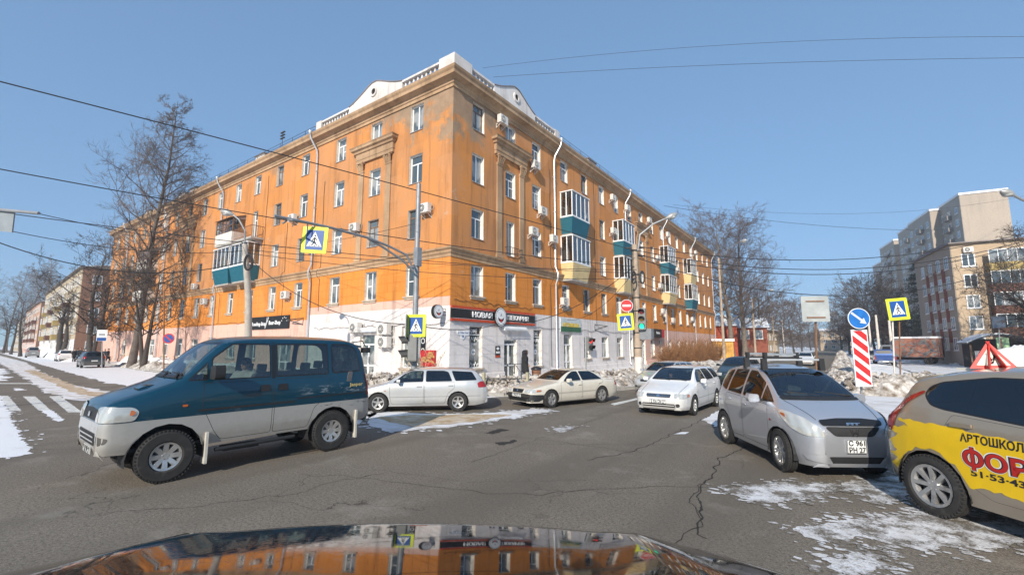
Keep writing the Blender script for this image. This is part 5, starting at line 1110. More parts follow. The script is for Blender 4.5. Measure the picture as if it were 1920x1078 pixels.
for sg in (1, -1):
    van.sided([(2.445, 1.315), (2.52, 1.315), (2.52, 1.89), (2.445, 1.89)], BLACKG, 'pillar_trim', sg, 0.003)
    van.sided([(1.24, 0.905), (2.9, 0.905), (2.9, 0.935), (1.24, 0.935)], BLACKP, 'rub_strip', sg, 0.006); van.sided([(2.95, 0.955), (4.6, 0.965), (4.6, 0.985), (2.95, 0.975)], BLACKP, 'rub_strip', sg, 0.006)
    van.corner(rounded([(-0.30, 0.86), (0.26, 0.86), (0.30, 0.97), (0.24, 1.035), (-0.05, 1.05), (-0.28, 1.03)], 0.04), LAMPC, 'headlight', sg, 40, 0.1, 0.008, bulge=0.02)
    van.corner(rounded([(0.21, 0.93), (0.25, 0.935), (0.265, 0.98), (0.215, 1.005)], 0.02), LAMPO, 'indicator', sg, 40, 0.1, 0.03)
    van.sided(rounded([(1.0, 0.99), (1.08, 0.99), (1.08, 1.02), (1.0, 1.02)], 0.015), LAMPO, 'side_indicator', sg, 0.01, 0.03)
    van.rcorner([(-0.06, 0.92), (0.06, 0.92), (0.05, 1.3), (-0.05, 1.3)], LAMPR, 'tail_light', sg, 45, 0.1, 0.006)
    for a in (2.33, 2.66): van.sided(rounded([(a - 0.09, 1.12), (a + 0.09, 1.12), (a + 0.09, 1.22), (a - 0.09, 1.22)], 0.02), BLACKP, 'handle', sg, 0.012, 0.05)
    for k, (a, zt) in enumerate(((1.40, 0.60), (4.30, 0.66))):
        f = MB(); x = van.X(a); f.box(x - 0.02, x + 0.02, sg * 0.80 - 0.10, sg * 0.80 + 0.10, 0.20, van.Z(zt)); f.build('mud_flap', mat('pale_flap', (0.50, 0.47, 0.41), 0.7, 0.2, 5), van.root)
    st = MB(); st.tube([(van.X(1.55), sg * 0.83, 0.40), (van.X(2.95), sg * 0.83, 0.42)], 0.035, 8); st.box(van.X(2.3), van.X(1.7), sg * 0.7 - 0.1, sg * 0.7 + 0.1, 0.34, 0.42); st.build('side_step', BLACKP, van.root)
van.front([(-0.44, 0.87), (0.44, 0.87), (0.45, 1.0), (0.0, 1.02), (-0.45, 1.0)], BLACKP, 'grille', off=0.004); van.front(rounded([(-0.06, 0.9), (0.06, 0.9), (0.06, 0.96), (-0.06, 0.96)], 0.02), CHROME, 'badge', off=0.02, grid=0.03)
van.front(rounded([(-0.52, 0.56), (0.52, 0.56), (0.56, 0.72), (-0.56, 0.72)], 0.04), BLACKP, 'bumper_intake', off=0.004)
for z in (0.60, 0.66): van.front([(-0.5, z), (0.5, z), (0.5, z + 0.02), (-0.5, z + 0.02)], van.paint, 'intake_bar', off=0.014)
for sg in (1, -1): van.corner(rounded([(-0.16, 0.56), (0.02, 0.60), (0.05, 0.66), (-0.16, 0.70)], 0.03), mat('fog_shadow', (0.08, 0.075, 0.07), 0.5, 0.2, 6), 'fog_recess_shade', sg, 30, 0.1, 0.004)  # flat dark patch paints the shade of a fog lamp recess
van.plate(['У 372 УР 27'], True, 0.48, 0.5, 0.11, 0.05)
zs_ = van.bvh.ray_cast(Vector((van.X(0.55), 0.25, 4)), Vector((0, 0, -1)))[0].z; sc_ = MB(); sc_.prism(rounded([(0.80, 0.06), (0.52, -0.06), (0.50, 0.005), (0.60, 0.045)], 0.02), lambda a, z, d: (van.X(a), 0.25 + d, zs_ + z), -0.13, 0.13); o = sc_.build('bonnet_scoop', van.paint, van.root, True); MB().box(van.X(0.505), van.X(0.492), 0.14, 0.36, zs_ - 0.04, zs_ + 0.0).build('scoop_opening', BLACKP, o)
wp = MB(); 
for y0, y1 in ((0.62, 0.05), (0.0, -0.55)): wp.bar((van.X(0.93), y0, van.Z(1.385)), (van.X(1.06), (y0 + y1) / 2, van.Z(1.44)), 0.03, 0.03); wp.bar((van.X(1.03), y0, van.Z(1.425)), (van.X(1.05), y1, van.Z(1.435)), 0.025, 0.03)
wp.build('wipers', BLACKP, van.root)
van.front([(-0.72, 1.365), (0.72, 1.365), (0.70, 1.395), (-0.70, 1.395)], BLACKP, 'cowl', off=0.012)
van.mirror(1.44, 1.36, BLACKP, 0.26, 0.24, 0.07, 0.16); van.proj_text('Jasper', 0.10, mat('gold_letters', (0.50, 0.40, 0.16), 0.4, 0.1), 1, 4.12, 1.10, 0.006, 0.36, 0.003)
rvm = MB(); rvm.tube([(van.X(4.38), 0.5, van.Z(1.9)), (van.X(4.62), 0.52, van.Z(1.93)), (van.X(4.72), 0.5, van.Z(1.82))], 0.014, 6); rvm.box(van.X(4.78), van.X(4.68), 0.38, 0.62, van.Z(1.70), van.Z(1.80)); rvm.build('rear_mirror', BLACKP, van.root)
sp_ = MB(); sp_.prism(rounded([(4.38, 1.87), (4.62, 1.83), (4.6, 1.80), (4.42, 1.80)], 0.02), lambda a, z, d: (van.X(a), d, van.Z(z)), -0.5, 0.5); sp_.build('spoiler', van.paint, van.root, True)
van.seats([(2.05, 2), (2.95, 2), (3.75, 3)], 0.85, SEATM); van.dash(1.15, 1.5, 0.9, 1.25, -0.36, 1.58); van.finish()
wt_, wr_ = wheel_meshes(0.415, 0.27, 0.225, 8, ALLOY, TYRE, 0.085); van.wheels(wt_, wr_, 0.74, 0.0); add_brake(van, 0.2, 0.2)
_vf = gnd(307, 906); van.place(_vf, _vf + Vector((0.045, 0.999, 0)) * 2.9, 1)
def in_car(car, a, y, z): return Matrix.Translation(car.root.location) @ Matrix.Rotation(car.root.rotation_euler.z, 4, 'Z') @ Vector((car.X(a), y, car.Z(z)))
P_GREY = mat('pale_jacket', (0.42, 0.41, 0.39), 0.9, 0.2, 8, 0.3, 30); P_BLACK = mat('black_coat', (0.014, 0.014, 0.016), 0.85, 0.2, 6, 0.3, 30); P_NAVY = mat('navy_coat', (0.025, 0.03, 0.05), 0.9, 0.2, 6); P_RED = mat('dark_red_coat', (0.14, 0.03, 0.03), 0.9, 0.2, 6)
figure('person', 'driver in sunglasses and pale jacket at the wheel of the teal minivan', in_car(van, 2.34, -0.22, 0.86), van.root.rotation_euler.z + R(28), SIT, P_GREY, glasses=True, vox=0.014)
# ------------------------------------------------------------------ other cars
SPEC_WAGON = dict(L=4.64, W=1.70, ax=(0.92, 3.62), tumble=0.20, crown=0.04,
    top=[(0.09, 0.22), (0.0, 0.34), (-0.01, 0.54), (0.05, 0.67), (0.2, 0.75), (0.6, 0.86), (1.0, 0.96), (1.2, 1.03), (1.5, 1.20), (1.85, 1.38), (2.15, 1.455), (2.8, 1.48), (3.6, 1.465), (4.1, 1.425), (4.24, 1.38), (4.42, 1.15), (4.55, 0.97), (4.62, 0.82), (4.65, 0.55), (4.58, 0.28)],
    sh=[(0, 0.58), (0.2, 0.70), (0.9, 0.88), (1.3, 0.945), (4.2, 0.995), (4.65, 0.84)], zl=[(0, 0.22), (0.5, 0.2), (4.2, 0.2), (4.65, 0.28)],
    w=[(-0.01, 0.62), (0.04, 0.76), (0.12, 0.84), (0.3, 0.92), (0.6, 0.97), (1.1, 1), (3.9, 1), (4.3, 0.965), (4.5, 0.92), (4.65, 0.80)])
def wagon(name, label, paint, scale, nose='curvy', glass=DGLASS, group=None, rim=(5, 0.07), persons=True):
    c = Car(name, label, SPEC_WAGON, paint, scale, group); c.wr = 0.315
    c.arches(0.365)
    c.side([(1.38, 0.985), (2.42, 1.005), (2.42, 1.375), (2.02, 1.375), (1.75, 1.27)], CGLASS if persons else glass, 'side_window', r=0.05, frame=0.02); c.side([(2.50, 1.005), (3.42, 1.02), (3.28, 1.33), (3.12, 1.375), (2.50, 1.38)], glass, 'side_window', r=0.05, frame=0.02)
    c.side([(3.52, 1.03), (4.28, 1.05), (4.10, 1.33), (3.38, 1.37)], glass, 'side_window', r=0.05, frame=0.02)
    c.face([(-0.64, 1.04), (0.64, 1.04), (0.52, 1.41), (-0.52, 1.41)], WGLASS, 'windscreen', lim=(1.05, 2.2)); c.face([(-0.58, 1.02), (0.58, 1.02), (0.5, 1.36), (-0.5, 1.36)], glass, 'rear_window', lim=(4.15, 4.75))
    c.door([(1.28, 0.95), (1.30, 0.55), (1.36, 0.27), (2.44, 0.27), (2.44, 0.985)]); c.door([(2.47, 0.985), (2.47, 0.27), (3.16, 0.27), (3.26, 0.60), (3.5, 0.80), (3.5, 1.0)])
    for sg in (1, -1):
        c.sided([(1.30, 0.50), (4.4, 0.52), (4.4, 0.528), (1.30, 0.508)], BLACKP, 'painted_crease', sg, 0.003); c.sided([(2.425, 0.99), (2.49, 0.99), (2.49, 1.39), (2.425, 1.39)], paint, 'pillar_trim', sg, 0.002)  # first strip: body crease given only as a painted dark shade line
        c.rcorner(rounded([(-0.16, 0.82), (0.20, 0.80), (0.22, 0.95), (0.10, 1.0), (-0.1, 1.0)], 0.03), LAMPR, 'tail_light', sg, 50, 0.12, 0.008, bulge=0.01)
        if nose == 'curvy': c.corner(rounded([(-0.22, 0.56), (0.20, 0.62), (0.30, 0.72), (0.0, 0.72), (-0.2, 0.66)], 0.04), LAMPC, 'headlight', sg, 40, 0.12, 0.008, bulge=0.015)
        else: c.corner(rounded([(-0.28, 0.57), (0.10, 0.57), (0.22, 0.60), (0.24, 0.69), (-0.26, 0.69)], 0.03), LAMPC, 'headlight', sg, 28, 0.1, 0.008, bulge=0.015); c.corner(rounded([(0.13, 0.59), (0.22, 0.61), (0.23, 0.68), (0.14, 0.68)], 0.02), LAMPO, 'indicator', sg, 28, 0.1, 0.02)
        c.sided(rounded([(1.12, 0.70), (1.17, 0.70), (1.17, 0.725), (1.12, 0.725)], 0.01), LAMPO, 'side_indicator', sg, 0.008, 0.03)
    c.handle(2.28, 0.86, paint); c.handle(3.36, 0.88, paint); c.mirror(1.60, 0.98, paint, 0.19, 0.13)
    c.front(rounded([(-0.36, 0.58), (0.36, 0.58), (0.38, 0.68), (-0.38, 0.68)], 0.03), BLACKP, 'grille', off=0.006)
    for z in (0.605, 0.63, 0.655): c.front([(-0.35, z), (0.35, z), (0.35, z + 0.008), (-0.35, z + 0.008)], CHROME if nose != 'curvy' else BLACKG, 'grille_bar', off=0.012)
    c.front(rounded([(-0.05, 0.60), (0.05, 0.60), (0.05, 0.66), (-0.05, 0.66)], 0.025), CHROME, 'badge', off=0.02, grid=0.03)
    c.front(rounded([(-0.5, 0.30), (0.5, 0.30), (0.5, 0.40), (-0.5, 0.40)], 0.03), BLACKP, 'bumper_intake', off=0.004); c.front([(-0.48, 0.34), (0.48, 0.34), (0.48, 0.365), (-0.48, 0.365)], paint, 'intake_bar', off=0.016)
    for sg in (1, -1): c.corner(rounded([(-0.18 + 0.07 * math.cos(6.2832 * k / 10), 0.36 + 0.055 * math.sin(6.2832 * k / 10)) for k in range(10)], 0.01), BLACKP, 'fog_lamp', sg, 15, 0.1, 0.005)
    wpm = MB()
    for y0, y1 in ((0.55, 0.0), (0.0, -0.55)): wpm.bar((c.X(1.19), y0, c.Z(1.045)), (c.X(1.27), y1, c.Z(1.09)), 0.02, 0.02)
    wpm.build('wipers', BLACKP, c.root)
    c.seats([(2.25, 2), (3.15, 2)], 0.45, SEATM); c.dash(1.35, 1.7, 0.6, 0.93, -0.34, 1.78); c.finish()
    t, r = wheel_meshes(0.315, 0.2, 0.20, rim[0], ALLOY, TYRE, rim[1]); c.wheels(t, r); add_brake(c, 0.2, 0.2); return c
SILVER = paint_mat('silver_paint', (0.55, 0.56, 0.56), 0.45, 0.34, 0.3); WHITEP = paint_mat('white_paint', (0.74, 0.74, 0.73), 0.0, 0.35, 0.35); BEIGE = paint_mat('pearl_paint', (0.66, 0.62, 0.53), 0.0, 0.3, 0.3)
SILV2 = paint_mat('silver_grey_paint', (0.50, 0.52, 0.56), 0.6, 0.28, 0.25); BROWNG = paint_mat('bronze_grey_paint', (0.36, 0.30, 0.225), 0.4, 0.30, 0.3); DARKP = paint_mat('dark_paint', (0.02, 0.024, 0.026), 0.2, 0.3, 0.25); BLUEP = paint_mat('blue_paint', (0.02, 0.07, 0.24), 0.3, 0.3, 0.2)
def sit_in(car, label, a, y, z, coat, turn=0.0, **k): return figure('person', label, in_car(car, a, y, z), car.root.rotation_euler.z + turn, SIT, coat, vox=0.018, scale=0.93, **k)
HOODS = {'w': (0.12, 1.02, 0.60, 0.66), 's': (0.12, 1.32, 0.62, 0.70), 'f': (0.16, 0.86, 0.50, 0.66), 'v': (0.14, 0.90, 0.60, 0.72)}
def bonnet_gap(c, k):
    a0, a1, y0, y1 = HOODS[k]
    for sg in (-1, 1): c.decal([(c.X(a0), sg * y0), (c.X(a1), sg * y1), (c.X(a1), sg * (y1 + 0.012)), (c.X(a0), sg * (y0 + 0.012))], BLACKP, 'bonnet_gap', (0, 0, -1), (1, 0, 0), (0, 1, 0), off=0.002, grid=0.08)
bonnet_gap(van, 'v')
silver = wagon('estate_car', 'silver estate car passing the bakery corner behind the minivan', SILVER, (0.98, 1.0, 0.985)); silver.plate([], False, 0.62); bonnet_gap(silver, 'w'); silver.place(gnd(708, 774), gnd(858, 771.5), 1)
sit_in(silver, 'driver in dark coat inside the silver estate car', 2.3, -0.33, 0.42, P_NAVY)
nissan = wagon('estate_car', 'white estate car driving out of the side street', WHITEP, (0.99, 1.04, 1.02), 'square', CGLASS, None, (7, 0.05)); nissan.plate(['В 936 СМ 27'], True, 0.46, 0.52, 0.115)
bonnet_gap(nissan, 'w'); _nf = gnd(1305, 779); nissan.place(_nf, _nf + Vector((0.10, 2.75, 0)), 1)
sit_in(nissan, 'driver in a dark coat behind the windscreen of the white estate car', 2.2, -0.32, 0.45, P_NAVY)
SPEC_SEDAN = dict(L=4.75, W=1.76, ax=(0.94, 3.67), tumble=0.24, crown=0.04,
    top=[(0.07, 0.22), (0.0, 0.34), (-0.01, 0.56), (0.03, 0.68), (0.2, 0.75), (0.7, 0.85), (1.2, 0.93), (1.42, 0.99), (1.75, 1.18), (2.05, 1.32), (2.3, 1.375), (2.9, 1.39), (3.3, 1.345), (3.65, 1.19), (3.95, 1.01), (4.15, 0.965), (4.55, 0.935), (4.69, 0.86), (4.75, 0.6), (4.70, 0.3)],
    sh=[(0, 0.60), (0.2, 0.70), (1.2, 0.88), (1.5, 0.915), (3.9, 0.94), (4.5, 0.90), (4.75, 0.75)], zl=[(0, 0.22), (0.5, 0.2), (4.2, 0.2), (4.75, 0.3)],
    w=[(-0.01, 0.66), (0.04, 0.80), (0.12, 0.86), (0.3, 0.92), (0.7, 0.97), (1.2, 1), (3.9, 1), (4.4, 0.95), (4.65, 0.88), (4.75, 0.80)])
sed = Car('saloon_car', 'cream saloon car with missing front bumper beside the bakery', SPEC_SEDAN, BEIGE, (0.945, 0.97, 0.955)); sed.wr = 0.315; sed.arches(0.36)
sed.side([(1.58, 0.945), (2.52, 0.955), (2.52, 1.30), (2.25, 1.30), (1.98, 1.19)], CGLASS, 'side_window', r=0.05, frame=0.02); sed.side([(2.58, 0.955), (3.72, 0.965), (3.45, 1.18), (3.22, 1.29), (2.58, 1.305)], DGLASS, 'side_window', r=0.06, frame=0.02)
sed.face([(-0.66, 0.985), (0.66, 0.985), (0.53, 1.335), (-0.53, 1.335)], WGLASS, 'windscreen', lim=(1.3, 2.4)); sed.face([(-0.6, 1.0), (0.6, 1.0), (0.5, 1.33), (-0.5, 1.33)], CGLASS, 'rear_window', lim=(3.15, 4.1))
sed.door([(1.42, 0.92), (1.42, 0.27), (2.54, 0.27), (2.54, 0.945)]); sed.door([(2.57, 0.945), (2.57, 0.27), (3.24, 0.27), (3.34, 0.6), (3.55, 0.78), (3.75, 0.84), (3.75, 0.955)])
for sg in (1, -1):
    sed.sided([(1.28, 0.51), (3.30, 0.52), (3.30, 0.56), (1.28, 0.55)], mat('beige_trim', (0.42, 0.39, 0.33), 0.5, 0.1), 'rub_strip', sg, 0.012); sed.sided([(1.3, 0.24), (3.3, 0.24), (3.3, 0.29), (1.3, 0.29)], BEIGE, 'side_skirt', sg, 0.02)
    sed.corner(rounded([(-0.36, 0.575), (0.10, 0.59), (0.24, 0.63), (0.22, 0.69), (-0.30, 0.685)], 0.03), LAMPC, 'headlight', sg, 28, 0.1, 0.008, bulge=0.012); sed.corner(rounded([(0.10, 0.60), (0.22, 0.635), (0.21, 0.68), (0.1, 0.68)], 0.02), LAMPO, 'indicator', sg, 28, 0.1, 0.018)
    sed.rcorner([(-0.2, 0.68), (0.12, 0.68), (0.12, 0.85), (-0.2, 0.85)], LAMPR, 'tail_light', sg, 40, 0.1, 0.006)
    sed.corner([(-0.40, 0.26), (0.16, 0.26), (0.30, 0.34), (0.30, 0.50), (-0.4, 0.55)], BLACKP, 'bumper_gap', sg, 32, 0.1, 0.006)
sed.front([(-0.62, 0.26), (0.62, 0.26), (0.62, 0.54), (-0.62, 0.54)], BLACKP, 'bumper_gap', off=0.007); sed.front(rounded([(-0.30, 0.565), (0.30, 0.565), (0.34, 0.69), (-0.34, 0.69)], 0.02), BLACKG, 'grille', off=0.014)
cb = MB(); cb.bar((sed.L / 2 + 0.03, -0.66, 0.44), (sed.L / 2 + 0.03, 0.66, 0.44), 0.05, 0.09); cb.build('crash_bar', IRON, sed.root)
for k in range(9): sed.front([(-0.28 + k * 0.066, 0.58), (-0.268 + k * 0.066, 0.58), (-0.268 + k * 0.066, 0.68), (-0.28 + k * 0.066, 0.68)], IRON, 'grille_bar', off=0.02)
sed.front(rounded([(-0.035, 0.61), (0.035, 0.61), (0.035, 0.665), (-0.035, 0.665)], 0.02), CHROME, 'badge', off=0.028, grid=0.03)
sed.handle(2.40, 0.80, BEIGE); sed.handle(3.55, 0.82, BEIGE); sed.mirror(1.72, 0.93, BEIGE, 0.19, 0.13); sed.plate(['Р 794 КХ 27'], True, 0.47, 0.52, 0.115, 0, 0.06)
sed.seats([(2.3, 2), (3.2, 2)], 0.42, SEATM); sed.dash(1.5, 1.85, 0.6, 0.88, -0.34, 1.93); sed.finish()
t_, r_ = wheel_meshes(0.315, 0.21, 0.215, 5, ALLOY, TYRE, 0.085); sed.wheels(t_, r_, None, R(8)); add_brake(sed, 0.21, 0.2); bonnet_gap(sed, 's'); sed.place(gnd(1034, 765), gnd(1131, 755.0), 1)
sit_in(sed, 'driver in dark coat inside the cream saloon car', 2.35, -0.33, 0.38, P_BLACK)
# hatchback with roof rack
SPEC_FIT = dict(cat='hatchback', L=3.92, W=1.70, ax=(0.80, 3.30), tumble=0.20, crown=0.04,
    top=[(0.10, 0.20), (0.02, 0.30), (0.0, 0.50), (0.02, 0.68), (0.08, 0.79), (0.3, 0.89), (0.62, 0.985), (0.92, 1.07), (1.2, 1.215), (1.55, 1.385), (1.85, 1.475), (2.3, 1.52), (3.0, 1.50), (3.42, 1.44), (3.58, 1.37), (3.74, 1.12), (3.84, 0.92), (3.91, 0.72), (3.92, 0.5), (3.86, 0.28)],
    sh=[(0, 0.60), (0.1, 0.72), (0.5, 0.85), (0.9, 0.93), (1.3, 0.945), (3.4, 1.02), (3.92, 0.9)], zl=[(0, 0.21), (0.5, 0.19), (3.4, 0.2), (3.92, 0.28)],
    w=[(0.0, 0.56), (0.04, 0.70), (0.1, 0.79), (0.25, 0.885), (0.45, 0.94), (0.8, 0.985), (1.2, 1), (3.2, 1), (3.6, 0.95), (3.8, 0.88), (3.92, 0.76)])
fit = Car('hatchback', 'silver hatchback with ski rack on its roof', SPEC_FIT, SILV2, (0.93, 1.0, 1.20)); fit.wr = 0.36; fit.arches(0.415)
fit.side([(0.98, 0.975), (1.42, 0.965), (1.42, 1.22)], DGLASS, 'side_window', r=0.03, frame=0.015); fit.side([(1.46, 0.965), (2.25, 0.985), (2.25, 1.42), (1.95, 1.41), (1.46, 1.24)], DGLASS, 'side_window', r=0.05, frame=0.02)
fit.side([(2.32, 0.99), (3.02, 1.01), (2.95, 1.41), (2.32, 1.425)], DGLASS, 'side_window', r=0.04, frame=0.02); fit.side([(3.08, 1.015), (3.52, 1.08), (3.38, 1.30), (3.2, 1.385), (3.02, 1.40)], DGLASS, 'side_window', r=0.06, frame=0.02)
fit.face([(-0.69, 1.06), (0.69, 1.06), (0.55, 1.46), (-0.55, 1.46)], WGLASS, 'windscreen', lim=(0.85, 2.0)); fit.face([(-0.55, 1.0), (0.55, 1.0), (0.48, 1.36), (-0.48, 1.36)], DGLASS, 'rear_window', lim=(3.45, 4.1))
fit.door([(1.16, 0.93), (1.14, 0.55), (1.22, 0.27), (2.26, 0.27), (2.26, 0.965)]); fit.door([(2.29, 0.965), (2.29, 0.27), (2.85, 0.27), (2.98, 0.62), (3.12, 0.78), (3.08, 0.985)])
for sg in (1, -1):
    fit.corner(rounded([(-0.26, 0.60), (0.0, 0.61), (0.24, 0.68), (0.44, 0.80), (0.54, 0.90), (0.30, 0.885), (0.02, 0.825), (-0.20, 0.72)], 0.04), LAMPC, 'headlight', sg, 48, 0.12, 0.008, bulge=0.015)
    fit.corner(rounded([(0.34, 0.80), (0.44, 0.835), (0.46, 0.86), (0.36, 0.855)], 0.02), LAMPO, 'indicator', sg, 48, 0.12, 0.022)
    fit.corner(rounded([(-0.34, 0.25), (0.0, 0.30), (0.06, 0.36), (-0.28, 0.38)], 0.03), SILV2, 'bumper_blade', sg, 35, 0.1, 0.02)
    fit.sided(rounded([(1.02, 0.70), (1.08, 0.70), (1.08, 0.73), (1.02, 0.73)], 0.012), LAMPR, 'side_indicator', sg, 0.008, 0.03); fit.sided([(1.25, 0.40), (2.8, 0.28), (2.8, 0.29), (1.25, 0.425)], mat('crease_highlight', (0.55, 0.55, 0.55), 0.3, 0, metal=0.5), 'painted_crease', sg, 0.003)  # pale strip paints the highlight along the body crease
    fit.rcorner(rounded([(-0.1, 0.85), (0.12, 0.85), (0.10, 1.12), (-0.02, 1.15)], 0.03), LAMPR, 'tail_light', sg, 50, 0.12, 0.008)
fit.front(rounded([(-0.50, 0.80), (-0.2, 0.825), (0.2, 0.825), (0.50, 0.80), (0.46, 0.745), (-0.46, 0.745)], 0.03), BLACKG, 'bonnet_guard', off=0.03); fit.front(rounded([(-0.44, 0.735), (0.44, 0.735), (0.30, 0.615), (-0.30, 0.615)], 0.05), BLACKP, 'grille', off=0.010)
hx = fit.bvh.ray_cast(Vector((4, 0, fit.Z(0.665))), Vector((-1, 0, 0)))[0].x + 0.03; zc = fit.Z(0.665); bd = MB()
for p, q in (((-0.05, 0.055), (-0.03, -0.05)), ((0.05, 0.055), (0.03, -0.05)), ((-0.03, 0.005), (0.03, 0.005))): bd.bar((hx, p[0], zc + p[1]), (hx, q[0], zc + q[1]), 0.018, 0.02)
bd.build('badge', CHROME, fit.root)
fit.front(rounded([(-0.50, 0.26), (0.50, 0.26), (0.52, 0.33), (0.4, 0.35), (-0.4, 0.35), (-0.52, 0.33)], 0.03), BLACKP, 'bumper_intake', off=0.006); fit.plate(['С 961', 'РН 27'], True, 0.49, 0.30, 0.21, 0.0, 0.025)
gx = fit.bvh.ray_cast(Vector((4, 0, fit.Z(0.775))), Vector((-1, 0, 0)))[0].x; lettering('FIT', 0.055, CHROME, fit.root, (gx + 0.045, -0.10, fit.Z(0.765)), (0, 1, 0), (-0.5, 0, 1), extrude=0.003, bold=0.003, width=0.22)
fit.handle(2.12, 0.84, SILV2); fit.handle(2.95, 0.88, SILV2); fit.mirror(1.40, 0.955, SILV2, 0.22, 0.15, 0.06, 0.13)
wpm = MB(); wpm.bar((fit.X(0.98), 0.6, fit.Z(1.085)), (fit.X(1.06), 0.0, fit.Z(1.13)), 0.022, 0.022); wpm.bar((fit.X(0.98), 0.05, fit.Z(1.085)), (fit.X(1.06), -0.5, fit.Z(1.13)), 0.022, 0.022); wpm.build('wipers', BLACKP, fit.root); fit.front([(-0.68, 1.025), (0.68, 1.025), (0.69, 1.06), (-0.69, 1.06)], BLACKP, 'cowl', off=0.006)
fit.seats([(1.95, 2), (2.8, 2)], 0.50, SEATM); fit.dash(1.15, 1.5, 0.6, 1.0, -0.34, 1.56); fit.finish()
t_, r_ = wheel_meshes(0.36, 0.2, 0.245, 7, ALLOY, TYRE, 0.04, 'twin'); fit.wheels(t_, r_, None, R(-6)); add_brake(fit, 0.24, 0.2)
bonnet_gap(fit, 'f'); fit.place(gnd(1468, 886), gnd(1355, 829), -1)
sit_in(fit, 'driver in dark coat inside the silver hatchback with a ski rack', 1.95, -0.33, 0.50, P_BLACK)
rk = thing('ski_rack', 'black and silver ski rack clamped on the silver hatchback roof', 'roof rack', fit.root.location, fit.root.rotation_euler.z); zr_ = fit.Z(1.515)
for a in (1.75, 2.55):
    b = MB(); b.box(fit.X(a) - 0.03, fit.X(a) + 0.03, -0.60, 0.60, zr_ + 0.09, zr_ + 0.125); o = b.build('cross_bar', mat('rack_alloy', (0.66, 0.66, 0.66), 0.35, 0.1, metal=0.6), rk)
    for sg in (-1, 1): f = MB(); f.prism([(-0.05, -0.10), (0.05, -0.10), (0.035, 0.13), (-0.035, 0.13)], lambda p, q, d: (fit.X(a) + p, sg * (0.56 + d), zr_ + q), -0.05, 0.05); f.build('foot', BLACKP, o)
    h = MB(); h.box(fit.X(a) - 0.035, fit.X(a) + 0.035, -0.52, 0.10, zr_ + 0.128, zr_ + 0.165); h.build('lower_jaw', BLACKP, o); h = MB(); h.box(fit.X(a) - 0.04, fit.X(a) + 0.04, -0.54, 0.12, zr_ + 0.19, zr_ + 0.235); h.build('upper_jaw', ALLOY, o)
    for y in (-0.53, 0.09): h = MB(); h.box(fit.X(a) - 0.045, fit.X(a) + 0.045, y - 0.03, y + 0.03, zr_ + 0.128, zr_ + 0.25); h.build('hinge', BLACKP, o)
# driving-school hatchback cut by the picture's edge
SPEC_HY = dict(cat='hatchback', L=4.12, W=1.70, ax=(0.82, 3.50), tumble=0.21, crown=0.04,
    top=[(0.10, 0.20), (0.0, 0.32), (0.0, 0.52), (0.06, 0.66), (0.3, 0.78), (0.8, 0.92), (1.1, 1.0), (1.4, 1.16), (1.8, 1.36), (2.1, 1.44), (2.6, 1.47), (3.2, 1.43), (3.55, 1.37), (3.72, 1.31), (3.86, 1.12), (3.98, 0.97), (4.08, 0.86), (4.12, 0.62), (4.10, 0.42), (4.02, 0.27)],
    sh=[(0, 0.55), (0.2, 0.68), (0.9, 0.86), (1.3, 0.90), (3.2, 1.0), (3.7, 1.03), (4.12, 0.86)], zl=[(0, 0.22), (0.5, 0.2), (3.6, 0.2), (4.12, 0.3)],
    w=[(0.0, 0.56), (0.05, 0.72), (0.12, 0.8), (0.3, 0.9), (0.6, 0.97), (1.1, 1), (3.4, 1), (3.75, 0.96), (3.95, 0.91), (4.06, 0.86), (4.12, 0.76)])
hy = Car('hatchback', 'bronze grey driving school hatchback with yellow splash lettering', SPEC_HY, BROWNG, (1.14, 1.05, 1.34)); hy.wr = 0.385; hy.arches(0.44)
hy.side([(1.42, 0.93), (2.32, 0.965), (2.32, 1.36), (2.05, 1.35), (1.72, 1.22)], DGLASS, 'side_window', r=0.05, frame=0.02); hy.side([(2.40, 0.97), (3.30, 1.03), (3.45, 1.06), (3.55, 1.15), (3.53, 1.235), (3.40, 1.29), (2.9, 1.36), (2.40, 1.365)], DGLASS, 'side_window', r=0.05, frame=0.02)
hy.face([(-0.64, 1.02), (0.64, 1.02), (0.52, 1.40), (-0.52, 1.40)], WGLASS, 'windscreen', lim=(1.0, 2.2)); hy.face([(-0.5, 1.02), (0.5, 1.02), (0.42, 1.27), (-0.42, 1.27)], DGLASS, 'rear_window', lim=(3.6, 4.2))
hy.door([(1.24, 0.9), (1.24, 0.3), (2.34, 0.30), (2.34, 0.955)], g=0.004); hy.door([(2.365, 0.955), (2.365, 0.30), (2.90, 0.30), (3.06, 0.38), (3.24, 0.72), (3.30, 0.85), (3.20, 1.0)], g=0.004)
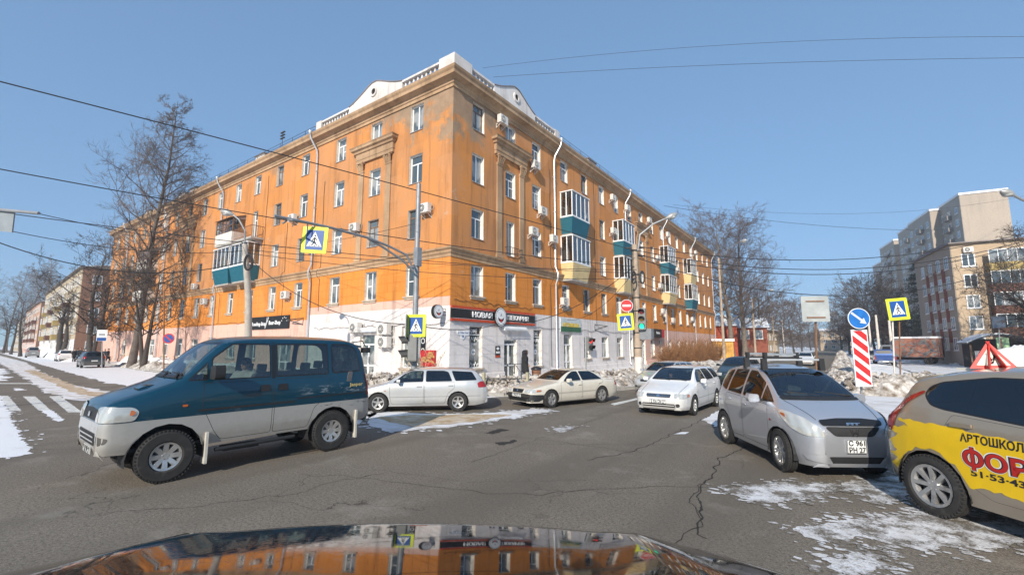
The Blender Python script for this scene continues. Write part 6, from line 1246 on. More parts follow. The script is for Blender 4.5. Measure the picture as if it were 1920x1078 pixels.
for sg in (1, -1):
    hy.rcorner(rounded([(-0.02, 0.80), (0.09, 0.74), (0.16, 0.90), (0.30, 1.05), (0.47, 1.18), (0.42, 1.19), (0.2, 1.08), (0.05, 0.95)], 0.03), LAMPR, 'tail_light', sg, 62, 0.12, 0.010, 0.04)
    spl = []; rs = random.Random(4)                                    # torn-edged yellow splash
    up = [(4.02, 0.66), (3.86, 0.72), (4.0, 0.77), (3.7, 0.83), (3.86, 0.885), (3.2, 0.895), (2.9, 0.86), (2.4, 0.83), (2.0, 0.80), (1.3, 0.74)]; dn = [(1.3, 0.30), (2.0, 0.32), (2.5, 0.36), (2.95, 0.40)] + [(3.50 + 0.47 / 1.14 * math.cos(a), 0.287 + 0.47 / 1.34 * math.sin(a)) for a in [math.pi * (0.93 - 0.9 * k / 10) for k in range(11)]] + [(4.02, 0.40), (3.92, 0.46), (4.05, 0.50), (3.9, 0.56), (4.0, 0.60)]
    for src in (up, dn):
        for (a, b), (c, d) in zip(src, src[1:]):
            k = max(1, int(abs(c - a) / 0.045))
            for j in range(k): spl.append((a + (c - a) * j / k + rs.uniform(-0.012, 0.012), b + (d - b) * j / k + rs.uniform(-0.016, 0.016)))
    hy.sided(spl, mat('yellow_vinyl', (0.78, 0.50, 0.01), 0.4, 0.06, 4), 'yellow_decal', sg, 0.004, 0.05)
REDL = mat('red_vinyl', (0.45, 0.02, 0.015), 0.4, 0.05); WHL = mat('white_vinyl', (0.8, 0.8, 0.78), 0.4, 0.05)
hy.proj_text('АВТОШКОЛА', 0.13, BLACKP, -1, 3.12, 0.775, 0.007, 0.72, 0.004); hy.proj_text('ООРСАЖ', 0.25, WHL, -1, 3.12, 0.57, 0.007, 1.42, 0.022); hy.proj_text('ООРСАЖ', 0.25, BLACKP, -1, 3.12, 0.57, 0.009, 1.42, 0.014); hy.proj_text('ООРСАЖ', 0.25, REDL, -1, 3.12, 0.57, 0.011, 1.42, 0.007); hy.proj_text('51·53·43   8·90', 0.10, BLACKP, -1, 3.06, 0.485, 0.007, 0.95, 0.003)
for m_, w_, o_ in ((WHL, 0.058, 0.0072), (BLACKP, 0.045, 0.0092), (REDL, 0.034, 0.0112)): hy.sided([(3.018 - w_ / 2, 0.545 - w_ * 0.3), (3.018 + w_ / 2, 0.545 - w_ * 0.3), (3.018 + w_ / 2, 0.725 + w_ * 0.3), (3.018 - w_ / 2, 0.725 + w_ * 0.3)], m_, 'letter_bar', -1, o_, 0.05)
hy.handle(3.10, 0.915, BROWNG, 0.24, 0.05); hy.handle(2.2, 0.87, BROWNG, 0.24, 0.05); hy.mirror(1.5, 0.93, BROWNG, 0.22, 0.15); hy.plate([], False, 0.62)
hy.seats([(2.05, 2), (2.9, 2)], 0.45, SEATM); hy.dash(1.3, 1.6, 0.6, 0.92, 0.34, 1.66)
spo = MB(); spo.prism(rounded([(3.62, 1.345), (3.84, 1.30), (3.82, 1.265), (3.66, 1.27)], 0.015), lambda a, z, d: (hy.X(a), d, hy.Z(z)), -0.48, 0.48); spo.build('spoiler', BROWNG, hy.root, True); hy.finish()
t_, r_ = wheel_meshes(0.385, 0.22, 0.265, 8, ALLOY, TYRE, 0.06); hy.wheels(t_, r_); add_brake(hy, 0.25, 0.2)
_hr = gnd(1750, 968); _hd = Vector((0.69, -0.72, 0)).normalized(); hy.place(_hr + _hd * 2.68 * 1.14, _hr, -1)
tri = thing('roof_sign', 'red bordered triangular driving school sign with letter on hatchback roof', 'sign', in_car(hy, 3.28, -0.05, 1.405), hy.root.rotation_euler.z)
TRW = mat('sign_cream', (0.74, 0.70, 0.58), 0.5, 0.05); TRR = mat('sign_red', (0.55, 0.03, 0.02), 0.5, 0.05)
def tri_face(rot):
    f = lambda k, d: (lambda x, z, e: tuple(Matrix.Rotation(rot, 3, 'Z') @ Vector((x, -0.10 + 0.1 * (z / 0.36) - d + e, z))))
    a = MB(); a.prism([(-0.24, 0.02), (0.24, 0.02), (0, 0.38)], f(0, 0.0), 0, 0.015); o = a.build('panel', TRR, tri); b = MB(); b.prism([(-0.165, 0.065), (0.165, 0.065), (0, 0.31)], f(0, 0.004), 0, 0.004); b.build('panel_field', TRW, o)
    me = text_mesh('У', 0.17, BLACKP, 'letter', 0.001, 0.004, 'CENTER'); g = f(0, 0.009)
    for v in me.vertices: v.co = Vector(g(v.co.x, v.co.y + 0.085, 0))
    link('letter', me, o)
tri_face(R(-35)); tri_face(R(55)); tri_face(R(145)); MB().box(-0.3, 0.3, -0.14, 0.14, -0.01, 0.02).build('base', TRW, tri)
aer = MB(); x, z = hy.X(3.3), hy.Z(1.42); aer.tube([(x, 0, z), (x - 0.12, 0, z + 0.22)], [0.012, 0.006], 6); aer.build('aerial', BLACKP, hy.root)
# the car the picture is taken from: bonnet, wings and nose
def bonnet_mat():
    m, n, l, p = new_mat('black_gloss_paint'); v = texco(n, l, 'Object'); f = nz(n, l, v, 2.2, 8, 0.7); g = nz(n, l, v, 70, 3, 0.7); k = mth(n, l, 'MULTIPLY', ramp(n, l, f, 0.40, 0.75), ramp(n, l, g, 0.40, 0.62))
    l.new(mixc(n, l, mth(n, l, 'MULTIPLY', k, 0.16), (0.007, 0.007, 0.008), (0.30, 0.27, 0.23)), p.inputs['Base Color']); l.new(mth(n, l, 'ADD', mth(n, l, 'MULTIPLY', k, 0.22), 0.025), p.inputs['Roughness']); return m
GLOSS = bonnet_mat()
own = thing('black_car', 'glossy black car bonnet mirroring the orange house', 'car', (0, 0, 0), YAW)
hb = MB(); N, Mx = 44, 40; hg = []; LC, HW = -0.30, 1.36
for i in range(N + 1):
    f = i / N; d = 0.45 + 1.12 * f; row = []
    zc_ = 1.775 - 0.06 * (d - 0.45) - 0.055 * (d - 0.45) ** 2 - (0.0 if f < 0.93 else 0.9 * (f - 0.93) ** 1.5)
    for j in range(Mx + 1):
        a = j / Mx * 2 - 1; lat = a * HW * (1 - 0.12 * f * f); dd = d - 0.32 * abs(a) ** 2.6 * f * f
        z = zc_ - 0.05 * a * a - 0.10 * abs(a) ** 7 + 0.012 * math.exp(-((abs(a) - 0.55) / 0.06) ** 2) - (0.02 if abs(a) > 0.9 else 0)
        row.append(hb.pt((LC + lat, dd, z)))
    hg.append(row)
for i in range(N):
    for j in range(Mx): hb.f.append([hg[i][j], hg[i][j + 1], hg[i + 1][j + 1], hg[i + 1][j]])
hb.build('bonnet', GLOSS, own, True, angle=180, fix=False)
def own_pt(a, f): i = min(N, int(f * N)); return hb.v[hg[i][int((a + 1) / 2 * Mx)]]
ns = MB(); A = [hb.v[k] for k in hg[N]]
for k in range(len(A) - 1):
    p, q = A[k], A[k + 1]; prev = (p, q)
    for dz, dy in ((-0.03, 0.02), (-0.2, 0.06), (-0.5, 0.08), (-1.1, 0.03), (-1.25, -0.1)):
        cur = (Vector((p.x, p.y + dy, p.z + dz)), Vector((q.x, q.y + dy, q.z + dz))); ns.quad(prev[0], prev[1], cur[1], cur[0]); prev = cur
ns.build('nose', GLOSS, own, True, angle=60, fix=False)
for sg, j in ((-1, 0), (1, Mx)):
    w = MB()
    for i in range(N):
        p, q = hb.v[hg[i][j]], hb.v[hg[i + 1][j]]; w.quad(p, q, (q.x + sg * 0.03, q.y, q.z - 0.25), (p.x + sg * 0.03, p.y, p.z - 0.25)); w.quad((p.x + sg * 0.03, p.y, p.z - 0.25), (q.x + sg * 0.03, q.y, q.z - 0.25), (q.x, q.y, 0.85), (p.x, p.y, 0.85))
    w.build('wing', GLOSS, own, True, angle=60, fix=False)
    tw, rw2 = wheel_meshes(0.38, 0.24, 0.24, 6, ALLOY, TYRE, 0.06) if sg < 0 else (tw, rw2); wl_ = link('wheel', tw, own, (LC + sg * 1.06, 0.85, 0.38)); wl_.rotation_euler = (0, 0, R(90) if sg < 0 else R(-90)); link('rim', rw2, wl_)
# ================================================================== SHOP FRONTS, SIGNS AND UNITS ON THE CORNER HOUSE
def fpx(fc, u, v, out=0.0):
    """pixel -> (t, z) on the facade plane (or a plane standing out from it)"""
    r = ray(u, v)
    if fc is FL: s = (CY - out) / r.y; q = CP + r * s; return CX - q.x, q.z
    s = (CX + out) / r.x; q = CP + r * s; return q.y - CY, q.z
SIGNB = mat('sign_black', (0.012, 0.011, 0.010), 0.45, 0.1, 3); SIGNR = mat('sign_orange_red', (0.52, 0.06, 0.015), 0.5, 0.1, 3); SIGNW = mat('sign_white', (0.78, 0.78, 0.78), 0.45, 0.06, 3); TONGUE = mat('sign_tongue', (0.45, 0.025, 0.015), 0.5, 0.0)
def wall_thing(fc, name, label, cat, t, z, out=0.0, group=None): return thing(name, label, cat, fc.world(t, -out, z), fc.rot, group)
def fascia(fc, label, t0, t1, z0, z1, m, th=0.12):
    """signboard; local x runs to the viewer's right, -y out of the wall, origin at its lower left"""
    tl = t1 if fc is FL else t0; o = wall_thing(fc, 'signboard', label, 'sign', tl, z0, 0.018); MB().box(0, abs(t1 - t0), -th, 0, 0, z1 - z0).build('board', m, o); return o, abs(t1 - t0), z1 - z0
def disc(parent, name, m, cx, cz, rx, rz, y0, y1, n=28): mb = MB(); mb.prism([(cx + rx * math.cos(6.2832 * k / n), cz + rz * math.sin(6.2832 * k / n)) for k in range(n)], lambda u, v, d: (u, d, v), y0, y1); return mb.build(name, m, parent)
def laughing_logo(parent, cx, cz, r, y):
    disc(parent, 'logo_rim', SIGNB, cx, cz, r, r, y, y + 0.08); disc(parent, 'logo_ring', SIGNW, cx, cz, r * 0.93, r * 0.93, y - 0.004, y + 0.02); disc(parent, 'logo_line', SIGNB, cx, cz, r * 0.84, r * 0.84, y - 0.008, y + 0.01); disc(parent, 'logo_face', SIGNW, cx, cz, r * 0.79, r * 0.79, y - 0.012, y)
    mo = MB(); mo.prism([(cx + r * 0.5 * math.cos(a), cz - r * 0.02 + r * 0.5 * math.sin(a)) for a in [math.pi + math.pi * k / 12 for k in range(13)]][:13] + [(cx + r * 0.30, cz - r * 0.16), (cx, cz - r * 0.24), (cx - r * 0.30, cz - r * 0.16)], lambda u, v, d: (u, d, v), y - 0.016, y - 0.004); mo.build('logo_mouth', SIGNB, parent)
    disc(parent, 'logo_tongue', TONGUE, cx, cz - r * 0.38, r * 0.2, r * 0.17, y - 0.02, y - 0.008); n_ = MB(); n_.prism([(cx + r * 0.05, cz + r * 0.42), (cx + r * 0.1, cz + r * 0.12), (cx - r * 0.12, cz + r * 0.10), (cx - r * 0.1, cz + r * 0.17), (cx, cz + r * 0.18)], lambda u, v, d: (u, d, v), y - 0.016, y - 0.004); n_.build('logo_nose', SIGNB, parent)
fs, W_, H_ = fascia(FR, 'black and orange bakery signboard with round laughing face above the cafe', 0.03, 8.9, 3.66, 4.56, SIGNB)
for z0, z1 in ((0.0, 0.15), (0.75, 0.9)): MB().box(-0.004, W_ + 0.004, -0.135, -0.01, z0, z1).build('stripe', SIGNR, fs)
for z in (0.165, 0.735): MB().box(0, W_, -0.125, -0.1, z - 0.006, z + 0.006).build('pinstripe', SIGNW, fs)
lettering('НОВАЯ', 0.46, SIGNW, fs, (1.75, -0.155, 0.29), (1, 0, 0), (0, 0, 1), 'lettering', 0.03, 0.008, 1.95); lettering('ПЕКАРНЯ', 0.42, SIGNW, fs, (5.35, -0.155, 0.29), (1, 0, 0), (0, 0, 1), 'lettering', 0.03, 0.008, 2.55)
laughing_logo(fs, 4.48, 0.42, 0.64, -0.30)
bs = wall_thing(FL, 'blade_sign', 'round laughing face sign standing out from the wall on brackets', 'sign', 0.28, 4.15); bs.rotation_euler = (0, 0, R(90)); bs.location = FL.world(0.28, -0.72, 4.15)
laughing_logo(bs, 0, 0, 0.40, -0.10); disc(bs, 'drum', SIGNB, 0, 0, 0.405, 0.405, -0.075, 0.10); bk = MB()
for z in (-0.18, 0.0, 0.18): bk.bar((0.36, 0, z), (0.73, 0, z), 0.03)
bk.build('bracket', IRON, bs)
dk, W_, H_ = fascia(FL, 'black board with white beer shop script beside the downpipe', 17.55, 24.1, 3.62, 4.68, SIGNB, 0.1)
lettering('Roading-Stop', 0.42, SIGNW, dk, (0.35, -0.105, 0.32), (1, 0, 0), (0, 0, 1), 'lettering', 0.004, 0.012, 2.5); lettering('Beer-Shop', 0.44, SIGNW, dk, (3.35, -0.105, 0.36), (1, 0, 0), (0, 0, 1), 'lettering', 0.004, 0.014, 1.9)
fk = MB(); fk.bar((2.75, -0.106, 0.05), (3.3, -0.106, 1.0), 0.07, 0.012, (0, 1, 0)); fk.bar((2.95, -0.108, 0.55), (3.05, -0.108, 1.0), 0.05, 0.012, (0, 1, 0)); fk.build('fork_emblem', SIGNW, dk)
for k in range(5): a = math.pi * (0.1 + 0.8 * k / 4); disc(dk, 'spark', SIGNW, 5.85 + 0.42 * math.cos(a), 0.5 + 0.4 * math.sin(a), 0.045, 0.05, -0.11, -0.1, 8)
gs, W_, H_ = fascia(FR, 'green and pale shop board with yellow letters over a doorway', 12.75, 16.2, 3.35, 4.45, mat('sign_pale', (0.50, 0.55, 0.56), 0.5, 0.15, 2), 0.12); MB().box(0, W_, -0.128, -0.1, 0.0, 0.42).build('stripe', mat('sign_green', (0.03, 0.12, 0.06), 0.5, 0.2, 3), gs); lettering('АВТОШКОЛА', 0.40, mat('sign_yellow', (0.62, 0.44, 0.03), 0.5, 0.1), gs, (0.25, -0.135, 0.42), (1, 0, 0), (0, 0, 1), 'lettering', 0.01, 0.015, 2.9)
bl2, W_, H_ = fascia(FR, 'black shop box sign with red end over the dark entrance', 34.2, 37.6, 3.2, 4.2, SIGNB, 0.6); MB().box(W_ - 0.9, W_ + 0.01, -0.61, -0.3, 0, 1.0).build('red_end', mat('sign_red2', (0.55, 0.03, 0.03), 0.5, 0.1), bl2); [MB().box(0.5 + k * 0.26, 0.66 + k * 0.26, -0.612, -0.6, 0.42, 0.42 + h_).build('faded_mark', SIGNW, bl2) for k, h_ in enumerate((0.3, 0.2, 0.2, 0.24, 0.2))]
# shop windows and doors
def shopwin(fc, t0, t1, z0, z1, header=None, posters=True):
    t = (t0 + t1) / 2; w = t1 - t0; o = window(fc, t, z0, z1, w, 'n', True, None, 0.0, SHOPG); h = z1 - z0; a = w / 2
    if header:
        MB().box(-a + 0.07, a - 0.07, 0.17, 0.19, h - 0.5, h - 0.07).build('header', SIGNB, o); MB().box(-a, a, 0.15, 0.2, h - 0.56, h - 0.5).build('transom', PVC, o); lettering(header, 0.34, SIGNW, o, (-a + 0.12, 0.165, h - 0.42), (1, 0, 0), (0, 0, 1), 'lettering', 0.002, 0.01, w * 0.62)
    if posters:
        disc(o, 'sticker', SIGNW, 0.0, h * 0.38, 0.2, 0.2, 0.205, 0.215); lettering('-30%', 0.14, SIGNB, o, (-0.15, 0.2, h * 0.36), (1, 0, 0), (0, 0, 1), 'lettering', 0.001, 0.002, 0.3); lettering('Скидка', 0.2, SIGNW, o, (-0.3, 0.207, h * 0.55), (1, 0, 0), (0, 0, 1), 'lettering', 0.001, 0.003, 0.6)
        wv = MB()
        for k in range(5): x = -a + 0.16 + k * (w - 0.32) / 4; wv.tube([(x - 0.12, 0.205, 0.10), (x, 0.205, 0.28 + 0.08 * (k % 2)), (x + 0.13, 0.205, 0.14)], 0.022, 5)
        for k in range(6): x = -a + 0.16 + k * (w - 0.32) / 5; zz = h - 0.66; wv.tube([(x - 0.1, 0.205, zz), (x, 0.205, zz - 0.2 - 0.1 * (k % 2)), (x + 0.1, 0.205, zz)], 0.015, 5)
        struct(wv.build('sticker_pattern', SIGNW, o), 'stuff')
    return o
def shopdoor(fc, t0, t1, z0, z1, transom=True, glassm=None):
    t = (t0 + t1) / 2; w = t1 - t0; o = window(fc, t, z0, z1, w, 'n', False, None, 0.0, glassm or SHOPG); o.name = 'door'; a = w / 2; h = z1 - z0; f = MB(); zt = min(h - 0.3, 2.15)
    f.box(-a, a, 0.15, 0.22, zt, zt + 0.1).box(-0.06, 0.06, 0.15, 0.22, 0, zt).box(-a, a, 0.152, 0.22, 0.75, 0.85); f.build('door_frame', PVC, o); MB().box(0.09, 0.12, 0.08, 0.15, 0.95, 1.4).build('handle', CHROME, o); return o
shopwin(FR, 1.75, 2.98, 0.85, 3.42, 'КОФЕ'); shopwin(FR, 8.88, 10.0, 0.75, 3.40, 'КОФЕ'); shopdoor(FR, 5.28, 6.72, 0.1, 2.62); shopdoor(FR, 13.4, 14.8, 0.1, 3.2); shopwin(FL, 2.35, 4.1, 0.85, 3.42, None); shopdoor(FL, 6.75, 8.35, 0.1, 2.98)
for t0, t1, z0, z1 in GR[4:] + GL[2:]:
    fc = FR if (t0, t1, z0, z1) in GR else FL
    if z0 < 0.5: shopdoor(fc, t0, t1, z0, z1)
    else: window(fc, (t0 + t1) / 2, z0, z1, t1 - t0, 't', True)
dw = MB(); dw.box(-0.25, 0.25, -0.02, 0.0, 0, 0.75); o = wall_thing(FR, 'notice_board', 'small black and red bakery notice beside the glass door', 'sign', 4.55, 1.45, 0.02); dw.build('board', SIGNB, o); MB().box(-0.25, 0.25, -0.024, -0.01, 0.0, 0.14).build('stripe', SIGNR, o); [MB().box(-0.18 + k * 0.1, -0.11 + k * 0.1, -0.026, -0.015, 0.26, 0.40).build('faded_mark', SIGNW, o) for k in range(4)]; disc(o, 'emblem', SIGNW, 0, 0.58, 0.14, 0.09, -0.028, -0.015)
nb = wall_thing(FR, 'address_plate', 'white street name plate with house number 38 on white wall', 'sign', 0.62, 2.75, 0.02); MB().prism([(0, 0.36), (1.05, 0.36), (1.05, 0.10), (0.72, 0.06), (0.62, -0.12), (0.5, -0.18), (0.38, -0.12), (0.28, 0.06), (0, 0.1)], lambda u, v, d: (u, d, v), -0.03, 0).build('plate', SIGNW, nb)
BLUEL = mat('blue_ink', (0.03, 0.08, 0.25), 0.5, 0); lettering('ул. Аллея Труда', 0.13, BLUEL, nb, (0.06, -0.034, 0.19), (1, 0, 0), (0, 0, 1), 'lettering', 0.001, 0.001, 0.92); lettering('38', 0.2, BLUEL, nb, (0.38, -0.034, -0.05), (1, 0, 0), (0, 0, 1), 'lettering', 0.001, 0.004)
ps = wall_thing(FL, 'poster_box', 'red poster with golden croissants by the corner window', 'poster', 2.25, 1.0, 0.02); MB().box(0, 1.25, -0.1, 0, 0, 0.95).build('panel', mat('poster_red', (0.42, 0.02, 0.02), 0.5, 0.1), ps); rp = random.Random(5)
for k in range(9):
    x, z = 0.35 + 0.75 * rp.random(), 0.15 + 0.6 * rp.random(); c = MB(); c.tube([(x - 0.17, -0.112, z - 0.05), (x - 0.08, -0.125, z + 0.05), (x + 0.06, -0.125, z + 0.06), (x + 0.16, -0.112, z - 0.04)], [0.03, 0.09, 0.09, 0.03], 8); c.build('croissant_print', mat('bun_gold', (0.50, 0.25, 0.07), 0.6, 0.35, 9), ps, True)
MB().box(0.9, 1.06, -0.2, -0.1, 0.12, 0.28).build('price_spot', mat('sign_red', (0.55, 0.03, 0.02), 0.5), ps)
bp = wall_thing(FL, 'shop_banner', 'narrow black bakery strip with white emblems beside the window', 'banner', 2.32, 0.95, 0.02); MB().box(0, 0.42, -0.03, 0, 0, 2.5).build('panel', SIGNB, bp)
for k in range(4): disc(bp, 'emblem', SIGNW, 0.21, 0.35 + 0.6 * k, 0.16, 0.17, -0.036, -0.03, 16); disc(bp, 'emblem_core', SIGNB, 0.21, 0.35 + 0.6 * k, 0.12, 0.13, -0.04, -0.034, 16)
for fc, t0, t1, z, lab in ((FR, 5.0, 7.6, 3.2, 'white rolled awning box over the cafe door'), (FL, 6.3, 9.0, 3.1, 'white rolled shutter box over the side door')):
    o = wall_thing(fc, 'awning_box', lab, 'awning', t0 if fc is FR else t1, z, 0.02); MB().prism(rounded([(0, 0), (-0.26, 0.04), (-0.3, 0.16), (-0.22, 0.3), (0, 0.34)], 0.05), lambda u, v, d: (d, u, v), 0, t1 - t0).build('casing', PVC, o, True); MB().box(0.05, t1 - t0 - 0.05, -0.32, -0.28, -0.02, 0.04).build('front_bar', ZINC, o)
MB_r = MB(); MB_r.prism([(0, 0), (0.95, -0.14), (0.95, -0.2), (0, -0.22)], lambda u, v, d: (0.01 * d, -u, v), -2, 2)
for fc, t, z in ((FL, 15.6, 4.35), (FR, 19.2, 4.15)):
    o = wall_thing(fc, 'sign_bracket', 'empty black triangular sign bracket left of the downpipe' if fc is FL else 'empty black triangular sign bracket on white wall', 'bracket', t, z, 0.015); b = MB(); b.bar((0, 0, 0), (-1.5 if fc is FL else 1.7, -0.5, -0.1), 0.05); b.bar((0, 0, -0.5), (-1.5 if fc is FL else 1.7, -0.5, -0.1), 0.06); b.bar((0, 0, 0.05), (0, 0, -0.55), 0.05); b.build('frame', IRON, o)
# steps and railing at the cafe door, litter bin
st_ = thing('entrance_railing', 'thin black handrail in front of the cafe door', 'railing', FR.world(4.6, -1.2, 0.1), FR.rot); rl = MB()
for x in (-0.6, 0.2, 1.0): rl.bar((x, 0, 0), (x, 0, 0.95), 0.04); rl.bar((x, 0, 0.95), (x + 0.35, -0.7, 0), 0.035)
rl.bar((-0.6, 0, 0.95), (1.0, 0, 0.95), 0.04); rl.build('bars', IRON, st_)
bn = thing('litter_bin', 'dark litter bin outside the bakery door', 'bin', FR.world(5.2, -2.6, 0.1)); MB().lathe([(0.22, 0), (0.26, 0.1), (0.30, 0.62), (0.32, 0.66), (0.28, 0.66), (0.24, 0.2)], 14).build('drum', RUST, bn, True); lb = MB(); ball(lb, (0, 0, 0.66), 0.34, 0.34, 0.17, 10); lb.build('bag', mat('bin_bag', (0.02, 0.02, 0.022), 0.4, 0.2, 8), bn, True)
fe = thing('low_fence', 'low metal rail fence along the snowy pavement corner', 'fence', (0, 0, 0.1)); fb_ = MB()
pts = [(-11.8, 17.6), (-13.4, 16.4), (-15.2, 15.5), (-17.2, 14.8)]
for a, b in zip(pts, pts[1:]): fb_.bar((a[0], a[1], 0.62), (b[0], b[1], 0.62), 0.04); fb_.bar((a[0], a[1], 0.3), (b[0], b[1], 0.3), 0.03)
fb_.build('rails', IRON, fe)
for a in pts: MB().box(a[0] - 0.06, a[0] + 0.06, a[1] - 0.06, a[1] + 0.06, 0, 0.9).build('post', mat('post_yellow_grey', (0.42, 0.38, 0.26), 0.8, 0.3), fe)
# air-conditioner outdoor units
ACW = mat('unit_white', (0.62, 0.60, 0.56), 0.55, 0.12, 3); ACG = mat('unit_grille', (0.07, 0.07, 0.07), 0.6, 0.2, 5)
def ac_proto():
    b = MB(); b.box(-0.42, 0.42, -0.48, -0.16, 0, 0.58); cs = b.mesh('casing', ACW); g = MB(); g.prism([(-0.10 + 0.235 * math.cos(6.2832 * k / 20), 0.29 + 0.235 * math.sin(6.2832 * k / 20)) for k in range(20)], lambda u, v, d: (u, d, v), -0.492, -0.48); gm = g.mesh('fan_grille', ACG)
    f = MB()
    for r in (0.09, 0.15, 0.2): f.tube([(-0.10 + r * math.cos(6.2832 * k / 16), -0.497, 0.29 + r * math.sin(6.2832 * k / 16)) for k in range(17)], 0.006, 4)
    for k in range(4): a = 0.785 * k; f.bar((-0.1 - 0.23 * math.cos(a), -0.496, 0.29 - 0.23 * math.sin(a)), (-0.1 + 0.23 * math.cos(a), -0.496, 0.29 + 0.23 * math.sin(a)), 0.012)
    f.prism([(-0.1 + 0.06 * math.cos(6.2832 * k / 10), 0.29 + 0.06 * math.sin(6.2832 * k / 10)) for k in range(10)], lambda u, v, d: (u, d, v), -0.51, -0.49); fm = f.mesh('guard', ACW)
    k = MB()
    for x in (-0.3, 0.3): k.bar((x, 0, -0.02), (x, -0.52, -0.02), 0.04); k.bar((x, 0, -0.3), (x, 0, 0.05), 0.04); k.bar((x, 0, -0.28), (x, -0.4, -0.03), 0.03)
    km = k.mesh('bracket', ACW); h = MB(); h.tube([(0.42, -0.3, 0.15), (0.52, -0.25, 0.1), (0.5, -0.05, 0.3), (0.45, 0.0, 0.55)], 0.022, 6); hm = h.mesh('hose', mat('hose_grey', (0.3, 0.29, 0.28), 0.7, 0.2)); return cs, gm, fm, km, hm
ACP = ac_proto()
def ac_unit(fc, u, v, label, sc=1.0, group='air conditioner units on the orange house'):
    t, z = fpx(fc, u, v, 0.3); o = wall_thing(fc, 'air_conditioner', label, 'air conditioner', t, z - 0.29 * sc, 0.012, group); o.scale = (sc,) * 3
    c = link('casing', ACP[0], o); link('fan_grille', ACP[1], c); link('guard', ACP[2], c); link('bracket', ACP[3], o); link('hose', ACP[4], o); return o
def label_for(fc, u, v):
    t, z = fpx(fc, u, v, 0.3); fl = ('second', 'third', 'fourth', 'fifth')[max(0, min(3, int((z - 4.9) / 3.65)))]
    ts = LT if fc is FL else RT; k = min(range(len(ts)), key=lambda i: abs(ts[i] - t)); n = ('first', 'second', 'third', 'fourth', 'fifth', 'sixth', 'seventh', 'eighth', 'ninth', 'tenth', 'eleventh', 'twelfth', 'thirteenth', 'fourteenth', 'fifteenth', 'sixteenth', 'seventeenth', 'eighteenth')[k]
    h = 'upper ' if (u, v) in ((580, 444), (313, 407)) else 'left-hand ' if (u, v) == (1000, 434) else 'right-hand ' if (u, v) == (1038, 448) else ('lower ' if (u, v) in ((580, 463), (311, 424)) else '')
    return f"{h}air conditioner by the {n} {fl}-storey window from the corner, {'beer shop' if fc is FL else 'bakery sign'} side"
for u, v in ((797, 391), (665, 427), (549, 409), (580, 444), (580, 463), (535, 553), (313, 407), (311, 424), (297, 418), (314, 462), (365, 537), (383, 565)): ac_unit(FL, u, v, label_for(FL, u, v))
for u, v in ((942, 226), (1004, 310), (1017, 396), (1000, 434), (1038, 448), (1149, 371), (1176, 390), (1217, 413), (1252, 440), (1150, 433), (1233, 484), (1238, 536), (1270, 506), (1243, 583), (1262, 600), (1298, 598), (1058, 565), (1304, 474)): ac_unit(FR, u, v, label_for(FR, u, v))
ac_unit(FL, 668, 614, 'air conditioner unit above the white shop wall near the downpipe', 1.1, None); ac_unit(FL, 722, 617, 'upper of two stacked large units beside the shop door', 1.15, None); ac_unit(FL, 722, 641, 'lower of two stacked large units beside the shop door', 1.15, None); ac_unit(FR, 1107, 648, 'air conditioner unit low on the white ground floor wall', 1.0, None)
# ================================================================== POLES, ROAD SIGNS, TRAFFIC LIGHTS, WIRES
STEEL = mat('grey_steel', (0.28, 0.29, 0.30), 0.5, 0.2, 3, metal=0.3); CPOLE = mat('concrete_pole', (0.40, 0.31, 0.23), 0.9, 0.25, 2.5, 0.4, 20); WPOST = mat('whitewash', (0.66, 0.61, 0.55), 0.85, 0.2, 4)
YEL = mat('fluorescent_yellow', (0.66, 0.72, 0.03), 0.5, 0.05); SBLUE = mat('sign_blue', (0.01, 0.075, 0.29), 0.45, 0.08); SWH = mat('sign_face_white', (0.75, 0.76, 0.77), 0.45, 0.06); SRED = mat('sign_face_red', (0.52, 0.02, 0.02), 0.45, 0.08); SBACK = mat('sign_back', (0.40, 0.41, 0.41), 0.5, 0.2, 3, metal=0.4); RUSTP = mat('rusty_post', (0.22, 0.115, 0.06), 0.85, 0.35, 5)
def face_cam(p): d = CP - p; return math.atan2(d.x, -d.y)       # rotation that turns local -Y towards the viewer's car
def flat(parent, name, m, poly, y0, y1): return MB().prism(poly, lambda u, v, d: (u, d, v), y0, y1).build(name, m, parent)
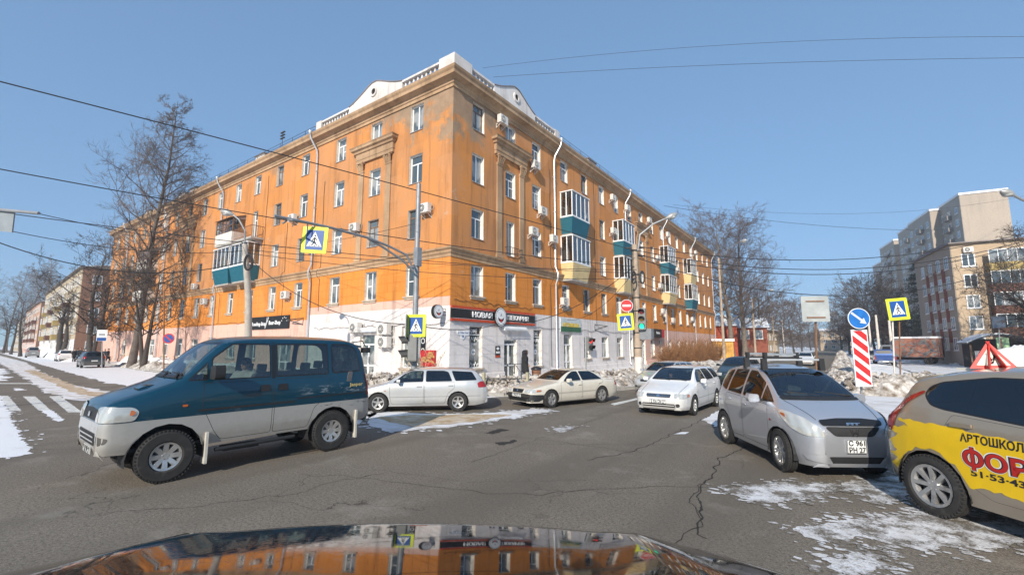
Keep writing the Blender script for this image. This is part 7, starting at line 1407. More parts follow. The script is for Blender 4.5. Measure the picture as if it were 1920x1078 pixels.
def crossing_sign(label, p, rot, s=0.9, h=None, tilt=0.0, mirror=False):
    h = h or s; o = thing('crossing_sign', label, 'road sign', p, rot); o.rotation_euler = (0, tilt, rot); a, b = s / 2, h / 2; q = lambda u, v: ((-u if mirror else u) * s, v * h)
    flat(o, 'backing', SBACK, rounded([(-a, -b), (a, -b), (a, b), (-a, b)], 0.04), 0.006, 0.03); flat(o, 'border', YEL, rounded([(-a, -b), (a, -b), (a, b), (-a, b)], 0.04), 0.0, 0.006); flat(o, 'field', SBLUE, [q(-0.35, -0.37), q(0.35, -0.37), q(0.35, 0.37), q(-0.35, 0.37)], -0.006, 0.0)
    flat(o, 'triangle', SWH, [q(-0.30, -0.25), q(0.30, -0.25), q(0.0, 0.31)], -0.010, -0.006)
    w = MB(); L = lambda pts, th: [w.bar((q(*a)[0], -0.013, q(*a)[1]), (q(*b)[0], -0.013, q(*b)[1]), th * s, 0.006, (0, 1, 0)) for a, b in zip(pts, pts[1:])]
    L([(0.01, 0.10), (-0.01, -0.04)], 0.055); L([(-0.01, -0.04), (0.06, -0.12), (0.10, -0.22)], 0.036); L([(-0.01, -0.04), (-0.03, -0.12), (-0.10, -0.22)], 0.036); L([(0.01, 0.08), (-0.07, 0.02), (-0.09, -0.05)], 0.028); L([(0.01, 0.08), (0.07, 0.03), (0.09, -0.03)], 0.028)
    w.prism([(q(0.012 + 0.034 * math.cos(k * 0.6283), 0.16 + 0.034 * math.sin(k * 0.6283))) for k in range(10)], lambda u, v, d: (u, d, v), -0.016, -0.010); w.build('walker', BLACKP, o)
    for x in (-0.22, -0.02, 0.16): flat(o, 'stripe', BLACKP, [q(x, -0.235), q(x + 0.07, -0.235), q(x + 0.055, -0.20), q(x + 0.015, -0.20)], -0.0125, -0.010)
    return o
def traffic_light(label, p, rot, lit=None, lamps=3, sc=1.0):
    o = thing('traffic_light', label, 'traffic light', p, rot); o.scale = (sc,) * 3; h = 0.33 * lamps; MB().prism(rounded([(-0.17, 0), (0.17, 0), (0.17, h), (-0.17, h)], 0.05), lambda u, v, d: (u, d, v), 0, 0.2).build('housing', mat('housing_grey', (0.20, 0.20, 0.19), 0.6, 0.15, 3), o)
    cols = {3: ((0.16, 0.01, 0.01), (0.16, 0.09, 0.01), (0.01, 0.10, 0.05)), 2: ((0.20, 0.01, 0.01), (0.01, 0.06, 0.03))}[lamps]
    for k in range(lamps):
        z = h - 0.165 - 0.33 * k; on = lit == k; m = mat(f'lens_{lamps}{k}{on}', (0.02, 0.75, 0.35) if on and lamps == 3 else ((0.85, 0.04, 0.03) if on else cols[k]), 0.25, 0, emis=1.6 if on else 0.0); ln = flat(o, 'lens', m, [(0.115 * math.cos(j * 0.3927), z + 0.115 * math.sin(j * 0.3927)) for j in range(16)], -0.02, 0.0)
        v = MB(); n = 12; A, B = [], []
        for j in range(n + 1): a = -0.35 + (math.pi + 0.7) * j / n; A.append(v.pt((0.13 * math.cos(a), 0.0, z + 0.13 * math.sin(a)))); B.append(v.pt((0.13 * math.cos(a), -0.26 + 0.10 * (1 - max(0, math.sin(a))), z + 0.13 * math.sin(a) - 0.02)))
        for j in range(n): v.f.append([A[j], A[j + 1], B[j + 1], B[j]])
        v.build('visor', BLACKP, ln, fix=False)
    return o
# --- steel mast at the corner with the long arm over the road
PM = at(777, 650, 17.8); PM.z = 0
mast = thing('mast_pole', 'grey steel mast with long bent arm carrying a crossing sign', 'pole', (PM.x, PM.y, 0.1)); top = at(778, 335, 17.8).z
MB().tube([(0, 0, 0), (0, 0, top * 0.5), (0, 0, top)], [0.13, 0.105, 0.09], 12).build('shaft', STEEL, mast, True); MB().box(-0.07, 0.16, -0.12, 0.12, at(777, 482, 17.8).z - 0.4, at(777, 455, 17.8).z - 0.2).build('clamp', STEEL, mast)
def rel(u, v, d): return at(u, v, d) - Vector((PM.x, PM.y, 0.1))
for pts in (((773, 500, 17.75), (762, 478, 17.6), (730, 462, 17.0), (690, 446, 16.3), (620, 427, 15.0), (560, 414, 14.1), (514, 405, 13.5)), ((775, 508, 17.75), (757, 490, 17.5), (722, 466, 16.9), (690, 447, 16.35))):
    MB().tube([rel(*q) for q in pts], 0.045, 8).build('arm', STEEL, mast, True)
for u, d in ((577, 14.35), (607, 14.8)): q = rel(u, 418 + (u - 577) * 0.2, d); MB().bar(q, q + Vector((0, 0, -0.3)), 0.03).build('hanger', STEEL, mast)
lp_ = MB(); q = rel(540, 413, 13.8); lp_.tube([q + Vector((-0.3, 0, -0.05)), q + Vector((0, 0, 0.02)), q + Vector((0.3, 0, -0.05))], 0.03, 6); lp_.build('lamp_bar', STEEL, mast)
crossing_sign('yellow bordered crossing sign hanging from the mast arm over the road', at(590, 450, 14.5), R(38), 0.80, 0.86, R(3)); crossing_sign('yellow bordered crossing sign fixed low on the grey steel mast', at(780, 610.5, 17.4), R(24), 0.78, 0.86)
bx_ = thing('road_sign', 'dark back of a sign beside the crossing sign on the mast', 'road sign', at(763, 612, 17.55), R(-50)); flat(bx_, 'panel', STEEL, rounded([(-0.42, -0.45), (0.42, -0.45), (0.42, 0.45), (-0.42, 0.45)], 0.04), 0, 0.03)
tl = traffic_light('grey two-lamp pedestrian light on the steel mast', at(766, 678, 17.5), R(-50), None, 2, 1.6)
# --- concrete pole by the side street with lamp, cables and signs
PC = at(1196, 650, 27.0); PC.z = 0.05; ctop = at(1196, 455, 27).z
cp_ = thing('lamp_post', 'brown concrete lamp post with whitewashed foot and cable coils', 'lamp post', PC); MB().tube([(0, 0, 1.5), (0, 0, ctop * 0.6), (0, 0, ctop)], [0.24, 0.2, 0.17], 10).build('shaft', CPOLE, cp_, True); MB().tube([(0, 0, 0), (0, 0, 1.5)], [0.27, 0.245], 10).build('foot', WPOST, cp_, True)
def relc(u, v, d): return at(u, v, d) - PC
MB().tube([relc(1196, 470, 27), relc(1200, 440, 27.0), relc(1225, 420, 27), relc(1248, 410, 27)], 0.05, 8).build('arm', STEEL, cp_, True)
def lamp_head(parent, q, d, sc=1.0):
    b = MB(); u = Vector(d).normalized(); b.tube([q, q + u * 0.15 * sc, q + u * 0.35 * sc, q + u * 0.6 * sc, q + u * 0.72 * sc], [0.05 * sc, 0.12 * sc, 0.19 * sc, 0.15 * sc, 0.04 * sc], 10); o = b.build('lamp_head', mat('lamp_grey', (0.36, 0.36, 0.35), 0.5, 0.15, 4, metal=0.3), parent, True)
    g = MB(); ball(g, q + u * 0.4 * sc + Vector((0, 0, -0.08 * sc)), 0.2 * sc, 0.16 * sc, 0.12 * sc, 10); g.build('lamp_glass', mat('lamp_glass', (0.45, 0.45, 0.42), 0.2, 0.0), o, True)
lamp_head(cp_, relc(1248, 410, 27), relc(1262, 404, 27) - relc(1248, 410, 27))
for k, (u, v) in enumerate(((1188, 520), (1204, 520))):
    q = relc(u, v, 26.75); MB().tube([q + Vector((0.13 * math.cos(a) * _R.x, 0.13 * math.cos(a) * _R.y, 0.36 * math.sin(a))) for a in [6.2832 * j / 16 for j in range(17)]], 0.05, 6).build('cable_coil', BLACKP, cp_, True)
for z in (2.0, 2.9, 4.2, 5.0, 6.4, ctop - 0.4): MB().lathe([(0.245, 0), (0.245, 0.06)], 10, lambda x, y, w: (x, y, z + w)).build('band', IRON, cp_)
cr = MB(); 
for z in (ctop - 0.2, ctop - 0.7): cr.bar(Vector((-0.5, -0.35, z)), Vector((0.5, 0.35, z)), 0.08)
cr.build('cross_arm', IRON, cp_)
cd = MB()
for k in range(3): cd.tube([(-0.2 + 0.08 * k, -0.16, 1.2 + 0.3 * k), (-0.16 + 0.08 * k, -0.2, 4), (-0.2 + 0.09 * k, -0.17, 6), (-0.1 + 0.05 * k, -0.15, ctop - 0.3)], 0.02, 5)
cd.build('cable', BLACKP, cp_); MB().box(0.2, 0.9, -0.2, 0.25, at(1210, 633, 27).z - 0.15, at(1210, 618, 27).z).build('junction_box', STEEL, cp_)
crossing_sign('yellow bordered crossing sign on the concrete lamp post', at(1173, 603.5, 26.6), R(30), 0.93, 0.98, R(-4)); ne = thing('no_entry_sign', 'round red no entry sign on the concrete lamp post', 'road sign', at(1175, 573, 26.6), R(30)); cpoly = lambda r, n=28: [(r * math.cos(6.2832 * k / n), r * math.sin(6.2832 * k / n)) for k in range(n)]
flat(ne, 'rim', SWH, cpoly(0.36), 0, 0.02); flat(ne, 'disc', SRED, cpoly(0.335), -0.006, 0.0); flat(ne, 'bar', SWH, [(-0.24, -0.06), (0.24, -0.06), (0.24, 0.06), (-0.24, 0.06)], -0.012, -0.006)
traffic_light('traffic light showing green on the concrete lamp post', at(1204, 618, 26.5), R(8), 2, 3, 1.28)
pl2 = at(1098, 650, 29); pl2.z = 0.1; sp2 = thing('signal_post', 'short grey signal post by the white ground floor wall', 'post', pl2); MB().tube([(0, 0, 0), (0, 0, at(1098, 628, 29).z)], 0.06, 8).build('shaft', STEEL, sp2, True); traffic_light('small pedestrian light showing red on the short signal post', at(1108, 658, 28.9), R(75), 0, 2, 1.3)
# --- lamp post behind the minivan
PL = at(470, 650, 24); PL.z = 0.1; l2 = thing('lamp_post', 'slanting pale concrete lamp post in front of the blue balconies', 'lamp post', PL); rl_ = lambda u, v, d: at(u, v, d) - PL
MB().tube([(0, 0, 0), rl_(466, 560, 24), rl_(459, 458, 24)], [0.2, 0.17, 0.14], 10).build('shaft', mat('pale_concrete', (0.42, 0.38, 0.33), 0.9, 0.2, 3, 0.3), l2, True); MB().tube([rl_(459, 462, 24), rl_(459, 432, 24), rl_(448, 412, 24), rl_(436, 402, 24)], 0.045, 8).build('arm', STEEL, l2, True); lamp_head(l2, rl_(438, 403, 24), rl_(420, 397, 24) - rl_(438, 403, 24))
q = rl_(466, 492, 23.7); MB().tube([q + Vector((0.2 * math.cos(a) * _R.x, 0.2 * math.cos(a) * _R.y, 0.4 * math.sin(a))) for a in [6.2832 * j / 16 for j in range(17)]], 0.06, 6).build('cable_coil', BLACKP, l2, True)
# --- sign panel on an arm coming in from the left
ov = thing('sign_gantry', 'grey back of a hanging sign on a steel arm above the left street', 'road sign', at(-180, 650, 14.5) * 1.0); ov.location.z = 0; og = lambda u, v, d: at(u, v, d) - ov.location
MB().tube([og(-180, 385, 14.5) * 1, og(-40, 390, 14.4), og(40, 397, 14.2), og(73, 400, 14.1)], 0.05, 8).build('arm', STEEL, ov, True); MB().tube([(0, 0, 0), og(-180, 380, 14.5)], 0.11, 10).build('shaft', STEEL, ov, True); c0, c1, c2, c3 = og(-28, 388, 14.4), og(27, 394, 14.3), og(22, 436, 14.3), og(-32, 430, 14.4); pn = MB(); nn_ = (c1 - c0).cross(c2 - c0).normalized() * 0.04; pn.prism([(0, 0), (1, 0), (1, 1), (0, 1)], lambda u, v, d: (c0.lerp(c1, u)).lerp(c3.lerp(c2, u), v) + nn_ * d, 0, 1); pn.build('panel', mat('panel_grey', (0.24, 0.27, 0.29), 0.6, 0.15, 3), ov)
# --- posts on the right
def post_sign(px, d, v_top, v_bot, name, label, r=0.04, m=None, zb=None):
    b = at(px, v_bot, d); t = at(px, v_top, d); zb = b.z if zb is None else zb; o = thing(name, label, 'road sign', (b.x, b.y, 0)); MB().tube([(0, 0, zb), (t.x - b.x, t.y - b.y, t.z)], r, 8).build('post', m or STEEL, o, True); return o
bs_ = post_sign(1529, 22.5, 573, 690, 'road_sign', 'large grey back of a road sign on a rusty post', 0.05, RUSTP, 0.3); pq = at(1530, 579, 22.3) - bs_.location; rt = R(-8); sm = lambda u, v, d: (pq.x + u * math.cos(rt + YAW) - d * math.sin(rt + YAW), pq.y + u * math.sin(rt + YAW) + d * math.cos(rt + YAW), pq.z + v)
MB().prism(rounded([(-0.63, -0.63), (0.63, -0.63), (0.63, 0.63), (-0.63, 0.63)], 0.05), sm, 0.06, 0.09).build('panel', mat('panel_alu', (0.46, 0.47, 0.44), 0.45, 0.2, 1.5, metal=0.5), bs_)
for v in (-0.42, 0.38): MB().prism([(-0.42, v - 0.03), (0.42, v - 0.03), (0.42, v + 0.03), (-0.42, v + 0.03)], sm, 0.02, 0.06).build('bracket', RUSTP, bs_)
cs = post_sign(1613, 15.7, 580, 735, 'keep_right_sign', 'blue arrow disc above red and white chevron board on the snowy island', 0.035, STEEL, 0.1); pc_ = at(1610.5, 597, 15.55) - cs.location; rr_ = YAW + R(-6); fm_ = lambda c: (lambda u, v, d: (c.x + u * math.cos(rr_) - d * math.sin(rr_), c.y + u * math.sin(rr_) + d * math.cos(rr_), c.z + v))
f1 = fm_(pc_); dsk = MB().prism(cpoly(0.355), f1, 0, 0.02).build('disc_rim', SWH, cs); MB().prism(cpoly(0.33), f1, -0.006, 0).build('disc', mat('sign_bright_blue', (0.012, 0.14, 0.45), 0.4, 0.2, 6, dirt=(0.5, 0.55, 0.6), dv=0.68), cs)
ca, sa = math.cos(R(-40)), math.sin(R(-40)); arw = [(-0.31, -0.035), (0.10, -0.035), (0.10, -0.11), (0.29, 0.0), (0.10, 0.11), (0.10, 0.035), (-0.31, 0.035)]; MB().prism([(x * ca - y * sa, x * sa + y * ca) for x, y in arw], f1, -0.012, -0.006).build('arrow', mat('faded_white', (0.60, 0.62, 0.62), 0.5, 0.15, 8), cs)
cw, ch = 0.26, 0.96; pc2 = at(1615.5, 671, 15.5) - cs.location; f2 = fm_(pc2); MB().prism([(-cw, -ch), (cw, -ch), (cw, ch), (-cw, ch)], f2, 0, 0.03).build('chevron_board', SWH, cs)
for k in range(5):
    zt = ch - 0.02 - k * 0.40; poly = [(-cw + 0.03, zt), (cw - 0.03, zt - 0.40), (cw - 0.03, zt - 0.16), (-cw + 0.03, zt + 0.24)]
    cl = []
    for i in range(4):                          # clip to the board
        a, b = poly[i], poly[(i + 1) % 4]; lim = ch - 0.04
        ina, inb = a[1] <= lim, b[1] <= lim
        if ina: cl.append(a)
        if ina != inb: f = (lim - a[1]) / (b[1] - a[1]); cl.append((a[0] + (b[0] - a[0]) * f, lim))
    cl = [(x, max(y, -ch + 0.04)) for x, y in cl]
    if len(cl) > 2: MB().prism(cl, f2, -0.006, 0.0).build('red_stripe', SRED, cs)
xs = post_sign(1686, 21.0, 596, 702, 'sign_post', 'thin rusty post leaning under the crossing sign on the snow island', 0.03, RUSTP, 0.3); xs['category'] = 'post'; xq = post_sign(1673, 21.0, 596, 680, 'sign_post', 'pale straight post behind the crossing sign on the snow island', 0.035, WPOST, 0.2); xq['category'] = 'post'; crossing_sign('tilted yellow bordered crossing sign on two posts in the snow island', at(1683.5, 579.5, 20.9), YAW + R(-4), 0.93, 1.0, R(-5))
# bus stop, no stopping sign on the left street
bsx = post_sign(191, 44, 620, 690, 'bus_stop_sign', 'white and blue bus stop plate on a post beside the black car', 0.05, STEEL, 0.1); b_ = at(191, 629, 43.8) - bsx.location; f3 = lambda u, v, d: (b_.x + u * math.cos(1.2) - d * math.sin(1.2), b_.y + u * math.sin(1.2) + d * math.cos(1.2), b_.z + v); MB().prism([(-0.38, -0.52), (0.38, -0.52), (0.38, 0.55), (-0.38, 0.55)], f3, 0, 0.03).build('plate', SWH, bsx); MB().prism([(-0.34, -0.5), (0.34, -0.5), (0.34, -0.2), (-0.34, -0.2)], f3, -0.01, 0).build('blue_field', SBLUE, bsx); MB().prism([(-0.22, 0.05), (0.22, 0.05), (0.22, 0.14), (-0.22, 0.14)], f3, -0.01, 0).build('bus_mark', BLACKP, bsx)
nsx = post_sign(308, 34, 545, 690, 'no_parking_sign', 'round blue no parking sign with red slash on a thin post', 0.05, RUSTP, 0.1); b2_ = at(316, 634.5, 33.8) - nsx.location; f4 = lambda u, v, d: (b2_.x + u * math.cos(1.0) - d * math.sin(1.0), b2_.y + u * math.sin(1.0) + d * math.cos(1.0), b2_.z + v); MB().prism(cpoly(0.37), f4, 0, 0.03).build('rim', SRED, nsx); MB().prism(cpoly(0.29), f4, -0.008, 0).build('disc', SBLUE, nsx); MB().prism([(-0.25, 0.18), (-0.18, 0.25), (0.25, -0.18), (0.18, -0.25)], f4, -0.014, -0.008).build('slash', SRED, nsx)
# further lamp posts up the side street, and the leaning one on the right
for u, d, vt, vb, lab, m in ((1357, 62, 480, 690, 'tall pale wooden pole beside the two poplars', CPOLE), (1416, 82, 560, 690, 'tan pole in front of the red wooden house', CPOLE), (1452, 95, 590, 690, 'slim tan pole beyond the red wooden house', CPOLE), (1470, 120, 600, 680, 'white pole under the far street trees', WPOST), (1633, 72, 605, 670, 'shorter white pole near the blue pickup', WPOST), (1648, 66, 590, 672, 'white pole behind the blue pickup', WPOST), (1672, 58, 600, 672, 'white pole in front of the grey towers', WPOST)):
    b = at(u, 650, d); o = thing('street_pole', lab, 'pole', (b.x, b.y, 0)); MB().tube([(0, 0, 0), (0, 0, at(u, vt, d).z)], [0.2, 0.13], 8).build('shaft', m, o, True)
lb_ = at(1766, 650, 62); o = thing('street_pole', 'leaning tan concrete pole before the blue shop front', 'pole', (lb_.x, lb_.y, 0)); tp = at(1751, 530, 62); MB().tube([(0, 0, 0), (tp.x - lb_.x, tp.y - lb_.y, tp.z)], [0.24, 0.16], 8).build('shaft', CPOLE, o, True); lamp_head(o, Vector((tp.x - lb_.x, tp.y - lb_.y, tp.z)), (-1, -0.2, 0.1), 1.5)
for u, v0, d in ((1357, 478, 62), (1416, 562, 82)):
    b = at(u, 650, d); q = at(u, v0, d); lo = [x for x in bpy.data.objects if x.name.startswith('street_pole') and (x.location - Vector((b.x, b.y, 0))).length < 0.1][0]; r0 = q - lo.location; MB().tube([r0, r0 + Vector((0.8, -0.2, 0.9)), r0 + Vector((2.2, -0.6, 1.4))], 0.05, 6).build('arm', STEEL, lo, True); lamp_head(lo, r0 + Vector((2.2, -0.6, 1.4)), (1, -0.3, 0.1), 1.3)
rlp = at(2080, 650, 13); o = thing('lamp_post', 'grey lamp arm reaching in beside the grey towers', 'lamp post', (rlp.x, rlp.y, 0)); g0 = lambda u, v, d: at(u, v, d) - o.location; MB().tube([(0, 0, 0), g0(2080, 470, 13)], [0.12, 0.09], 10).build('shaft', STEEL, o, True); MB().tube([g0(2080, 475, 13), g0(2040, 430, 13), g0(1970, 396, 13), g0(1915, 374, 13), g0(1900, 366, 13)], 0.035, 8).build('arm', STEEL, o, True); lamp_head(o, g0(1903, 367, 13), g0(1882, 360, 13) - g0(1903, 367, 13), 0.6)
# --- overhead wires
WIRE = mat('wire', (0.02, 0.02, 0.022), 0.6, 0)
def wire(label, a, b, sag=0.3, r=0.016, n=24):
    a, b = Vector(a), Vector(b); mb = MB(); o = (a + b) / 2; pts = [a.lerp(b, k / n) - Vector((0, 0, 4 * sag * (k / n) * (1 - k / n))) - o for k in range(n + 1)]; mb.tube(pts, r, 5); w = mb.build('overhead_wire', WIRE, None, True); w.location = o; tag(w, label, 'wire', 'overhead wires across the junction'); return w
LC_ = PC + Vector((0, 0, 0)); tC = lambda v, du=0: at(1196 + du, v, 27)
wire('thick wire from upper left sky across the house to the concrete post', at(-60, 138, 12), at(1190, 470, 27), -0.1, 0.02)
wire('wire passing the hanging crossing sign towards the concrete post', at(-60, 306, 13), at(1190, 500, 27), 0.35, 0.018)
wire('wire running over the slanting lamp post to the concrete post', at(-60, 390, 15), at(1192, 512, 27), 0.4, 0.016)
wire('upper of the paired cables between slanting post and concrete post', at(459, 468, 24), at(1194, 506, 27), 0.25, 0.016); wire('lower of the paired cables between slanting post and concrete post', at(459, 474, 24), at(1194, 522, 27), 0.45, 0.016)
wire('black cable from the slanting post sagging to the mast', at(463, 480, 24), at(776, 608, 17.8), 0.9, 0.018, 30); wire('cable swinging from the left sky to the slanting post', at(-60, 432, 18), at(459, 490, 24), 1.1, 0.022); wire('thin wire from the left sign arm to the slanting post', at(60, 398, 14.1), at(459, 462, 24), 0.2, 0.012); wire('second thin wire from the left to the slanting post', at(-60, 415, 16), at(459, 470, 24), 0.5, 0.014)
wire('thin wire from the mast top up to the left facade', at(777, 420, 17.8), FL.world(24, 0, 11.0), 0.3, 0.01); wire('cable from the mast along the bakery sign', at(790, 612, 17.8), FR.world(4.2, -0.4, 3.65), 0.25, 0.02); wire('dark cable slanting from bakery sign to the concrete post', FR.world(4.6, -0.42, 3.6), at(1188, 500, 27), 0.9, 0.022); wire('cable slanting from green shop board to the concrete post', FR.world(13.5, -0.3, 4.3), at(1190, 508, 27), 0.8, 0.016)
for k, (v0, v1, sg_, lab) in enumerate(((462, 415, 1.6, 'uppermost of the cable bundle crossing the side street'), (470, 426, 1.9, 'second of the cable bundle crossing the side street'), (478, 430, 2.0, 'third of the cable bundle crossing the side street'), (484, 452, 2.9, 'lowest slack cable of the bundle crossing the side street'))): wire(lab, tC(v0), at(2000, v1, 30), sg_, 0.024)
wire('very thin high wire above the roof parapet', at(905, 128, 40), at(2050, 70, 30), -0.9, 0.012, 30); wire('second very thin high wire over the parapet', at(925, 145, 40), at(2050, 108, 30), -0.4, 0.014, 30); wire('thin wire from the eaves over the poplars', at(1245, 386, 70), at(1760, 432, 80), 1.0, 0.03); wire('faint wire higher above the poplars', at(1262, 384, 72), at(1980, 355, 90), 3.0, 0.02); wire('guy wire dropping into the far trees', at(1670, 470, 45), at(1628, 570, 70), 0.0, 0.02)
wire('wire from the concrete post along the side street', tC(515), at(1357, 540, 62), 0.7, 0.018); wire('lower wire from the concrete post along the side street', tC(528), at(1416, 590, 82), 0.7, 0.018); wire('third wire from the concrete post along the side street', tC(476), at(1357, 486, 62), 0.8, 0.018)
# ================================================================== TREES
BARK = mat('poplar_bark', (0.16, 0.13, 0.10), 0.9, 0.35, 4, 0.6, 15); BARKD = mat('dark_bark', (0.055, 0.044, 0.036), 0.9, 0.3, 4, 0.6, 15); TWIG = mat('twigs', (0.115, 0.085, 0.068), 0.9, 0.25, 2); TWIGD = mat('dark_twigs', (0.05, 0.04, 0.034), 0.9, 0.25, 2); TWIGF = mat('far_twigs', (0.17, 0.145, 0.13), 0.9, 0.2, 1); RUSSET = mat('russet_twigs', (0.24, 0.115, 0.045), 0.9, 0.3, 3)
def bare_tree(label, loc, h, r0, seed, spread=0.35, first=0.25, levels=4, limbs=26, kids=6, lean=(0, 0), trunk_m=BARK, twig_m=TWIG, up=0.35, twig_r=0.012, fork=None, group=None, name='bare_tree', shape='poplar', maxk=30000, crownw=1.0, lr=0.30):
    """tapered trunk with limbs; the fine twigs of the crown are one mesh"""
    rn = random.Random(seed); root = thing(name, label, 'tree', loc, 0, group); tk = MB(); cw = MB(); bud = [maxk]
    def path(p, d, ln, n, wig, upw):
        pts = [Vector(p)]; d = Vector(d).normalized()
        for k in range(n): d = (d + Vector((rn.gauss(0, wig), rn.gauss(0, wig), rn.gauss(0, wig * 0.7) + upw / n))).normalized(); pts.append(pts[-1] + d * ln / n)
        return pts
    def grow(p, d, ln, r, lv, mb):
        if bud[0] <= 0: return
        n = 5 if lv < levels else 3; pts = path(p, d, ln, n, 0.16, up * (0.8 if lv < 3 else 0.35)); rad = [max(twig_r * 0.6, r * (1 - 0.82 * k / n)) for k in range(n + 1)]; bud[0] -= 1
        (tk if lv <= 1 else cw).tube(pts, rad, 6 if lv <= 1 else (4 if lv == 2 else 3), False)
        if lv >= levels: return
        m = kids if lv > 1 else kids + 4
        for q in range(m):
            f = rn.uniform(0.2, 1.0); i = min(n - 1, int(f * n)); a = pts[i].lerp(pts[i + 1], f * n - i); dd = (pts[i + 1] - pts[i]).normalized(); ax = dd.orthogonal().normalized(); ax.rotate(Matrix.Rotation(rn.uniform(0, 6.2832), 3, dd)); nd = (dd * rn.uniform(0.55, 1.0) + ax * rn.uniform(0.45, 0.95)); grow(a, nd, ln * rn.uniform(0.32, 0.55), max(twig_r, r * rn.uniform(0.3, 0.45)), lv + 1, mb)
    stems = fork or [((0, 0, 0), (lean[0], lean[1], 1), 1.0, 1.0)]
    for (o_, d_, hf, rf) in stems:
        H = h * hf; n = 12; pts = [Vector(o_)]; d = Vector(d_).normalized()
        for k in range(n): d = (d + Vector((rn.gauss(0, 0.06), rn.gauss(0, 0.06), 0.06))).normalized(); pts.append(pts[-1] + d * H / n)
        rad = [r0 * rf * (1.25 if k == 0 else 1) * max(0.05, (1 - k / n) ** 0.8) for k in range(n + 1)]; tk.tube(pts, rad, 9)
        for q in range(limbs):
            f = first + (0.98 - first) * (q + rn.random()) / limbs; i = min(n - 1, int(f * n)); a = pts[i].lerp(pts[i + 1], f * n - i); an = q * 2.4 + rn.uniform(-0.5, 0.5)
            g = (f - first) / (1 - first); env = {'poplar': (0.45 + 0.75 * math.sin(math.pi * min(1, g * 1.0 + 0.12))), 'round': (0.6 + 0.55 * math.sin(math.pi * (0.15 + 0.75 * g)))}[shape]
            ln = H * spread * env * rn.uniform(0.75, 1.15) * (1 - 0.35 * g); grow(a, Vector((math.cos(an) * crownw, math.sin(an) * crownw, rn.uniform(0.35, 0.95))), ln, max(0.02, r0 * rf * lr * (1 - 0.75 * g)), 2 if f > 0.25 else 1, cw)
    tk.build('trunk', trunk_m, root, True, angle=60, fix=False); c = cw.build('crown', twig_m, root, False, fix=False); return root
def tpos(u, d): p = at(u, 650, d); return Vector((p.x, p.y, 0.05))
bare_tree('tall bare poplar rising above the roof before the left wing', tpos(250, 46), 28.5, 0.34, 11, 0.20, 0.24, 5, 64, 6, (0.10, 0.05), mat('poplar_trunk', (0.11, 0.09, 0.075), 0.9, 0.4, 3, 0.6, 12), mat('poplar_twigs', (0.13, 0.105, 0.088), 0.9, 0.25, 2), 0.62, 0.012, None, None, 'poplar_tree', lr=0.34)
bare_tree('dark forked street tree between the two orange and cream houses', tpos(172, 58), 15.0, 0.36, 12, 0.42, 0.22, 5, 20, 5, (-0.03, 0.02), BARKD, TWIGD, 0.25, 0.018, [((0, 0, 0), (-0.12, -0.05, 1), 1.0, 1.0), ((0.1, 0, 0), (0.3, 0.2, 1), 0.75, 0.7)], None, 'street_tree', 'round')
bare_tree('small twisted tree hugging the foot of the tall poplar', tpos(272, 43), 9.0, 0.24, 13, 0.45, 0.3, 4, 18, 6, (0.12, 0.0), BARKD, TWIGD, 0.25, 0.016, [((0, 0, 0), (0.22, 0.0, 1), 1.0, 1.0), ((-0.6, 0.2, 0), (-0.45, -0.1, 1), 1.0, 0.9)], None, 'street_tree', 'round')
bare_tree('pollarded dark tree before the cream house front', tpos(112, 80), 10.5, 0.55, 14, 0.3, 0.55, 4, 12, 6, (0.02, 0), BARKD, TWIGD, 0.2, 0.02, [((0, 0, 0), (-0.05, 0, 1), 1.0, 1.0), ((0.8, 0.3, 0), (0.05, 0, 1), 0.9, 0.8)], None, 'street_tree', 'round')
for k, (u, d, h, lab) in enumerate(((40, 95, 12, 'dark street tree before the brick house end'), (22, 118, 12, 'thin street tree beyond the brick house end'), (8, 135, 13, 'farthest dark street tree on the left pavement'))): bare_tree(lab, tpos(u, d), h, 0.3, 20 + k, 0.35, 0.3, 3, 16, 6, (0, 0), BARKD, TWIGD, 0.3, 0.03, None, 'street trees along the left street', 'street_tree', 'round')
for k, (u, d, h) in enumerate(((12, 190, 36), (38, 180, 38), (62, 175, 37), (88, 185, 36), (-20, 180, 36), (108, 200, 35))): bare_tree(('pale poplar, tallest of the row behind the far left houses', 'pale slim poplar behind the brick house end', 'pale poplar behind the cream house roof', 'pale poplar with wide crown beyond the far chimneys', 'pale poplar at the outer end of the left row', 'pale short poplar closest to the cream house chimneys')[k], tpos(u, d), h, 0.4, 30 + k, 0.22, 0.2, 4, 40, 6, (rw.uniform(-0.03, 0.03), 0), BARK, TWIGF, 0.5, 0.035, None, 'poplars behind the left street', 'poplar_tree')
PT = [(1372, 84, 26.5, 'broad bare poplar with pale trunk beside the orange house end'), (1397, 86, 25.0, 'second bare poplar close against the broad one'), (1330, 100, 27.0, 'bare poplar half hidden behind the orange house end')]
for k, (u, d, h, lab) in enumerate(PT): bare_tree(lab, tpos(u, d), h, 0.50, 41 + k, 0.33, 0.22, 5, 34, 6, (0.02 * (k - 1), 0), BARK, TWIG, 0.40, 0.018, None, None, 'poplar_tree', 'round')
bare_tree('leaning bare tree right of the two poplars', tpos(1425, 92), 15, 0.35, 47, 0.45, 0.25, 4, 20, 7, (0.1, 0), BARKD, TWIG, 0.2, 0.022, None, None, 'street_tree', 'round')
bare_tree('large dark branching tree in front of the five storey block', tpos(2060, 36), 13.0, 0.40, 51, 0.5, 0.2, 5, 24, 5, (-0.2, 0), BARKD, TWIGD, 0.05, 0.014, [((0, 0, 0), (-0.25, 0.05, 1), 0.95, 1.0), ((0, 0.1, 0.6), (-0.6, 0.2, 0.8), 0.75, 0.7)], None, 'street_tree', 'round')
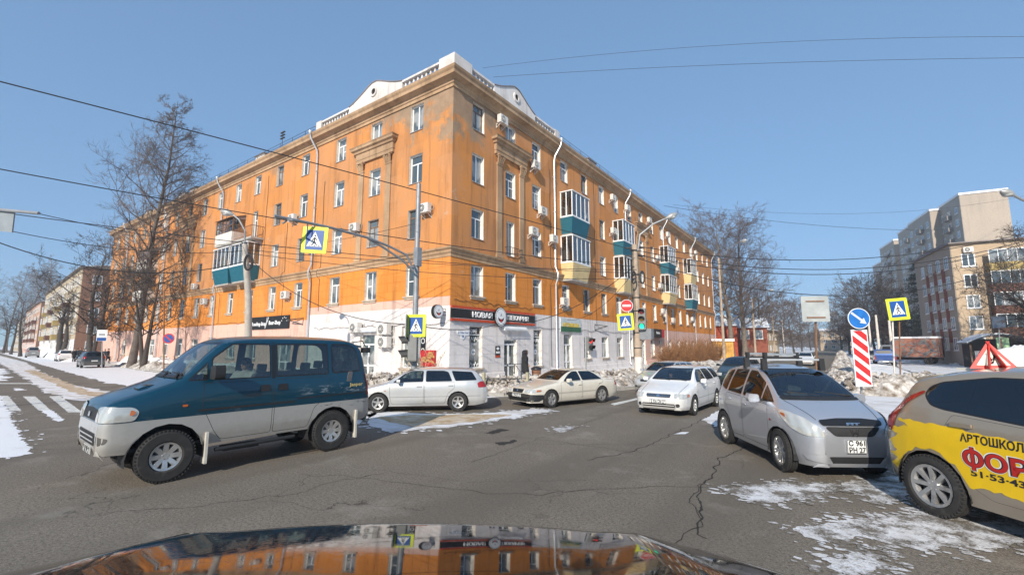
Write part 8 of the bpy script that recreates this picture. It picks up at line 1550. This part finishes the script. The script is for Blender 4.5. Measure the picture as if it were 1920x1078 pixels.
for k, (u, d, h) in enumerate(((1470, 130, 14), (1488, 150, 15), (1503, 175, 16), (1447, 118, 13), (1520, 215, 16))): bare_tree(('bushy far tree beyond the tan poles', 'far tree left of the grey sign back', 'far tree under the grey sign back', 'far tree nearest the red wooden house', 'farthest tree at the end of the side street')[k], tpos(u, d), h, 0.3, 60 + k, 0.5, 0.15, 4, 24, 6, (0, 0), BARKD, TWIG, 0.2, 0.04, None, 'trees lining the side street', 'street_tree', 'round')
for k, (u, d, h) in enumerate(((1592, 115, 13), (1606, 105, 15), (1622, 110, 16), (1640, 100, 15), (1655, 92, 14), (1578, 130, 12), (1668, 90, 15), (1690, 88, 13))): bare_tree(('hazy round bare tree left of the arrow sign', 'hazy bare tree behind the arrow sign', 'dense bare tree right of the arrow sign', 'dense bare tree behind the white pole', 'dark bare tree behind the blue pickup', 'low hazy tree farthest from the towers', 'bare tree at the foot of the far tower', 'bare tree behind the graffiti truck')[k], tpos(u, d), h, 0.28, 70 + k, 0.5, 0.12, 4, 26, 6, (0, 0), BARKD, TWIGF if k in (0, 1, 5) else TWIGD, 0.25, 0.035, None, 'trees before the towers', 'street_tree', 'round')
# distant wooded slope closing the street
wdm = MB(); rq = random.Random(9)
for k in range(420):
    x = rq.uniform(-60, 14); y = rq.uniform(330, 420); h = rq.uniform(9, 19) * (0.7 + 0.3 * math.sin(x * 0.1)); c = Vector((x, y, 0))
    for j in range(16): a = rq.uniform(0, 6.28); z = rq.uniform(0.15, 1) * h; w = rq.uniform(1.5, 3.5); p = c + Vector((math.cos(a) * w * 0.6, math.sin(a) * w * 0.6, z)); q2 = p + Vector((math.cos(a) * w, math.sin(a) * w, rq.uniform(1.0, 2.6))); wdm.tube([p, q2], [0.16, 0.05], 3, False)
wo = struct(wdm.build('far_wood', TWIGF, None, fix=False), 'stuff'); wo['label'] = 'far grey wood closing the side street'; wo['category'] = 'wood'
# bushes
def shrub(label, loc, w, h, n, m, seed):
    rn = random.Random(seed); o = thing('shrub', label, 'shrub', loc); mb = MB()
    for k in range(n):
        a = rn.uniform(0, 6.28); r = rn.random() ** 0.5 * w * 0.35; b = Vector((r * math.cos(a), r * math.sin(a), 0)); d = Vector((math.cos(a) * rn.uniform(0, 0.8), math.sin(a) * rn.uniform(0, 0.8), 1)); ln = h * rn.uniform(0.6, 1.1); pts = [b]
        for j in range(4): d = (d + Vector((rn.gauss(0, 0.22), rn.gauss(0, 0.22), 0))).normalized(); pts.append(pts[-1] + d * ln / 4)
        mb.tube(pts, [0.018, 0.016, 0.013, 0.01, 0.006], 3, False)
        for j in range(4): i = rn.randrange(1, 4); e = pts[i] + Vector((rn.gauss(0, 0.25), rn.gauss(0, 0.25), rn.uniform(0.1, 0.4))); mb.tube([pts[i], e], [0.009, 0.005], 3, False)
    mb.build('stems', m, o, fix=False); return o
for k, (u, d, w, h, lab) in enumerate(((1258, 48, 2.6, 2.3, 'low russet bush by the dark shop entrance'), (1285, 52, 4.0, 3.2, 'tall russet bush before the pink ground floor'), (1312, 58, 4.2, 3.6, 'broad russet bush at the far end of the house'), (1330, 66, 3.5, 3.0, 'russet bush beyond the last downpipe'))): shrub(lab, tpos(u, d), w, h, 420, RUSSET, 80 + k)
q = FL.world(1.0, -1.0, 0.1); shrub('thin leafless bush against the white wall by the corner', q, 1.2, 2.4, 26, mat('pale_stems', (0.42, 0.32, 0.22), 0.9, 0.2), 90)
# pine
def pine(label, loc, h, seed):
    rn = random.Random(seed); o = thing('pine_tree', label, 'tree', loc); t = MB(); t.tube([(0, 0, 0), (0.1, 0, h * 0.5), (0, 0, h)], [0.3, 0.2, 0.04], 8); t.build('trunk', BARKD, o, True); c = MB(); z = h * 0.22
    while z < h * 0.99:
        g = (z / h - 0.22) / 0.78; R0 = h * 0.17 * (1 - g) ** 0.7 + 0.4
        for q in range(5):
            a = rn.uniform(0, 6.28); ln = R0 * rn.uniform(0.7, 1.2); p0 = Vector((0, 0, z)); p1 = Vector((math.cos(a) * ln, math.sin(a) * ln, z - ln * 0.12 + rn.uniform(-0.2, 0.5))); c.tube([p0, p1], [0.05, 0.02], 3, False)
            for j in range(26):
                f = rn.uniform(0.25, 1.05); b = p0.lerp(p1, f) + Vector((rn.gauss(0, 0.18), rn.gauss(0, 0.18), rn.gauss(0, 0.12)))
                for s in range(4): e = b + Vector((rn.gauss(0, 0.3), rn.gauss(0, 0.3), rn.uniform(-0.1, 0.35))); n_ = Vector((rn.gauss(0, 1), rn.gauss(0, 1), 0)).normalized() * 0.045; c.f.append([c.pt(b - n_), c.pt(b + n_), c.pt(e)])
        z += h * 0.030
    c.build('crown', mat('pine_needles', (0.022, 0.030, 0.020), 0.85, 0.4, 2), o, fix=False)
pine('dark pine standing in front of the grey towers', tpos(1737, 80), 17.5, 3)
# ================================================================== HOUSES AROUND, FAR VEHICLES, PASSERS-BY
def brick_mat(name, a, b, sc=1.0):
    m, n, l, p = new_mat(name); v = texco(n, l, 'Object'); mp = n.new('ShaderNodeMapping'); mp.inputs['Rotation'].default_value = (R(90), 0, 0); l.new(v, mp.inputs[0]); f = nz(n, l, v, 0.25, 6, 0.6); st = nz(n, l, texco(n, l, 'Object', (0.7, 0.7, 0.08)), 1.0, 5, 0.6)
    c = ramp(n, l, f, 0.3, 0.7, a, b); c = mixc(n, l, mth(n, l, 'MULTIPLY', ramp(n, l, nz(n, l, texco(n, l, 'Object', (2.2, 2.2, 9)), 1.0, 2, 0.5), 0.45, 0.6), 0.35), c, tuple(x * 0.7 for x in a)); c = mixc(n, l, mth(n, l, 'MULTIPLY', ramp(n, l, st, 0.55, 0.75), 0.4), c, tuple(x * 0.5 for x in b)); l.new(c, p.inputs['Base Color']); p.inputs['Roughness'].default_value = 0.9; return m
CREAMW = brick_mat('cream_wall', (0.47, 0.38, 0.25), (0.40, 0.33, 0.24)); REDBR = brick_mat('red_brick', (0.30, 0.145, 0.085), (0.24, 0.125, 0.08)); PINKW = brick_mat('pink_wall', (0.50, 0.30, 0.20), (0.44, 0.29, 0.20)); SANDB = brick_mat('sand_brick', (0.48, 0.36, 0.24), (0.42, 0.32, 0.22)); GREYT = brick_mat('grey_tower', (0.44, 0.36, 0.28), (0.38, 0.32, 0.26)); GREYS = brick_mat('grey_side', (0.42, 0.36, 0.29), (0.36, 0.32, 0.27)); BROWNB = mat('brown_boards', (0.13, 0.055, 0.035), 0.8, 0.25, 2); YBAL = mat('ochre_boards', (0.34, 0.25, 0.09), 0.8, 0.25, 2)
_fw = {}
def fwin(parent, x, z, w, h, axis='y', y=0.0, rotz=0.0):
    k = (round(w, 2), round(h, 2))
    if k not in _fw:
        f = MB(); a = w / 2; f.box(-a, -a + 0.09, -0.05, 0.02, 0, h).box(a - 0.09, a, -0.05, 0.02, 0, h).box(-a + 0.09, a - 0.09, -0.05, 0.02, 0, 0.09).box(-a + 0.09, a - 0.09, -0.05, 0.02, h - 0.09, h).box(-0.045, 0.045, -0.047, 0.02, 0.09, h - 0.09).box(-a - 0.08, a + 0.08, -0.12, 0.02, -0.09, -0.0)
        _fw[k] = (f.mesh('window', PVC), MB().quad((-a + 0.09, -0.02, 0.09), (a - 0.09, -0.02, 0.09), (a - 0.09, -0.02, h - 0.09), (-a + 0.09, -0.02, h - 0.09)).mesh('pane', PANE, fix=False))
    o = link('window', _fw[k][0], parent, (x, y, z), rotz); link('pane', _fw[k][1], o); return o
def block(name, label, loc, rotz, x0, x1, depth, H, wall, floors, cols, ww=1.4, wh=1.5, z1=1.6, fh=2.9, end=None, endm=None, endcols=(), balc=(), bm_=None, roof=ROOFM, snow=True, base=None, pitched=1.2, chim=()):
    """front in the plane y = 0 looking to -y; end 'right'/'left' gets its own wall and windows"""
    o = thing(name, label, 'building', loc, rotz); MB().box(x0, x1, 0, depth, 0, H).build('wall', wall, o)
    if endm:
        xe = x1 if end == 'right' else x0; s = 1 if end == 'right' else -1; MB().box(min(xe, xe + s * 0.06), max(xe, xe + s * 0.06), 0.06, depth - 0.06, 0.01, H - 0.01).build('end_wall', endm, o)
        for yy in endcols:
            for f in range(floors): fwin(o, xe + s * 0.06, z1 + f * fh, ww, wh, y=yy, rotz=R(90) * s)
    if base: MB().box(x0 - 0.05, x1 + (0.08 if end == 'right' else 0.05), -0.05, 0.0, 0.0, z1 + wh + 0.35).build('ground_floor', base, o)
    for i, x in enumerate(cols):
        for f in range(floors):
            if (i, f) in balc:
                b = MB(); b.box(x - 1.5, x + 1.5, -1.0, -0.003, z1 + f * fh - 0.95, z1 + f * fh - 0.8); bo = b.build('balcony', CONC, o); MB().box(x - 1.5, x + 1.5, -1.03, -0.98, z1 + f * fh - 0.85, z1 + f * fh + 0.15).box(x - 1.52, x - 1.48, -0.98, -0.003, z1 + f * fh - 0.85, z1 + f * fh + 0.15).box(x + 1.48, x + 1.52, -0.98, -0.003, z1 + f * fh - 0.85, z1 + f * fh + 0.15).build('apron', (bm_ or {}).get((i, f), BROWNB), bo)
                g = MB(); 
                for q in range(5): g.box(x - 1.5 + q * 0.74, x - 1.44 + q * 0.74, -1.03, -0.98, z1 + f * fh + 0.15, z1 + f * fh + 1.55)
                g.box(x - 1.5, x + 1.52, -1.034, -0.98, z1 + f * fh + 1.5, z1 + f * fh + 1.58); g.build('glazing_frame', PVC, bo); MB().quad((x - 1.5, -1.0, z1 + f * fh + 0.15), (x + 1.5, -1.0, z1 + f * fh + 0.15), (x + 1.5, -1.0, z1 + f * fh + 1.5), (x - 1.5, -1.0, z1 + f * fh + 1.5)).build('pane', PANE, bo, fix=False)
            else: fwin(o, x, z1 + f * fh, ww, wh, y=-0.052 if base and f == 0 else 0.0)
    r = MB(); r.prism([(-0.5, H), (depth + 0.5, H), (depth + 0.5, H + 0.12), (depth / 2, H + pitched), (-0.5, H + 0.12)], lambda u, v, d: (d, u, v), x0 - 0.3, x1 + 0.3); ro = r.build('roof', roof, o)
    if snow: MB().prism([(-0.35, H + 0.14), (depth / 2, H + pitched + 0.03), (depth / 2, H + pitched + 0.12), (-0.35, H + 0.24)], lambda u, v, d: (d, u, v), x0, x1).build('roof_snow', SNOW, ro)
    for x in chim: c = MB(); c.box(x - 0.7, x + 0.7, depth * 0.35, depth * 0.35 + 0.9, H + 0.3, H + 2.4); c.build('chimney', PARAPET, ro)
    return o
VEER = -R(4.8)
cl = aty(148, 640, 19.2); cols = [-2.6 - 3.4 * k for k in range(19)]
block('apartment_block', 'cream five storey house with bare brick end wall', (-105, 19.4, 0), VEER, -66, 0, 13, 15.6, CREAMW, 5, cols, 1.3, 1.5, 1.5, 2.85, 'right', REDBR, (2.0, 5.0), {(i, f) for i in (3, 7, 11, 15) for f in (1, 2, 3)}, {(i, f): (YBAL if i in (7, 15) else BROWNB) for i in (3, 7, 11, 15) for f in (1, 2, 3)}, base=WHITE_W, chim=(-8, -22, -38, -55))
block('apartment_block', 'pinkish five storey house with brown brick end further down the left street', (-186, 26.4, 0), VEER, -60, 0, 13, 14.8, PINKW, 5, [-2.6 - 3.4 * k for k in range(16)], 1.3, 1.5, 1.5, 2.7, 'right', BROWNB and REDBR, (3.0,), {(i, f) for i in (2, 6, 10) for f in (1, 2, 3)}, None, base=PINK, chim=(-12, -34))
block('apartment_block', 'farthest ochre house at the end of the left street', (-262, 33.5, 0), VEER, -70, 0, 13, 14.0, CREAMW, 5, [-2.6 - 3.4 * k for k in range(18)], 1.3, 1.5, 1.5, 2.6, 'right', SANDB, (3.0,), set(), None, chim=(-20,))
# right: five-storey block facing the viewer, towers behind it
c5 = gnd(1810, 686); H5 = at(1802, 452, (c5 - CP).dot(_F)).z
b5 = block('apartment_block', 'sand brick five storey block with brown balconies behind the snow heap', (c5.x, c5.y, 0), R(8), 0, 34, 13, H5, SANDB, 5, [1.35, 4.2, 8.0, 10.6, 14.6, 18.6, 22.6, 26.6, 30.6], 1.15, 1.45, 1.7, (H5 - 2.0) / 5 * 1.0, 'left', GREYS, (1.6, 4.2, 7.0, 9.8), {(1, f) for f in (1, 2, 3, 4)} | {(4, f) for f in (1, 2, 3)}, {(1, 4): YBAL}, pitched=0.5, snow=False)
for f in range(4):
    for yy in (2.9, 5.6, 8.4): MB().box(-0.09, -0.05, yy - 0.5, yy + 0.5, 2.6 + f * (H5 - 2) / 5, 4.2 + f * (H5 - 2) / 5).build('panel', mat('rust_panel', (0.22, 0.07, 0.045), 0.8, 0.2, 2), b5)
for u, v, d in ((1833, 563, 0), (1847, 572, 0), (1814, 468, 0)):
    q = at(u, v, (c5 - CP).dot(_F) + 0.8); o = thing('air_conditioner', 'white unit beside the %s window of the sand brick block' % {1833: 'third floor', 1847: 'second floor', 1814: 'top floor'}[u], 'air conditioner', q + Vector((0, 0.35, -0.3)), R(8)); c = link('casing', ACP[0], o); link('fan_grille', ACP[1], c); link('guard', ACP[2], c); link('bracket', ACP[3], o)
for k, (u0, u1, vt, d, lab) in enumerate(((1829, 1897, 356, 96, 'tallest blank sand brick tower above the five storey block'), (1768, 1829, 388, 106, 'second grey brick tower with snowy parapet behind the pine'), (1738, 1770, 411, 122, 'third narrow tower in the stepped grey row'), (1692, 1742, 447, 140, 'fourth grey tower with blank face left of the pine'), (1668, 1692, 487, 176, 'farthest lowest grey tower of the stepped row'))):
    a, b = at(u0, 600, d), at(u1, 600, d); H = at(u0, vt, d).z; w = (b - a).length; o = thing('tower_block', lab, 'building', (a.x, a.y, 0), R(10)); MB().box(0, w, 0, 15, 0, H).build('wall', GREYT, o); MB().box(-0.2, w + 0.1, -0.2, 15.2, H, H + 0.45).build('parapet_snow', SNOW, o); MB().box(-0.06, -0.001, 0.05, 14.95, 0.05, H - 0.05).build('side_wall', GREYS, o)
    for f in range(12):
        for yy in (2.2, 6.0, 9.8, 13.0):
            zz = 1.6 + f * (H - 2.5) / 12
            if yy in (6.0,): MB().box(-0.9, -0.06, yy - 1.3, yy + 1.3, zz - 0.7, zz + 0.25).build('balcony', mat('balcony_grey', (0.26, 0.23, 0.20), 0.85, 0.2, 1), o)
            fwin(o, -0.062, zz, 1.4, 1.4, y=yy, rotz=R(-90))
# blue shop pavilion, entrance canopy
q = at(1742, 668, 66); pv = thing('shop_pavilion', 'single storey bright blue shop front behind the leaning pole', 'shop', (q.x, q.y, 0), R(12)); BLU = mat('shop_blue', (0.012, 0.07, 0.24), 0.5, 0.15, 1); MB().box(0, 9.0, 0, 6, 0, 3.3).build('wall', BLU, pv); MB().box(-0.3, 9.3, -0.5, 6.2, 3.3, 3.6).build('roof', SNOW, pv); MB().box(0.0, 1.6, -0.02, 0.0, 0.1, 2.4).build('pale_panel', mat('pale_cyan', (0.45, 0.55, 0.60), 0.6, 0.1), pv)
for x in (2.2, 6.4): fwin(pv, x + 0.8, 0.9, 1.4, 1.5, y=-0.003)
MB().box(4.6, 5.6, -0.03, 0.0, 0.1, 2.2).build('door', BLACKP, pv)
q = at(1806, 672, 46.5); cn = thing('entrance_canopy', 'dark arched entrance canopy heaped with snow', 'canopy', (q.x, q.y, 0), R(4)); n = 12
A = [(5.2 * k / n, 2.1 + 1.25 * math.sin(math.pi * (0.12 + 0.88 * k / n) * 0.92)) for k in range(n + 1)]
MB().prism(A + [(x, z - 0.12) for x, z in A[::-1]], lambda u, v, d: (u, d, v), -1.8, 1.8).build('roof', mat('canopy_blue_grey', (0.05, 0.065, 0.075), 0.5, 0.2, 2), cn); MB().prism(A[:9] + [(x, z + 0.16 * math.sin(math.pi * min(1, (k + 0.5) / 8))) for k, (x, z) in list(enumerate(A[:9]))[::-1]], lambda u, v, d: (u, d, v), -1.85, 1.85).build('snow_cap', SNOW, cn)
for x in (0.2, 2.4, 4.9): MB().box(x, x + 0.12, -1.7, -1.58, 0, 2.3 + (0.6 if x > 1 else 0)).build('post', WOODB, cn)
MB().box(0.3, 4.9, 1.2, 1.3, 0, 2.9).build('back_wall', mat('dark_panel', (0.035, 0.03, 0.03), 0.6, 0.2, 2), cn); MB().box(1.2, 2.1, 1.15, 1.2, 0.9, 1.7).build('notice', SIGNW, cn); MB().box(3.0, 4.0, 1.14, 1.2, 0.0, 2.2).build('door', mat('door_grey', (0.12, 0.14, 0.15), 0.4, 0.1), cn)
pp = at(1881, 648, 44); po = thing('pale_poster', 'pale green poster standing by the arched canopy', 'poster', (pp.x, pp.y, 0), R(10)); MB().box(-0.45, 0.45, -0.03, 0.03, 0.7, 3.0).build('panel', mat('pale_green', (0.30, 0.48, 0.26), 0.6, 0.35, 2.5), po); MB().box(-0.03, 0.03, 0.03, 0.08, 0, 2.8).build('stand', IRON, po)
bst = post_sign(1872, 40, 595, 660, 'bus_stop_sign', 'dark blue bus stop plate before the sand brick block', 0.04, STEEL, 0.0); e = at(1872, 604, 39.8) - bst.location; MB().box(e.x - 0.4, e.x + 0.4, e.y - 0.03, e.y, e.z - 0.5, e.z + 0.5).build('plate', mat('plate_navy', (0.02, 0.045, 0.09), 0.5, 0.1), bst)
# red wooden house and yellow shed up the side street
q = at(1318, 670, 92); rh = thing('wooden_house', 'two storey red wooden house with snowy roof behind the poplars', 'house', (q.x, q.y, 0), R(14)); REDW = mat('red_boards', (0.33, 0.055, 0.02), 0.85, 0.3, 1.5); MB().box(0, 6.5, 0, 8, 0, 6.2).build('wall', REDW, rh); MB().box(6.5, 12.0, 1.5, 9, 0, 5.8).build('wing', mat('red_brown_boards', (0.22, 0.06, 0.03), 0.85, 0.3, 1.5), rh)
MB().prism([(-0.6, 6.2), (8.6, 6.2), (4, 8.6)], lambda u, v, d: (d, u, v), -0.5, 7.0).build('roof', SNOW, rh); MB().prism([(0.9, 5.8), (9.6, 5.8), (5, 7.9)], lambda u, v, d: (d, u, v), 6.4, 12.4).build('wing_roof', SNOW, rh)
for x, z in ((8.0, 3.6), (10.4, 3.6)): fwin(rh, x, z, 1.6, 1.7, y=1.5)
for x, z in ((8.2, 1.0),): MB().box(x - 1.2, x + 1.2, 0.7, 1.5, z - 0.6, z + 0.9).build('balcony', BROWNB, rh)
q = at(1338, 672, 78); ys = thing('yellow_shed', 'plain ochre boarded shed beside the end of the house', 'shed', (q.x, q.y, 0), R(14)); MB().box(0, 3.2, 0, 3, 0, 3.0).build('wall', mat('ochre_wall', (0.55, 0.30, 0.06), 0.85, 0.2, 1), ys); MB().prism([(-0.3, 3.0), (3.3, 3.0), (3.3, 3.15), (-0.3, 3.4)], lambda u, v, d: (d, u, v), -0.2, 3.4).build('roof', SNOW, ys); fwin(ys, 0.5, 1.0, 0.7, 1.1, y=-0.003)
for k in range(1, 8): MB().box(k * 0.4 - 0.01, k * 0.4 + 0.01, -0.012, 0, 0, 3.0).build('batten', BROWNB, ys)
q = at(1425, 672, 105); block('apartment_block', 'small tan two storey house beyond the red wooden house', (q.x, q.y, 0), R(84), 0, 20, 9, 6.0, brick_mat('tan_wall', (0.50, 0.36, 0.20), (0.42, 0.31, 0.19)), 2, [2, 5, 8, 11, 14, 17], 1.3, 1.4, 1.0, 2.7)
q = at(1540, 665, 210); block('apartment_block', 'low far building with white billboard at the street end', (q.x, q.y, 0), R(8), 0, 12, 9, 9.0, SANDB, 3, [2, 5, 8, 11], 1.4, 1.5, 1.0, 2.7)
# --- other vehicles
def far_car(name, label, paint, scale, front, heading, cat=None, nose='square', glass=DGLASS, rear_plate=True):
    c = wagon(name, label, paint, scale, nose, glass, None, (6, 0.06), False)
    if cat: c.root['category'] = cat
    if rear_plate: c.plate([], False, 0.62)
    h = Vector((heading[0], heading[1], 0)).normalized(); c.root.location = Vector((front.x, front.y, 0.02)); c.root.rotation_euler = (0, 0, math.atan2(h.y, h.x)); return c
g1 = gnd(172, 690); far_car('parked_car', 'black off-roader parked by the bus stop', DARKP, (0.98, 1.08, 1.14), g1 + Vector((-2.0, 0.3, 0)), (-1, 0.09), 'car')
g2 = gnd(103, 673); far_car('parked_car', 'white car parked at the snow bank further down the left street', WHITEP, (0.95, 1.05, 1.1), Vector((-92, 16.1, 0)), (-1, 0.09), 'car')
far_car('parked_car', 'grey high-roofed van farthest down the left street', mat('van_grey', (0.22, 0.22, 0.22), 0.4, 0.1), (1.0, 1.08, 1.35), Vector((-126, 17.6, 0)), (-1, 0.09), 'van')
far_car('parked_car', 'silver car half hidden behind the white estate car', SILVER, (0.97, 1.0, 0.98), at(1248, 650, 22.5) + Vector((0, 0, 0)), (-0.08, -1), 'car', 'curvy'); far_car('parked_car', 'dark green car behind the white estate car', mat('dark_green_paint', (0.02, 0.035, 0.034), 0.3, 0.0, metal=0.3, coat=0.8), (0.97, 1.02, 1.08), at(1384, 650, 26), (-0.02, -1), 'car')
far_car('parked_car', 'small white car waiting up the side street', WHITEP, (0.9, 1.0, 1.0), Vector((-3.4, 62, 0)), (0, -1), 'car'); far_car('parked_car', 'small dark car in front of the blue pickup', DARKP, (0.9, 1.0, 1.05), at(1632, 650, 68), (0, 1), 'car')
# blue pickup seen from behind
q = at(1655, 650, 52); pk = thing('pickup_truck', 'bright blue pickup truck seen from behind on the far lane', 'pickup', (q.x, q.y, 0.02), R(90)); BP = BLUEP
bd_ = MB(); bd_.prism(rounded([(2.6, 0.55), (2.65, 0.95), (1.2, 1.1), (-2.6, 1.1), (-2.65, 0.5)], 0.08), lambda u, v, d: (u, d, v), -0.92, 0.92); bd_.build('body', BP, pk, True, angle=30); cb_ = MB(); cb_.prism(rounded([(1.35, 1.08), (0.6, 1.78), (-0.7, 1.80), (-0.95, 1.08)], 0.12), lambda u, v, d: (u, d, v), -0.80, 0.80); cb_.build('cab', BP, pk, True, angle=30); MB().prism([(-0.86, 1.18), (-0.74, 1.68)] + [(-0.78, 1.68), (-0.9, 1.18)], lambda u, v, d: (u, d, v), -0.66, 0.66).build('rear_window', BLACKG, pk); MB().box(-2.68, -2.62, -0.62, 0.62, 0.42, 0.58).build('bumper', CHROME, pk); MB().box(-2.68, -2.66, -0.8, 0.8, 0.66, 1.06).build('tailgate', BP, pk); MB().box(-2.695, -2.68, -0.26, 0.26, 0.44, 0.55).build('number_plate', PLATEW, pk)
for sg in (-1, 1): MB().box(-2.68, -2.6, sg * 0.87 - 0.06, sg * 0.87 + 0.06, 0.66, 1.05).build('tail_light', LAMPR, pk)
tw_, rw_ = wheel_meshes(0.38, 0.25, 0.24, 6, ALLOY, TYRE, 0.06)
for x in (1.65, -1.55):
    for sg in (-1, 1): w = link('wheel', tw_, pk, (x, sg * 0.82, 0.38)); w.rotation_euler = (0, 0, 0 if sg > 0 else math.pi); link('rim', rw_, w)
# box lorry with sprayed pictures
def graffiti():
    m, n, l, p = new_mat('sprayed_box'); v = texco(n, l, 'Object'); f = nz(n, l, v, 0.9, 4, 0.6, 1.2); r = n.new('ShaderNodeValToRGB'); e = r.color_ramp.elements; e[0].position = 0.3; e[0].color = (0.10, 0.10, 0.11, 1); e[1].position = 0.75; e[1].color = (0.30, 0.26, 0.22, 1)
    for ps_, c in ((0.42, (0.20, 0.18, 0.17, 1)), (0.5, (0.30, 0.10, 0.06, 1)), (0.56, (0.33, 0.16, 0.10, 1)), (0.63, (0.16, 0.19, 0.20, 1))): q_ = e.new(ps_); q_.color = c
    l.new(f, r.inputs[0]); l.new(r.outputs[0], p.inputs['Base Color']); p.inputs['Roughness'].default_value = 0.7; return m
q = at(1712, 650, 56); lo = thing('box_lorry', 'old box lorry with sprayed reddish pictures on its side', 'lorry', (q.x, q.y, 0.02), R(162)); GR_ = graffiti(); MB().prism(rounded([(-2.6, 0.85), (1.7, 0.85), (1.7, 3.1), (-2.6, 3.1)], 0.08), lambda u, v, d: (u, d, v), -1.15, 1.15).build('box', GR_, lo); MB().prism(rounded([(1.8, 0.6), (3.3, 0.6), (3.25, 1.5), (2.9, 2.3), (1.8, 2.35)], 0.1), lambda u, v, d: (u, d, v), -1.0, 1.0).build('cab', mat('cab_grey', (0.16, 0.17, 0.19), 0.5, 0.2, 2), lo); MB().box(-2.6, 3.2, -0.5, 0.5, 0.5, 0.8).build('chassis', IRON, lo); MB().box(-2.6, 1.6, -1.1, 1.1, 3.1, 3.3).build('roof_snow', SNOW, lo)
for sg in (-1, 1): MB().prism([(2.0, 1.45), (2.9, 1.45), (2.75, 2.1), (2.0, 2.1)], lambda u, v, d: (u, d, v), sg * 1.0, sg * 1.012).build('side_window', BLACKG, lo)
tw_, rw_ = wheel_meshes(0.45, 0.3, 0.26, 6, IRON, TYRE, 0.07)
for x in (2.5, -1.5):
    for sg in (-1, 1): w = link('wheel', tw_, lo, (x, sg * 0.92, 0.45)); w.rotation_euler = (0, 0, 0 if sg > 0 else math.pi); link('rim', rw_, w)
# --- passers-by
q = at(984, 650, 28.0); figure('person', 'pedestrian in long black hooded coat with fur trim before the cafe', (q.x, q.y, 0.1), YAW + R(12), dict(elL=(-0.02, 0.27, 1.1), wrL=(0.10, 0.2, 0.92), wrR=(0.10, -0.2, 0.92)), P_BLACK, hood=True, vox=0.02, scale=1.05, longcoat=0.85).scale = (1.3, 1.35, 1.06)
WALK = dict(kneeL=(0.16, 0.1, 0.5), ankL=(0.12, 0.1, 0.1), kneeR=(-0.03, -0.1, 0.5), ankR=(-0.28, -0.1, 0.14), wrL=(-0.1, 0.26, 0.88), wrR=(0.2, -0.25, 0.92))
crowd = ((141, 60, 0.4, P_BLACK, 'in black coat standing at the outer end of the bus stop queue'), (147, 61, 2.0, P_NAVY, 'in navy coat, second in the bus stop queue'), (152, 60.5, -1.0, P_BLACK, 'in black coat and dark hat in the middle of the queue'), (158, 59.5, 1.2, P_NAVY, 'in dark coat at the inner end of the queue'), (166, 62, 2.6, P_RED, 'in dark red coat behind the black off-roader'), (176, 61, 0.2, P_BLACK, 'in black coat seen over the black off-roader roof'), (198, 55, -0.6, P_NAVY, 'in navy coat just beyond the bus stop plate'), (204, 54, 0.9, P_BLACK, 'in black coat beside the person beyond the bus stop plate'))
for k, (u, d, r, c, lab) in enumerate(crowd):
    q = at(u, 650, d); figure('person', 'person ' + lab, (q.x, q.y, 0.12), r, WALK if k % 3 == 1 else {}, c, vox=0.035, group='people waiting at the bus stop', scale=1.0 + 0.03 * (k % 3), hat=P_BLACK if k % 2 else None, longcoat=0.5)
q = at(1760, 650, 58); figure('person', 'person in dark red coat walking by the blue shop front', (q.x, q.y, 0.05), 2.2, WALK, P_RED, vox=0.035, hat=P_BLACK)
# thin winter haze over the whole place
hz = MB(); hz.box(-460, 260, -140, 470, -1.2, 46); ho = struct(hz.build('haze', None), 'stuff'); ho['label'] = 'thin pale winter haze over the whole place'; ho['category'] = 'haze'
hm = bpy.data.materials.new('haze'); hm.use_nodes = True; hn = hm.node_tree; hn.nodes.clear(); pv_ = hn.nodes.new('ShaderNodeVolumePrincipled'); pv_.inputs['Color'].default_value = (0.86, 0.91, 1.0, 1); pv_.inputs['Density'].default_value = 0.0008; pv_.inputs['Anisotropy'].default_value = 0.2; mo_ = hn.nodes.new('ShaderNodeOutputMaterial'); hn.links.new(pv_.outputs[0], mo_.inputs['Volume']); ho.data.materials.append(hm)
LAYER.exclude = False
bpy.context.view_layer.update()
